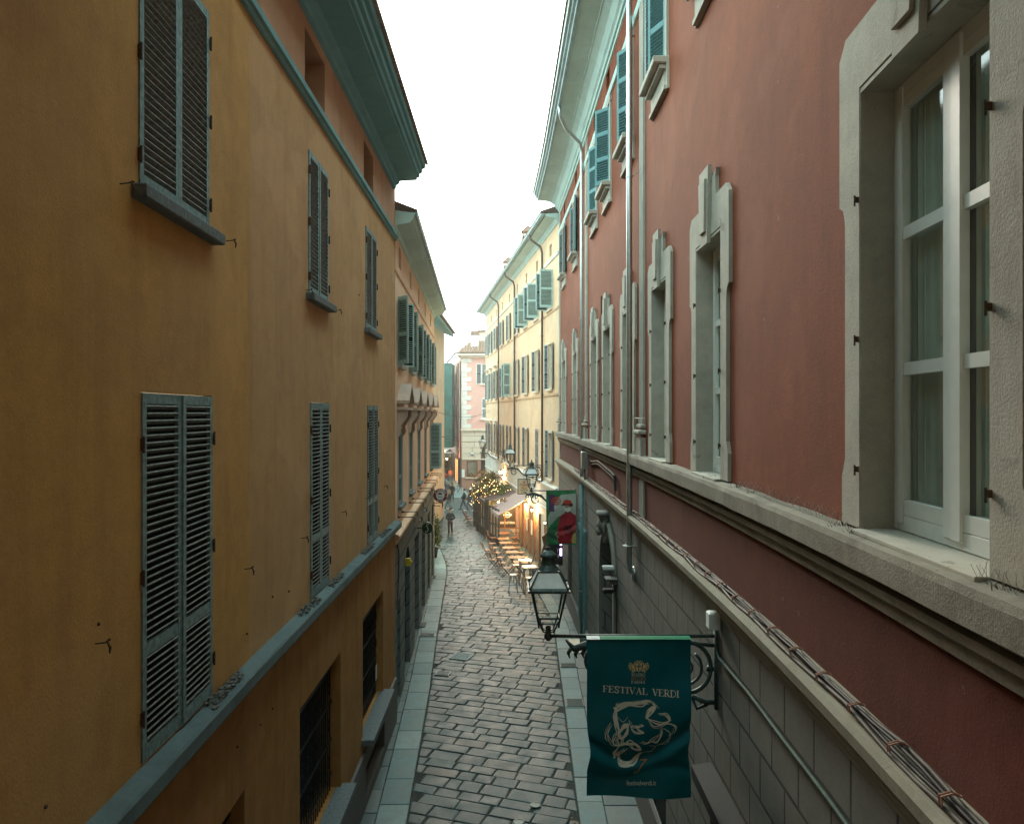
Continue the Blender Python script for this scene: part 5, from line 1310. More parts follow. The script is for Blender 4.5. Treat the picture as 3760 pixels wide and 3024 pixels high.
# loose brush drawing of a bearded head
m=MB(); rr=random.Random(5)
ST=[([(478,1010),(470,930),(480,860),(560,820),(680,805),(770,800),(830,840)],9,5),([(470,850),(500,880),(540,850),(600,840),(700,828),(760,815)],12,3),
([(490,870),(475,940),(490,1000),(500,1040)],14,4),([(740,930),(760,870),(800,830),(790,880),(745,925)],12,3),([(750,930),(800,960),(870,975),(935,950),(900,900),(850,900)],9,4),
([(760,940),(800,1000),(850,1000),(910,975),(985,990),(975,1060),(930,1080)],7,3),([(590,990),(560,1000),(520,1040),(505,1080),(530,1110),(570,1060),(590,1000)],16,4),
([(500,1040),(470,1090),(450,1150),(500,1170),(480,1120),(540,1090)],10,3),([(440,980),(395,1050),(385,1110),(400,1130)],5,2),([(450,1000),(420,1080),(440,1150),(470,1180)],5,2),
([(600,960),(620,1000),(660,1005),(715,995),(690,985)],9,3),([(615,1020),(650,1060),(710,1060),(660,1030),(680,1010)],8,3),([(560,1080),(530,1140),(560,1150),(610,1130),(680,1180)],8,3),
([(500,1180),(540,1160),(600,1150),(660,1160),(695,1195),(640,1200),(610,1170)],10,4),([(490,1190),(470,1240),(480,1280),(520,1240),(570,1200)],12,4),([(510,1240),(510,1300),(530,1340),(600,1340),(660,1320),(700,1240)],9,4),
([(520,1300),(560,1320),(640,1300),(690,1250)],10,3),([(700,1130),(740,1140),(790,1120),(830,1090),(860,1060)],6,3),([(860,1010),(880,1060),(840,1130),(800,1130)],7,3),([(890,1010),(940,1060),(950,1120),(900,1160),(840,1165)],6,3),
([(780,1170),(830,1175),(795,1215),(740,1230),(700,1260)],5,2),([(500,930),(540,960),(590,930)],5,1)]
for pts,w_,n in ST:
    for k in range(n):
        j=[(x+rr.uniform(-12,12)+k*4-n*1.5,y+rr.uniform(-12,12)) for x,y in pts]
        ribbon(m,s1,[uv1(*p) for p in spl(j)],w_*1.0/880*rr.uniform(0.6,1.3),0,0.0045+0.0004*k)
for k in range(22):
    x=480+k*12; ribbon(m,s1,[uv1(x,855-k*2),uv1(x+8,815-k*1.5),uv1(x+14,850-k*2)],0.006,0,0.006)
for k in range(12):
    x=620+k*6; ribbon(m,s1,[uv1(x,1330-k*5),uv1(x+14,1290-k*6)],0.007,0,0.006)
link('face_drawing',m.mesh('face_drawing',[BWHITE]),bn,None)
m=MB(); ribbon(m,s1,[uv1(*p) for p in spl([(755,1290),(710,1330),(670,1390),(645,1400),(650,1375)])],0.014,0,0.005); ribbon(m,s1,[uv1(700,1300),uv1(760,1288)],0.010,0,0.006); link('orange_stroke',m.mesh('orange_stroke',[BORANGE]),bn,None)
def text_mesh(txt,size,mat,name,parent,loc,rot=(PI/2,0,0),sx=1.0,bold=0.0,vert=False,world=True):
    cu=bpy.data.curves.new(name,'FONT'); cu.body=txt; cu.size=size; cu.align_x='CENTER'; cu.align_y='CENTER'; cu.offset=bold; cu.resolution_u=3
    if vert: cu.space_line=0.85
    o=bpy.data.objects.new(name,cu); C.objects.link(o); dg=bpy.context.evaluated_depsgraph_get(); me=bpy.data.meshes.new_from_object(o.evaluated_get(dg))
    bpy.data.objects.remove(o); bpy.data.curves.remove(cu); me.materials.clear(); me.materials.append(mat); me.name=name
    o=link(name,me,parent,loc,0,world); o.rotation_euler=rot; o.scale=(sx,1,1); return o
P=s1.P(0.52,0.905,0.03); text_mesh('festivalverdi.it',0.085,BWHITE,'web_address',bn,P,(PI/2,0,0),0.78,0.0008)

# green portrait banner
k2=lambda x:(x-CX)*28/F
zz2=lambda y: H-(y-CY)*28/F
s2=Sheet(k2(2005),k2(2134),27.90,zz2(1801),zz2(1996),5.0,0.03)
bn2=thing('banner','green banner with a painted man in a red coat and bowler hat','banner',(k2(2070),28,5.05),group='festival banners')
pal=[simple('banner_paint_green',(0.02,0.20,0.07),0.5,var=0.5,scale=2.5),simple('banner_paint_pale',(0.42,0.46,0.40),0.5,var=0.15,scale=4),simple('banner_paint_red',(0.30,0.012,0.025),0.5,var=0.3,scale=4),simple('banner_paint_scarlet',(0.48,0.05,0.03),0.5),
     simple('banner_paint_maroon',(0.07,0.015,0.02),0.5),simple('banner_paint_skin',(0.42,0.22,0.14),0.5),simple('banner_paint_purple',(0.10,0.04,0.14),0.5),simple('banner_paint_yellow',(0.50,0.40,0.13),0.5),simple('banner_paint_darkgreen',(0.01,0.09,0.04),0.5),simple('banner_paint_white',(0.78,0.76,0.70),0.5)]
link('cloth',grid(s2,24,32).mesh('cloth',[pal[0]],True),bn2,None)
def uv2(x,y): return ((x-885)/(1227-885), (y-430)/(1000-430))
def patch(pts,mat,off):
    mb=MB(); cu=sum(p[0] for p in pts)/len(pts); cv=sum(p[1] for p in pts)/len(pts); n=len(pts)
    for i in range(n):
        a=pts[i];b=pts[(i+1)%n]; K=5
        for r in range(K):
            for t in range(3):
                def q(rr_,tt): 
                    e=(a[0]+(b[0]-a[0])*tt/3,a[1]+(b[1]-a[1])*tt/3); return s2.P(cu+(e[0]-cu)*rr_/K,cv+(e[1]-cv)*rr_/K,off)
                mb.quad([q(r,t),q(r+1,t),q(r+1,t+1),q(r,t+1)])
    return mb
PT=[('painted_ground',1,[(1030,470),(1180,455),(1210,560),(1200,640),(1215,700),(1150,720),(1010,700),(900,820),(905,700),(960,560)],0.004),
('painted_purple',6,[(910,470),(965,470),(965,650),(915,650)],0.006),('painted_yellow',7,[(1130,880),(1226,800),(1226,985),(1080,985)],0.006),('painted_green_patch',8,[(886,830),(985,820),(990,960),(886,960)],0.006),
('painted_coat',2,[(1020,700),(1062,665),(1122,650),(1172,690),(1188,770),(1180,850),(1140,900),(1135,985),(1005,985),(985,900),(1000,790)],0.010),
('painted_coat_shade',4,[(1060,800),(1140,790),(1150,850),(1090,870),(1050,850)],0.013),
('painted_face',5,[(1062,575),(1122,570),(1124,620),(1095,640),(1065,622)],0.013),('painted_neck',2,[(1070,630),(1118,630),(1122,665),(1066,668)],0.0125),('painted_beard',9,[(1060,600),(1085,612),(1122,600),(1120,640),(1092,655),(1066,640)],0.016),
('painted_hat',3,[(1045,560),(1055,530),(1085,518),(1125,530),(1135,562),(1095,570)],0.016),('painted_brim',4,[(1025,588),(1045,560),(1095,568),(1140,558),(1145,578),(1130,600),(1120,578),(1070,580)],0.018),
('painted_hand',5,[(980,905),(1005,905),(1008,940),(985,945)],0.014),('painted_tie',8,[(1075,655),(1110,655),(1100,668),(1085,668)],0.020)]
for nm,mt,pts,off in PT:
    o=patch([uv2(*p) for p in pts],0,off); link(nm,o.mesh(nm,[pal[mt]],True),bn2,None)
m=MB(); ribbon(m,s2,[uv2(985+38*math.cos(a),535+40*math.sin(a)) for a in [k*PI/8 for k in range(17)]],0.02,0,0.02,False)
for k,y in enumerate((515,535,555)): ribbon(m,s2,[uv2(930,y),uv2(1015,y-12)],0.03,0,0.021)
link('painted_stamp',m.mesh('painted_stamp',[pal[3]]),bn2,None)
m=MB()
for k in range(5): ribbon(m,s2,[uv2(1150+rr.uniform(0,50),880+k*18),uv2(1110+rr.uniform(0,60),920+k*12)],0.02,0,0.02)
link('painted_grass',m.mesh('painted_grass',[pal[7]]),bn2,None)

# ------------------------------------------------------------------ hanging and projecting signs
Yw=38.9; kw=lambda x:(x-CX)*Yw/F; zw=lambda y:H-(y-CY)*Yw/F
t=thing('hanging_sign','cream hanging sign reading da Walter with a small sandwich, under the lantern','sign',(kw(1924),Yw,zw(1785)))
xa,xb,za,zb=kw(1903),kw(1946),zw(1813),zw(1760); w_=xb-xa; h_=zb-za
m=MB(); m.bbox((0,0,0),(w_+0.06,0.05,h_+0.06),0.02); child('frame',m,[IRON],t)
m=MB(); m.box((0,-0.03,0),(w_-0.02,0.012,h_-0.02)); child('panel',m,[simple('cream_sign',(0.72,0.64,0.48),0.5,var=0.05)],t)
rdm=simple('red_lettering',(0.42,0.06,0.02),0.5)
for txt,z,sz in (('da',0.24,0.20),('Walter',0.09,0.20),('CLINICA DEL',-0.20,0.085),('PANINO',-0.31,0.085)):
    text_mesh(txt,sz,rdm if z>0 else WOOD_D,'lettering',t,(0,-0.045,z),world=False,bold=0.002,sx=0.85)
m=MB(); m.sphere((0,-0.04,-0.07),0.17,12,6,0,(1,0.08,0.36)); m.sphere((0.02,-0.055,-0.05),0.11,10,5,1,(1,0.08,0.35)); child('sandwich_picture',m,[BORANGE,simple('pale_bread',(0.7,0.5,0.3),.6)],t)
m=MB(); m.tube([(0,0,h_/2),(0,0,h_/2+0.25)],0.012,5); m.tube([(0,0,h_/2+0.25),(0.75,0.1,h_/2+0.25)],0.018,5); child('hanger',m,[IRON],t)

d=WL2.sY(26.4); ct=WL2.pt(d,0.40,H-(1938-CY)*26.4/F)
t=thing('round_sign','round dark green shop sign with a golden letter S projecting from the left wall','sign',ct,0)
Rx=Matrix.Rotation(PI/2,3,'X')
m=MB(); m.lathe([(0.20,-0.04),(0.215,-0.03),(0.215,0.03),(0.20,0.04)],(0,0,0),28,ax=Rx); child('disc',m,[simple('bottle_green_sign',(0.012,0.045,0.03),0.4)],t)
m=MB(); m.tube([(0.205*math.cos(a),-0.045,0.205*math.sin(a)) for a in [k*PI/16 for k in range(33)]],0.009,5); child('rim',m,[ZINC],t)
m=MB(); m.tube([(x*0.9,-0.045,z*0.9) for x,z in spl([(0.07,0.14),(0.02,0.17),(-0.03,0.12),(0.0,0.05),(0.03,-0.02),(0.02,-0.10),(-0.04,-0.15),(-0.09,-0.12)])],0.012,6); child('letter',m,[BGOLD],t)
m=MB(); m.tube([(-0.21,0,0),(-0.45,0,0)],0.02,6); child('arm',m,[IRON],t)
d=WL2.sY(35.2); ct=WL2.pt(d,0.42,H-(1818-CY)*35.2/F)
t=thing('round_sign','round red and white shop sign with a face in its middle','sign',ct,0)
m=MB(); m.lathe([(0.32,-0.04),(0.33,-0.03),(0.33,0.03),(0.32,0.04)],(0,0,0),32,ax=Rx); child('disc',m,[simple('burgundy_sign',(0.20,0.012,0.016),0.4)],t)
m=MB(); m.lathe([(0.20,-0.005),(0.20,0.005)],(0,-0.047,0),28,ax=Rx); child('white_centre',m,[SHUT_W],t)
m=MB(); m.sphere((-0.01,-0.06,0.09),0.10,12,6,0,(1,0.1,0.5)); m.tube([(0.10*math.cos(a)-0.01,-0.058,0.02+0.12*math.sin(a)) for a in [k*PI/10-0.2 for k in range(15)]],0.007,4)
m.tube([(-0.09,-0.058,-0.1),(-0.05,-0.058,-0.06),(0.0,-0.058,-0.09),(0.05,-0.058,-0.06),(0.09,-0.058,-0.1)],0.012,4); m.sphere((-0.04,-0.058,0.02),0.01,5,3); m.sphere((0.03,-0.058,0.02),0.01,5,3); child('face_drawing',m,[MATS['burgundy_sign']],t)
txt='LA PIADINERIA'
for i,c in enumerate(txt):
    a=math.radians(155-130*i/(len(txt)-1)); 
    if c!=' ': text_mesh(c,0.095,SHUT_W,'lettering',t,(0.262*math.cos(a),-0.048,0.262*math.sin(a)),(PI/2,0,0),world=False,bold=0.003).rotation_euler=(PI/2,PI/2-a if False else -(a-PI/2)*1.0,0)
for i,c in enumerate('DAL 1994'):
    a=math.radians(-122+64*i/7)
    if c!=' ': text_mesh(c,0.07,SHUT_W,'lettering',t,(0.262*math.cos(a),-0.048,0.262*math.sin(a)),(PI/2,-(a+PI/2),0),world=False,bold=0.002)
m=MB(); m.tube([(-0.40,0,0.42),(-0.40,0,-0.42)],0.02,5); m.tube([(-0.40,0,0.30),(-0.25,0,0.22)],0.015,5); m.tube([(-0.42,0,-0.34),(0.1,0,-0.36)],0.018,5); m.tube([(-0.42,0,-0.48),(0.0,0,-0.5)],0.018,5); scroll(m,(-0.28,-0.42),0.09,1.2,1,0,0.012,16); child('bracket',m,[IRON],t)
# small lamps and speaker boxes along the left wall
for (x,y,Y,lab) in ((1541,1905,27.5,'lower black floodlight on the left wall beside the green round sign'),(1559,1871,29.5,'upper black floodlight on the left wall')):
    P=Vector(((x-CX)*Y/F,Y,H-(y-CY)*Y/F)); m=MB(); m.bbox((0,0,0),(0.22,0.16,0.13),0.02); m.box((-0.02,-0.085,0.0),(0.16,0.01,0.09),mat=1); m.tube([(-0.1,0,0),(-0.32,0,0.02)],0.02,5)
    tag(m.build('floodlight',[BLACK,LAMPGLASS],None,P),lab,'floodlight','black floodlights on the left wall')
# black vertical sign FOOD & DRINK and lilac neon strip
Y=31.4; P=WR1.pt(WR1.sY(Y),0.50,0)
t=thing('vertical_sign','black upright sign with white letters reading food and drink','sign',(P.x,P.y,2.4))
m=MB(); m.bbox((0,0,0.6),(0.62,0.06,2.8),0.01); child('panel',m,[BLACK],t)
for k_,c_ in enumerate('FOOD&DRINK'): text_mesh(c_,0.24,SHUT_W,'lettering',t,(0.16,-0.04,1.55-0.22*k_),world=False,bold=0.004)
for k_,c_ in enumerate('BAR'): text_mesh(c_,0.24,SHUT_W,'lettering',t,(-0.14,-0.04,1.55-0.22*k_),world=False,bold=0.004)
P=WR1.pt(WR1.sY(30.9),0.30,0)
t=thing('neon_tube','lilac lit neon tube standing upright beside the black vertical sign','neon light',(P.x-0.02,P.y,1.9))
m=MB(); m.box((0,0,1.15),(0.09,0.05,1.1)); m.box((0,0,0.32),(0.09,0.05,0.3)); child('tube',m,[GLOW_P],t); m=MB(); m.box((0,0.04,0.8),(0.16,0.02,2.1)); child('backing',m,[BLACK],t)
t=thing('shop_sign','small white and blue shop sign hanging over the far street','sign',(-7.6,86,5.0))
m=MB(); m.bbox((0,0,0),(0.55,0.1,0.55),0.02); child('panel',m,[SHUT_W],t); text_mesh('BAR',0.2,rdm,'lettering',t,(0,-0.06,0.05),world=False); m=MB(); m.tube([(0.27,0,0.1),(0.9,0,0.1)],0.03,5); child('arm',m,[IRON],t)
# wires across the street
m=MB()
for (a,b,sag) in ((Vector((-3.9,34.5,8.2)),Vector((-1.9,66,8.3)),0.5),(Vector((-3.9,35.5,7.1)),Vector((-1.2,62,6.3)),0.6),(Vector((-3.9,36.5,6.9)),Vector((-5.3,79,6.6)),0.4)):
    m.tube([a.lerp(b,k/12)-Vector((0,0,sag*4*(k/12)*(1-k/12))) for k in range(13)],0.012,4)
tag(m.build('overhead_wires',[CABLE_D]),'thin overhead wires strung across the far end of the street','wires')

# ================================================================== RESTAURANT TERRACE
ws=lambda Y: WR2.pt(WR2.sY(Y)).x
dh=thing('terrace_enclosure','glass and dark timber terrace enclosure with a mauve awning against the yellow house','enclosure',(-0.9,46,0))
line=[(-0.80,44.9),(-1.60,47.6),(-2.30,50.6),(-2.75,53.2)]
def segpanel(a,b,k,name='glass_panel'):
    A=Vector((*a,0));B=Vector((*b,0)); d=(B-A); L_=d.length; ang=math.atan2(d.y,d.x); R=Matrix.Rotation(ang,3,'Z'); M=(A+B)/2
    m=MB(); n=4
    m.box(M+Vector((0,0,0.22)),(L_,0.07,0.44),R)
    for i in range(n+1): m.box(A+d*(i/n)+Vector((0,0,1.1)),(0.06,0.08,2.15),R)
    for z in (0.46,1.12,2.14): m.box(M+Vector((0,0,z)),(L_,0.075,0.06),R)
    fr=link('panel_frame',m.mesh('panel_frame',[BLACK]),dh,None)
    m=MB(); m.quad([A+Vector((0,0,0.46)),B+Vector((0,0,0.46)),B+Vector((0,0,2.12)),A+Vector((0,0,2.12))]); link(name,m.mesh(name,[GLASSP]),dh,None)
for i,(a,b) in enumerate(zip(line,line[1:])): segpanel(a,b,i)
for a in line[1:3]:
    m=MB(); m.box((a[0]-0.02,a[1],1.25),(0.26,0.26,2.5)); link('corner_post',m.mesh('corner_post',[BLACK]),dh,None)
# cross partition with its dark sign board
Yp=46.6; x0,x1=-1.25,ws(46.6)-0.06
m=MB()
for x in (x0,-0.45,0.25,x1): m.box((x,Yp,1.3),(0.07,0.07,2.6))
for z in (0.5,0.78,2.15,2.5): m.box(((x0+x1)/2,Yp,z),(x1-x0,0.06,0.06))
link('cross_frame',m.mesh('cross_frame',[WOOD]),dh,None)
m=MB(); m.box(((-0.75+0.35)/2-0.1,Yp+0.03,1.45),(1.15,0.03,1.30)); link('sign_board',m.mesh('sign_board',[simple('dark_board',(0.03,0.026,0.02),0.4)]),dh,None)
text_mesh('DEGUSTERIA',0.20,BWHITE,'lettering',dh,(-0.28,Yp-0.01,1.12),bold=0.003,sx=0.8)
m=MB(); m.tube([(-0.28+0.17*math.cos(a),Yp-0.01,1.62+0.17*math.sin(a)) for a in [k*PI/10 for k in range(21)]],0.018,5); m.box((-0.28,Yp-0.015,1.62),(0.52,0.02,0.09)); link('logo',m.mesh('logo',[BWHITE]),dh,None)
def awning(Y0,Y1,zh,zl,xo,mat,name):
    m=MB(); a0=ws(Y0)-0.02;a1=ws(Y1)-0.02
    b0=xo(Y0); b1=xo(Y1); n=10
    for k in range(n):
        t0,t1=k/n,(k+1)/n
        f=lambda t,s: Vector((a0+(b0-a0)*t if s==0 else a1+(b1-a1)*t, Y0 if s==0 else Y1, zh+(zl-zh)*t-0.05*math.sin(t*PI)))
        m.quad([f(t0,0),f(t1,0),f(t1,1),f(t0,1)])
    m.quad([Vector((b0,Y0,zl)),Vector((b1,Y1,zl)),Vector((b1,Y1,zl-0.2)),Vector((b0,Y0,zl-0.2))])
    link(name,m.mesh(name,[mat]),dh,None)
    m=MB(); m.tube([(a0,Y0,zh-0.02),((a0+b0)/2,Y0,(zh+zl)/2-0.07),(b0,Y0,zl)],0.03,6); m.tube([(b0,Y0,zl),(b1,Y1,zl)],0.03,6); link('awning_frame',m.mesh('awning_frame',[SHUT_B]),dh,None)
awning(43.9,47.6,3.0,1.98,lambda Y:-0.80-0.19*(Y-43.9),AWN,'awning')
awning(47.7,52.8,2.9,2.3,lambda Y:-1.62-0.21*(Y-47.6),AWN_D,'rear_awning')
# timber cladding, posts and posters on the wall by the tables
m=MB()
for y in (39.2,40.8,42.4,44.0,45.2): m.box((ws(y)-0.10,y,1.35),(0.10,0.16,2.7))
link('wall_post',m.mesh('wall_post',[WOOD]),dh,None)
m=MB(); y0,y1=39.2,46.4
m.quad([(ws(y0)-0.07,y0,0),(ws(y1)-0.07,y1,0),(ws(y1)-0.07,y1,2.7),(ws(y0)-0.07,y0,2.7)]); link('wall_cladding',m.mesh('wall_cladding',[simple('aged_cladding',(0.19,0.13,0.08),0.8,var=0.4,scale=4)]),dh,None)
for y,z,s_ in ((41.6,1.6,1),(43.2,1.5,0.8)):
    m=MB(); R=Matrix.Rotation(math.atan2(1,-0.137)-PI/2,3,'Z'); m.box((ws(y)-0.11,y,z),(0.04,0.62*s_,0.95*s_),R); o=tag(m.build('menu_board',[WOOD_D]),'framed menu board on the lit restaurant wall, %s'%('nearer one' if s_==1 else 'farther one'),'menu board')
    m=MB(); m.box((0,0,0),(0.02,0.5*s_,0.8*s_),R); child('sheet',m,[BEIGE],o,(ws(y)-0.135,y,z))
# doorway with dark wood door near the high tables and a carved figure board
m=MB(); y=37.4; m.box((ws(y)-0.05,y,1.2),(0.10,1.1,2.4),Matrix.Rotation(0.136,3,'Z')); link('service_door',m.mesh('service_door',[WOOD_D]),dh,None)
# lamps
def lamp(loc,label,pw,size=0.1,glow=GLOW):
    t=thing('wall_lamp',label,'lamp',loc,group='lit warm lamps')
    m=MB(); m.sphere((0,0,0),size,12,8); child('bulb',m,[glow],t,smooth=True)
    m=MB(); m.lathe([(0.03,size*1.6),(0.05,size*1.3),(size*1.25,size*0.7),(size*1.25,size*0.65)],(0,0,0),12); m.tube([(0,0,size*1.5),(0.2,0.02,size*1.8)],0.015,5); child('lamp_shade',m,[IRON],t)
    l=bpy.data.lights.new('lamp_light','POINT'); l.energy=pw*4.0; l.color=(1.0,0.62,0.28); l.shadow_soft_size=size
    o=bpy.data.objects.new('lamp_light',l); C.objects.link(o); o.location=(loc[0]-0.02,loc[1]-0.08,loc[2]-size-0.03)
lamp((0.86,43.7,2.62),'brightest lamp at the near edge of the mauve awning',170,0.10)
lamp((ws(40.4)-0.30,40.4,2.75),'warm lamp on the wall above the slatted tables',90,0.07)
lamp((ws(36.6)-0.30,36.6,2.6),'warm lamp on the wall by the high tables',8,0.04)
lamp((ws(54.4)-0.28,54.4,3.7),'warm lamp glowing behind the vine on the yellow house',90,0.13)
lamp((-0.3,45.8,2.2),'small warm lamp under the mauve awning',45,0.05)
lamp((-0.9,49.4,2.1),'small warm lamp inside the glazed terrace',60,0.05)
lamp((-7.35,83.5,2.9),'lamp over the lit shop window in the far street',70,0.09)

# tables, chairs, stools
def mk_table():
    t=thing('slatted_table','','table'); m=MB()
    for k in range(9): m.box((0,-0.30+k*0.075,0.735),(0.66,0.058,0.022))
    for x in (-0.28,0.28): m.box((x,0,0.713),(0.04,0.62,0.022))
    child('tabletop',m,[WOOD],t)
    for sy in (-1,1):
        m=MB()
        m.tube([(-0.27,sy*0.26,0.70),(0.27,sy*0.26,0.0)],0.018,5); m.tube([(0.27,sy*0.23,0.70),(-0.27,sy*0.23,0.0)],0.018,5); child('leg',m,[WOOD_D],t)
    return t
def mk_chair():
    t=thing('folding_chair','','chair'); m=MB()   # seat at origin, backrest toward -x
    for k in range(6): m.box((-0.17+k*0.07,0,0.45),(0.055,0.40,0.018))
    child('seat',m,[WOOD],t); m=MB()
    for k in range(3): m.box((-0.30-0.02*k,0,0.62+0.10*k),(0.018,0.40,0.06))
    child('backrest',m,[WOOD],t)
    for sy in (-1,1):
        m=MB(); m.tube([(-0.36,sy*0.21,0.90),(-0.22,sy*0.21,0.50),(0.22,sy*0.21,0.0)],0.017,5); child('leg',m,[WOOD_D],t)
        m=MB(); m.tube([(0.20,sy*0.18,0.46),(-0.25,sy*0.18,0.0)],0.017,5); child('leg',m,[WOOD_D],t)
    return t
def mk_high():
    t=thing('high_table','','table'); m=MB(); m.bbox((0,0,1.08),(0.62,0.62,0.04),0.01); child('tabletop',m,[simple('pale_tabletop',(0.42,0.36,0.28),0.35)],t)
    for sx in (-1,1):
        for sy in (-1,1):
            m=MB(); m.tube([(sx*0.20,sy*0.20,1.06),(sx*0.30,sy*0.30,0)],0.02,6); child('leg',m,[STEEL],t)
    return t
def mk_stool():
    t=thing('bar_stool','','stool'); m=MB(); m.bbox((0,0,0.77),(0.32,0.32,0.03),0.012); child('seat',m,[STEEL],t)
    for sx in (-1,1):
        for sy in (-1,1):
            m=MB(); m.tube([(sx*0.13,sy*0.13,0.76),(sx*0.20,sy*0.20,0)],0.016,6); child('leg',m,[STEEL],t)
    m=MB()
    for z,a in ((0.28,0.178),(0.5,0.156)):
        for p1,p2 in (((-a,-a),(a,-a)),((a,-a),(a,a)),((a,a),(-a,a)),((-a,a),(-a,-a))): m.tube([(*p1,z),(*p2,z)],0.009,5)
    child('footrest',m,[STEEL],t); return t
tb=mk_table(); cr=mk_chair(); ht=mk_high(); st=mk_stool()
ordn=['nearest','second','third','fourth','fifth','sixth','seventh','eighth']
tabs=[(0.40,36.2),(0.16,37.4),(0.02,38.8),(-0.18,40.1),(-0.36,41.6),(-0.50,43.0),(-0.50,45.0)]
first={}
def put(proto,loc,rz,label,group):
    if proto.name not in first:
        first[proto.name]=1; proto.location=loc; proto.rotation_euler=(0,0,rz); proto['label']=label; proto['group']=group; return proto
    return dup(proto,loc,rz,label,group)
for i,(x,y) in enumerate(tabs):
    put(tb,(x,y,0.005),0.13+rnd.uniform(-.05,.05),'slatted wooden table, %s of the row along the restaurant wall'%ordn[i],'slatted tables along the restaurant wall')
    put(cr,(x-0.66,y+0.05,0.005),0.1+rnd.uniform(-.3,.3),'wooden folding chair on the street side of the %s slatted table'%ordn[i],'wooden folding chairs')
    put(cr,(x+0.66,y+0.10,0.005),PI+rnd.uniform(-.2,.2),'wooden folding chair on the wall side of the %s slatted table'%ordn[i],'wooden folding chairs')
put(cr,(-0.95,38.3,0.005),0.5,'wooden folding chair pulled out into the street beside the third table','wooden folding chairs')
put(cr,(-1.35,41.0,0.005),0.3,'wooden folding chair standing out in the street near the glass enclosure','wooden folding chairs')
put(ht,(0.60,34.9,0.005),0.1,'pale topped high bar table, the farther of two','high bar tables')
put(ht,(0.76,33.4,0.005),0.1,'pale topped high bar table, the nearer of two','high bar tables')
for k,(x,y,lab) in enumerate(((0.05,33.2,'steel bar stool standing alone on the street side of the high tables'),(0.75,32.6,'steel bar stool in front of the nearer high table'),(1.05,34.6,'steel bar stool between the farther high table and the wall'),(0.20,35.3,'steel bar stool half behind the farther high table'))):
    put(st,(x,y,0.005),0.1*k,lab,'steel bar stools')
for k,(x,y,rz,lab) in enumerate(((-2.95,52.3,0.3,'dark folding chair at the far corner of the glass enclosure'),(-3.1,53.6,-0.2,'dark folding chair just beyond the far corner of the glass enclosure'),(-3.35,55.0,0.1,'outermost dark folding chair past the glass enclosure'))):
    o=put(cr,(x,y,0.005),rz,lab,'wooden folding chairs')
t=thing('cafe_board','tall curvy dark cafe board standing against the wall behind the green banner','sign',(ws(36.2)-0.25,36.0,0.005))
m=MB(); m.prism([(-0.3,0),(0.3,0),(0.26,0.7),(0.32,1.2),(0.20,1.6),(0.28,2.0),(0,2.25),(-0.28,2.0),(-0.2,1.6),(-0.32,1.2),(-0.26,0.7)],-0.03,0.03); child('board',m,[WOOD_D],t)

# ------------------------------------------------------------------ foliage
def leaves(mb,c,rad,n,size,mat=0,seed=0,down=0.0,mats=None):
    r_=random.Random(seed)
    cl=[Vector((r_.gauss(0,0.45)*rad[0],r_.gauss(0,0.45)*rad[1],r_.gauss(0,0.42)*rad[2])) for _ in range(max(6,n//60))]
    for _ in range(n):
        b=cl[r_.randrange(len(cl))]; p=Vector(c)+b+Vector((r_.gauss(0,0.16)*rad[0],r_.gauss(0,0.16)*rad[1],r_.gauss(0,0.16)*rad[2]-abs(r_.gauss(0,down))))
        R=Matrix.Rotation(r_.uniform(0,2*PI),3,'Z')@Matrix.Rotation(r_.uniform(-1.2,1.2),3,'X')@Matrix.Rotation(r_.uniform(-1,1),3,'Y'); s_=size*r_.uniform(0.6,1.3)
        mb.quad([p+R@Vector(q) for q in ((-s_*0.4,0,0),(0,-s_*0.7,0),(s_*0.4,0,0),(0,s_*0.7,0.1*s_))], mats[r_.randrange(len(mats))] if mats else mat)
vt=thing('climbing_vine','leafy climbing vine heaped over the far end of the terrace, strung with tiny lights','plant',(-1.9,52,0))
m=MB(); leaves(m,(-1.62,51.6,2.75),(0.82,1.3,1.05),6500,0.13,seed=1,down=0.3,mats=[0,0,0,2,1])
leaves(m,(-1.6,52.6,3.6),(0.9,1.2,0.45),1500,0.10,seed=2,mats=[1,1,0]); leaves(m,(-0.55,50.4,2.95),(0.7,1.3,0.35),1200,0.10,seed=3,mats=[0,2]); leaves(m,(-1.75,50.2,1.9),(0.35,0.5,0.7),800,0.10,seed=8,mats=[0,2])
link('foliage',m.mesh('foliage',[LEAF,LEAF_R,LEAF_D]),vt,None)
m=MB()
for k in range(7): m.tube([(-2.2+0.2*k,51.5+0.1*k,0.0),(-2.1+0.15*k,51.6,1.3),(-2.3+0.25*k,51.3,2.6)],[0.03,0.025,0.012],5)
link('stem',m.mesh('stem',[WOOD_D]),vt,None)
fl=thing('fairy_lights','strings of tiny warm fairy lights draped over the climbing vine','string lights',(-1.9,51,2.5))
m=MB(); r_=random.Random(9); m2=MB()
for s_ in range(9):
    pts=[]; x=-2.75+s_*0.27
    for k in range(15):
        t=k/14; P=Vector((x+0.12*math.sin(k*1.3+s_)+r_.uniform(-.05,.05),50.35-0.2*math.sin(t*3)+r_.uniform(-.25,.2)+(0.5 if s_>6 else 0),3.65-0.25*abs(s_-4)*0.4-t*(1.75-0.12*abs(s_-3))+r_.uniform(-.05,.05))); pts.append(P)
        if r_.random()<0.85: m.sphere(P,r_.choice([0.011,0.015,0.021]),6,4)
    m2.tube(pts,0.006,3)
for k in range(14): m.sphere((-1.4+k*0.16+r_.uniform(-.04,.04),49.9,2.75+0.12*math.sin(k)),0.022,6,4)
link('bulbs',m.mesh('bulbs',[GLOW_S]),fl,None)['kind']='stuff'; link('wire',m2.mesh('wire',[CABLE_D]),fl,None)
t=thing('potted_shrub','tall leafy shrub in a black pot against the left wall before the square','plant',(-4.28,40.9,0.03))
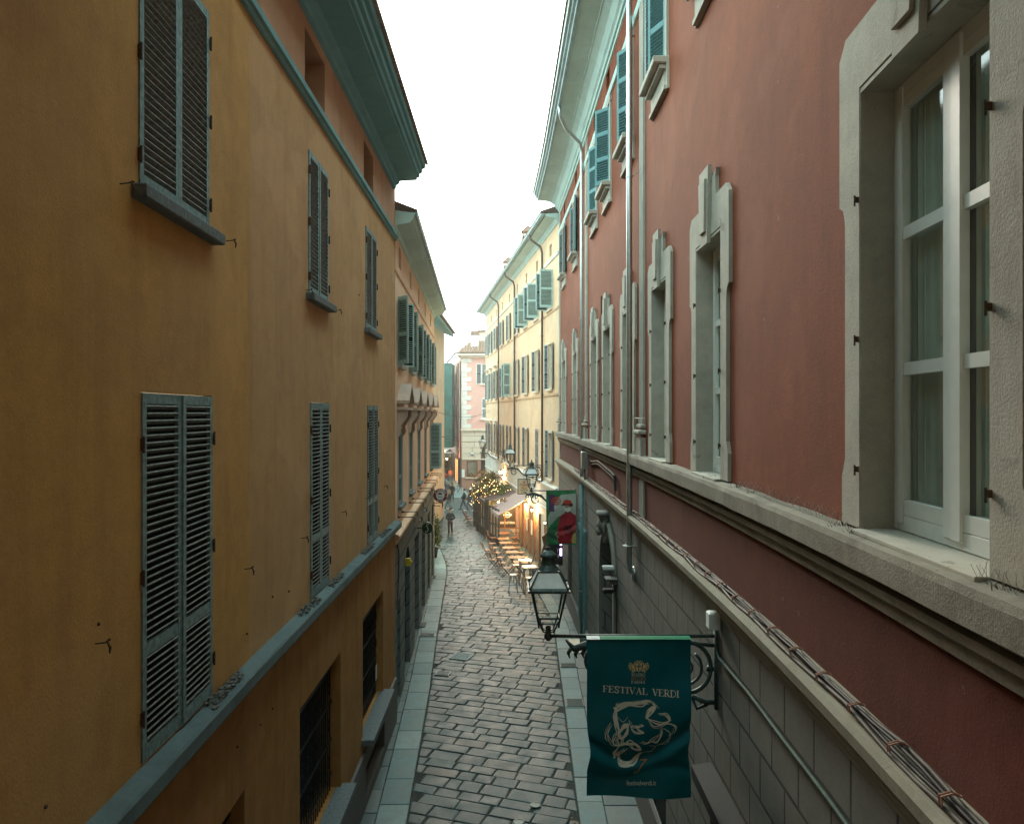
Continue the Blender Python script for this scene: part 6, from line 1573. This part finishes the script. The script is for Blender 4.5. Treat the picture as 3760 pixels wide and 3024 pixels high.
m=MB(); m.lathe([(0.13,0),(0.2,0.5),(0.22,0.52),(0.22,0.56),(0.18,0.56),(0.17,0.5)],(0,0,0),14); child('pot',m,[BLACK],t)
m=MB(); leaves(m,(0.02,0,1.65),(0.30,0.35,0.75),1800,0.09,seed=4,down=0.15,mats=[0,0,1]); leaves(m,(0.0,0,0.75),(0.2,0.2,0.2),300,0.08,seed=5); child('foliage',m,[LEAF_D,LEAF],t)
m=MB(); m.tube([(0,0,0.5),(0.03,0,1.2),(-0.02,0,2.0)],0.02,5); child('stem',m,[WOOD_D],t)
# ------------------------------------------------------------------ bicycle leaning at the pink corner
bk=thing('bicycle','dark bicycle leaning against the corner of the pink house','bicycle',(-5.25,72.4,0.0),math.radians(70))
for x in (-0.5,0.5):
    m=MB(); m.tube([(x+0.33*math.cos(a),0,0.34+0.33*math.sin(a)) for a in [k*PI/12 for k in range(25)]],0.02,5); w_=child('wheel',m,[BLACK],bk)
    m=MB()
    for k in range(8): a=k*PI/8; m.tube([(x+0.32*math.cos(a),0,0.34+0.32*math.sin(a)),(x-0.32*math.cos(a),0,0.34-0.32*math.sin(a))],0.003,3)
    child('spokes',m,[STEEL],w_)
m=MB(); 
for a,b in (((-0.5,0.34),(-0.15,0.85)),((-0.15,0.85),(0.35,0.85)),((-0.5,0.34),(0.0,0.32)),((0.0,0.32),(-0.18,0.92)),((0.0,0.32),(0.36,0.82)),((0.5,0.34),(0.32,0.98))): m.tube([(a[0],0,a[1]),(b[0],0,b[1])],0.018,6)
child('frame',m,[IRON_G],bk); m=MB(); m.bbox((-0.19,0,0.95),(0.25,0.13,0.05),0.02); child('saddle',m,[BLACK],bk); m=MB(); m.tube([(0.22,-0.27,1.02),(0.32,-0.1,1.0),(0.32,0.1,1.0),(0.22,0.27,1.02)],0.015,5); child('handlebar',m,[STEEL],bk)

# ------------------------------------------------------------------ manholes, gratings
def cover(x,y,w_,d_,rz,mat,lab,name='manhole_cover',z=0.020):
    P=ground(x,y); t=thing(name,lab,'manhole cover' if name!='drain_grating' else 'drain',(P.x,P.y,z),rz)
    m=MB(); m.bbox((0,0,0),(w_,d_,0.02),0.006); child('frame',m,[mat],t); m=MB()
    for k in range(9): m.box((0,-d_/2+d_*(k+1)/10,0.013),(w_*0.84,d_*0.035,0.008))
    child('ribs',m,[IRON_G if mat is not CONC else CONC_D],t)
CONC_D=simple('cast_cover_ribs',(0.26,0.30,0.295),0.7,var=0.15,scale=20)
CONC=simple('pale_cast_cover',(0.38,0.42,0.41),0.7,var=0.15,scale=20)
cover(1695,2410,0.66,0.66,-0.35,CONC,'pale square manhole cover in the cobbles')
cover(1626,2474,0.46,0.36,-0.2,IRON_G,'small dark ribbed cover beside the left kerb')
cover(1748,2092,0.9,0.5,-0.1,IRON_G,'dark rectangular cover in the middle of the street by the tables')
cover(2087,2448,0.55,0.35,0,IRON_G,'iron grating set in the right kerb','drain_grating',0.055)
cover(2110,2585,0.50,0.55,0,IRON_G,'dark cover set in the right pavement just left of the teal banner','manhole_cover',0.055)
cover(1570,2335,0.6,0.4,0,IRON_G,'iron grating set across the left kerb','drain_grating',0.055)
cover(1550,2298,0.28,0.6,0,BLACK,'dark cellar grating in the left pavement nearer the viewer','drain_grating',0.055)
cover(1592,2122,0.25,0.6,0,BLACK,'dark cellar grating in the left pavement farther away','drain_grating',0.055)
for k,(x,y) in enumerate(((1967,2955),(1905,3018))):
    P=ground(x,y); m=MB(); m.lathe([(0.09,0),(0.11,0.0),(0.11,0.022),(0.09,0.024),(0.085,0.018),(0.02,0.018)],(0,0,0),16); tag(m.build('valve_cover',[IRON_G],None,(P.x,P.y,-0.004)),'small round valve cover in the cobbles, %s one'%('farther' if k==0 else 'nearer'),'valve cover')
m=MB(); r_=random.Random(11)
for k in range(90):
    y=r_.uniform(14,42); side=r_.random()
    x=(interp(RT,y)-abs(r_.gauss(0,0.12))) if side<0.45 else ((interp(LT,y)-abs(r_.gauss(0,0.35))) if side<0.8 else r_.uniform(-2,1.2))
    z=0.055 if x<interp(LT,y) else 0.012; s_=r_.uniform(0.015,0.035); a=r_.uniform(0,PI)
    m.quad([(x+s_*math.cos(a+q),y+s_*math.sin(a+q),z+0.01*(j%2)) for j,q in enumerate((0,1.4,3.1,4.6))],0 if r_.random()<0.7 else 1)
o=m.build('fallen_leaves',[simple('yellow_leaf',(0.55,0.30,0.06),0.7),simple('brown_leaf',(0.22,0.09,0.04),0.7)]); o['kind']='stuff'; o['label']='small fallen yellow leaves scattered along the kerbs'; o['category']='leaves'

# ================================================================== PEOPLE
def skinned(name,verts,edges,radii,sub=1,root=0):
    me=bpy.data.meshes.new(name); me.from_pydata(verts,edges,[]); o=bpy.data.objects.new(name,me); C.objects.link(o)
    sk=o.modifiers.new('s','SKIN'); sk.use_smooth_shade=True
    for i,r in enumerate(radii):
        v=me.skin_vertices[0].data[i]; v.radius=r if isinstance(r,tuple) else (r,r); v.use_root=(i==root)
    o.modifiers.new('b','SUBSURF').levels=sub
    dg=bpy.context.evaluated_depsgraph_get(); out=bpy.data.meshes.new_from_object(o.evaluated_get(dg)); bpy.data.objects.remove(o)
    out.materials.clear(); out.materials.append(None); out.name=name
    for p in out.polygons: p.use_smooth=True; p.material_index=0
    return out
def skel(pose):
    J=dict(pel=(0,0,0.95),wa=(0,0.0,1.10),ch=(0,0.01,1.30),nk=(0,0,1.48),hd=(0,0.02,1.56))
    s=1
    if pose=='stand': leg=[((0.09,0.0,0.90),(0.10,0.02,0.50),(0.10,-0.02,0.08),(0.11,0.13,0.035)),((-0.09,0,0.90),(-0.11,0.03,0.50),(-0.12,0.0,0.08),(-0.13,0.15,0.035))]; arm=[((0.19,0,1.42),(0.25,-0.03,1.14),(0.24,0.06,0.90)),((-0.19,0,1.42),(-0.25,-0.03,1.14),(-0.24,0.06,0.90))]
    elif pose=='pockets': leg=[((0.09,0.0,0.90),(0.08,0.10,0.50),(0.07,0.06,0.08),(0.08,0.21,0.05)),((-0.09,0,0.90),(-0.10,-0.02,0.50),(-0.09,-0.16,0.10),(-0.10,-0.02,0.035))]; arm=[((0.19,0,1.42),(0.30,-0.05,1.16),(0.19,0.09,0.98)),((-0.19,0,1.42),(-0.30,-0.05,1.16),(-0.19,0.09,0.98))]
    elif pose=='walk': leg=[((0.09,0.0,0.90),(0.10,0.20,0.52),(0.09,0.30,0.10),(0.09,0.44,0.06)),((-0.09,0,0.90),(-0.10,-0.06,0.48),(-0.09,-0.36,0.16),(-0.09,-0.26,0.05))]; arm=[((0.19,0,1.42),(0.24,-0.16,1.17),(0.23,-0.10,0.93)),((-0.19,0,1.42),(-0.24,0.10,1.16),(-0.22,0.27,0.98))]
    else: leg=[((0.09,0.0,0.90),(0.10,0.10,0.50),(0.10,0.12,0.08),(0.11,0.26,0.04)),((-0.09,0,0.90),(-0.10,0.0,0.49),(-0.10,-0.18,0.10),(-0.10,-0.06,0.04))]; arm=[((0.19,0,1.42),(0.24,-0.02,1.15),(0.16,0.20,1.10)),((-0.19,0,1.42),(-0.25,-0.04,1.15),(-0.23,0.10,0.92))]
    return J,leg,arm
PC={}
def person_meshes(pose,coat):
    key=(pose,coat)
    if key in PC: return PC[key]
    J,leg,arm=skel(pose)
    V=[J['pel'],J['wa'],J['ch'],J['nk'],J['hd'],(0,0.03,1.66),(0,0.02,1.73)]; E=[(0,1),(1,2),(2,3),(3,4),(4,5),(5,6)]; Rr=[(0.14,0.10),(0.125,0.09),(0.15,0.10),0.055,0.06,(0.078,0.098),(0.06,0.07)]
    for a in arm:
        b=len(V); V+=list(a); E+=[(2,b),(b,b+1),(b+1,b+2)]; Rr+=[0.06,0.045,0.032]
    for l in leg:
        b=len(V); V+=list(l); E+=[(0,b),(b,b+1),(b+1,b+2),(b+2,b+3)]; Rr+=[0.085,0.058,0.042,0.038]
    body=skinned('body',V,E,Rr)
    V=[J['pel'],J['wa'],J['ch'],(0,0,1.47)]; E=[(0,1),(1,2),(2,3)]; hem=coat
    Rr=[(0.175,0.135),(0.155,0.125),(0.18,0.14),(0.085,0.085)]
    if hem: V.append((0,0,0.95-hem)); E.append((0,4)); Rr.append((0.19,0.16))
    for a in arm:
        b=len(V); c=Vector(a[1]).lerp(Vector(a[2]),0.85); V+=[a[0],a[1],tuple(c)]; E+=[(2,b),(b,b+1),(b+1,b+2)]; Rr+=[0.08,0.064,0.050]
    top=skinned('jacket',V,E,Rr)
    V=[(0,0,0.93)]; E=[]; Rr=[(0.15,0.12)]
    for l in leg:
        b=len(V); V+=[l[0],l[1],l[2]]; E+=[(0,b),(b,b+1),(b+1,b+2)]; Rr+=[0.105,0.076,0.062]
    tr=skinned('trousers',V,E,Rr)
    m=MB()
    for l in leg:
        a,b=Vector(l[2]),Vector(l[3]); m.tube([a+Vector((0,-0.06,-0.045)),a+Vector((0,0.0,-0.03)),b+Vector((0,0,0.0)),b+Vector((0,0.04,-0.005))],[0.035,0.05,0.045,0.02],7)
    shoes=m.mesh('shoes',[None],True)
    m=MB()
    for a in arm:
        w0=Vector(a[2]); d=(Vector(a[2])-Vector(a[1])).normalized(); sx=1 if w0.x>0 else -1
        m.tube([w0,w0+d*0.05,w0+d*0.09],[0.026,0.036,0.03],6)
        for k in range(4):
            o=Vector((0,(-0.027+0.018*k),0)); L_=[0.062,0.075,0.07,0.055][k]; m.tube([w0+d*0.085+o,w0+d*(0.085+L_*0.6)+o,w0+d*(0.085+L_)+o-Vector((sx*0.014,0,0))],[0.010,0.009,0.007],5)
        m.tube([w0+d*0.03+Vector((0,0.03,0)),w0+d*0.07+Vector((-sx*0.01,0.055,0)),w0+d*0.095+Vector((-sx*0.012,0.055,0))],[0.012,0.010,0.008],5)
    hands=m.mesh('hands',[None],True)
    PC[key]=(body,top,tr,shoes,hands); return PC[key]
m=MB(); m.sphere((0,-0.015,1.715),0.102,12,8,sc=(0.98,1.08,1.0)); 
v2=[]
for v in m.v: v2.append((v[0],v[1] if v[1]<0.06 else 0.06, v[2]))
m.v=v2; HAIR_S=m.mesh('hair',[None],True)
m=MB(); m.sphere((0,-0.02,1.715),0.108,12,8,sc=(1,1.05,1.0)); m.v=[(v[0],min(v[1],0.06),v[2]) for v in m.v]; m.tube([(0,-0.07,1.72),(0,-0.09,1.58),(0,-0.10,1.42),(0,-0.11,1.30)],[0.09,0.105,0.095,0.05],10); m.v=[(v[0],v[1] if v[2]>1.64 else min(v[1],-0.01),v[2]) for v in m.v]; HAIR_L=m.mesh('hair',[None],True)
m=MB(); m.tube([(0,0.115,1.685),(0,0.135,1.655),(0,0.12,1.645)],[0.008,0.016,0.012],5)
for sx in (-1,1): m.sphere((sx*0.086,0.02,1.66),0.022,6,4,sc=(0.4,0.8,1.3))
NOSE=m.mesh('nose_and_ears',[None],True)
m=MB()
for sx in (-1,1): m.sphere((sx*0.032,0.104,1.685),0.010,6,4,sc=(1.3,0.6,0.8))
m.box((0,0.115,1.615),(0.05,0.01,0.008)); EYES=m.mesh('eyes_and_mouth',[None])
SK=simple('skin',(0.46,0.27,0.19),0.55,var=0.06); EYE=simple('eye_dark',(0.05,0.02,0.02),0.5)
MC={}
def cmat(c,rough=0.85):
    k=tuple(c)
    if k not in MC: MC[k]=simple('cloth_%d'%len(MC),c,rough,var=0.15,scale=8)
    return MC[k]
def setm(o,mat): 
    o.material_slots[0].link='OBJECT'; o.material_slots[0].material=mat
def person(x,y,face,pose,top,bot,hair,long_,shoe,label,h=1.72,coat=0.0):
    t=thing('person',label,'person',(x,y,0.008),math.radians(face)-PI/2,'people walking in the street'); s=h/1.78; t.scale=(s,s,s)
    b,j,tr,sh_,hn=person_meshes(pose,coat)
    for nm,me,mt in (('body',b,SK),('jacket',j,cmat(top)),('trousers',tr,cmat(bot)),('shoes',sh_,cmat(shoe)),('hands',hn,SK),('hair',HAIR_L if long_ else HAIR_S,cmat(hair)),('nose_and_ears',NOSE,SK),('eyes_and_mouth',EYES,EYE)):
        o=child(nm,me,None,t); setm(o,mt)
    return t
BK=(0.02,0.022,0.025); NV=(0.015,0.03,0.05); JN=(0.05,0.08,0.12); GR=(0.2,0.2,0.2); WH=(0.65,0.65,0.64); BR=(0.08,0.045,0.025); BL=(0.30,0.20,0.10); DG=(0.02,0.05,0.04)
PP=[((-4.08,48.9),-100,'pockets',(0.055,0.065,0.07),(0.02,0.022,0.028),BR,0,(0.1,0.06,0.04),'person in a grey quilted jacket and dark trousers walking alone toward the viewer',1.72,0.12),
((-5.5,56.3),95,'stand',BK,BK,BR,1,BK,'person with long dark hair in a black coat standing just behind the potted shrub',1.65,0.3),
((-3.97,61.2),180,'walk',NV,(0.03,0.04,0.06),BR,0,BK,'short-haired person in a navy jacket mid-stride to the left by the terrace',1.76,0.1),
((-3.5,60.6),175,'walk',BK,JN,(0.02,0.015,0.015),1,WH,'long-haired person in a black jacket, blue jeans and white shoes walking to the left',1.70,0.1),
((-3.65,66.5),180,'walk',(0.62,0.62,0.60),(0.45,0.5,0.46),BR,1,WH,'person in a white top carrying a red bag behind the walking couple',1.68,0.0),
((-3.35,67.6),-90,'stand',(0.09,0.09,0.08),(0.2,0.2,0.19),GR,0,BK,'tall grey-haired person in a dark jacket beside the vine',1.85,0.1),
((-5.2,60.8),190,'walk',DG,(0.10,0.11,0.11),BL,1,WH,'person with long fair hair in a dark green coat striding across the street',1.72,0.35),
((-5.75,61.8),10,'walk',(0.5,0.5,0.5),(0.38,0.37,0.34),BR,0,WH,'person in pale grey trousers half hidden behind the round red sign',1.75,0.0),
((-5.45,67.3),-95,'stand',BK,BK,BR,1,BK,'person in a long black coat with a yellow scarf facing the viewer',1.68,0.35),
((-6.0,69.0),-80,'carry',(0.05,0.07,0.09),JN,(0.40,0.30,0.16),1,BK,'blonde person in a dark blue jacket among the group at the square',1.66,0.0),
((-6.6,69.4),-95,'stand',WH,(0.1,0.1,0.12),BR,1,BK,'long-haired person in a white shirt just above the round red sign',1.68,0.0),
((-7.2,69.2),-70,'carry',(0.7,0.7,0.7),BK,(0.25,0.22,0.2),0,BK,'person in a white shirt at the left edge of the square',1.78,0.0),
((-7.5,74),-90,'stand',BK,BK,BR,1,BK,'person in black standing at the left behind the white shirts',1.68,0.3),
((-6.8,74.3),85,'walk',(0.10,0.17,0.22),JN,(0.16,0.08,0.05),0,BK,'person in a light blue denim jacket walking away',1.70,0.05),
((-7.3,81),90,'walk',(0.35,0.05,0.03),BK,BR,0,BK,'person in a red and black jacket walking away',1.72,0.05),
((-6.9,83.5),90,'stand',(0.50,0.13,0.04),(0.25,0.27,0.27),BR,0,BK,'person in an orange jacket with black band and grey trousers',1.85,0.05),
((-9.55,100),90,'walk',(0.02,0.09,0.11),(0.04,0.07,0.10),BR,0,BK,'person in a teal jacket and jeans far up the street',1.82,0.05),
((-9.05,102),90,'walk',BK,BK,(0.2,0.16,0.12),0,BK,'person in a long black coat beside the teal jacket far up the street',1.72,0.4),
((-9.1,91.8),-60,'stand',(0.05,0.08,0.16),(0.05,0.08,0.14),BR,0,BK,'small child in a blue coat in the far street',1.10,0.05),
((-10.2,108),90,'walk',BK,BK,BR,0,BK,'person in dark clothes, left of the pair far up the street',1.72,0.1),
((-9.7,111),-90,'walk',(0.06,0.05,0.05),BK,BR,1,BK,'farthest person in brown coming down the far street',1.70,0.1),
((-8.9,110),90,'walk',BK,NV,BR,0,BK,'person in dark clothes, right of the pair far up the street',1.78,0.1),
((-10.6,113),-90,'stand',(0.08,0.09,0.10),BK,GR,0,BK,'person in grey at the mouth of the dark passage',1.75,0.1)]
for (xy,face,pose,top,bot,hair,lg,shoe,label,h,coat) in PP:
    person(xy[0],xy[1],face,pose,top,bot,hair,lg,shoe,label,h,coat)
m=MB(); m.sphere((0,0,0),0.16,10,6,sc=(0.7,1,1.1)); m.tube([(0,-0.1,0.1),(0,0,0.4),(0,0.1,0.1)],0.012,4); tag(m.build('shoulder_bag',[simple('red_bag',(0.35,0.03,0.02),0.6)],None,(-3.45,66.25,0.95),smooth=True),'red shoulder bag carried by the walker in white','bag')

# evening haze lying in the far part of the street
hm=bpy.data.materials.new('haze'); hm.use_nodes=True; nt=hm.node_tree; nt.nodes.remove(nt.nodes['Principled BSDF'])
vs=nt.nodes.new('ShaderNodeVolumeScatter'); vs.inputs['Color'].default_value=(1.0,0.96,0.90,1); vs.inputs['Density'].default_value=0.0022; vs.inputs['Anisotropy'].default_value=0.45
nt.links.new(vs.outputs[0],nt.nodes['Material Output'].inputs['Volume'])
m=MB(); m.box((-3,74,14),(44,104,30)); o=struct(m.build('haze',[hm])); 
# ================================================================== CAMERA, SKY, SUN
cam=bpy.data.cameras.new('camera'); co=bpy.data.objects.new('camera',cam); C.objects.link(co)
co.location=(0,0,H); co.rotation_euler=(PI/2,0,0); cam.sensor_width=36; cam.lens=36*F/3760; cam.clip_end=2000; cam.clip_start=0.05
cam.shift_y=(CY-1512)/3760
sc=bpy.context.scene; sc.camera=co
EL,AZ=math.radians(22),math.radians(-8)      # sun beyond the end of the street, a little to the left
w=bpy.data.worlds.new('World'); sc.world=w; w.use_nodes=True; nt=w.node_tree
bg=nt.nodes['Background']; sky=nt.nodes.new('ShaderNodeTexSky'); sky.sky_type='NISHITA'; sky.sun_disc=False
sky.sun_elevation=EL; sky.sun_rotation=AZ; sky.dust_density=4.0; sky.air_density=1.0; sky.ozone_density=1.0
mx=nt.nodes.new('ShaderNodeMix'); mx.data_type='RGBA'; mx.inputs[0].default_value=0.80; mx.inputs[7].default_value=(37.0,51.0,50.0,1)
nt.links.new(sky.outputs[0],mx.inputs[6]); nt.links.new(mx.outputs[2],bg.inputs[0]); bg.inputs[1].default_value=0.10
sl=bpy.data.lights.new('sun','SUN'); sl.energy=4.0; sl.angle=math.radians(16); sl.color=(1.0,0.86,0.70)
so=bpy.data.objects.new('sun',sl); C.objects.link(so)
dirv=Vector((math.sin(AZ)*math.cos(EL),math.cos(AZ)*math.cos(EL),math.sin(EL)))
so.rotation_euler=(-dirv).to_track_quat('-Z','Y').to_euler(); so.location=dirv*50
sc.view_settings.view_transform='Standard'; sc.view_settings.look='None'; sc.view_settings.exposure=0
sc.render.engine='CYCLES'; sc.cycles.max_bounces=8; sc.cycles.diffuse_bounces=5; sc.cycles.use_denoising=True
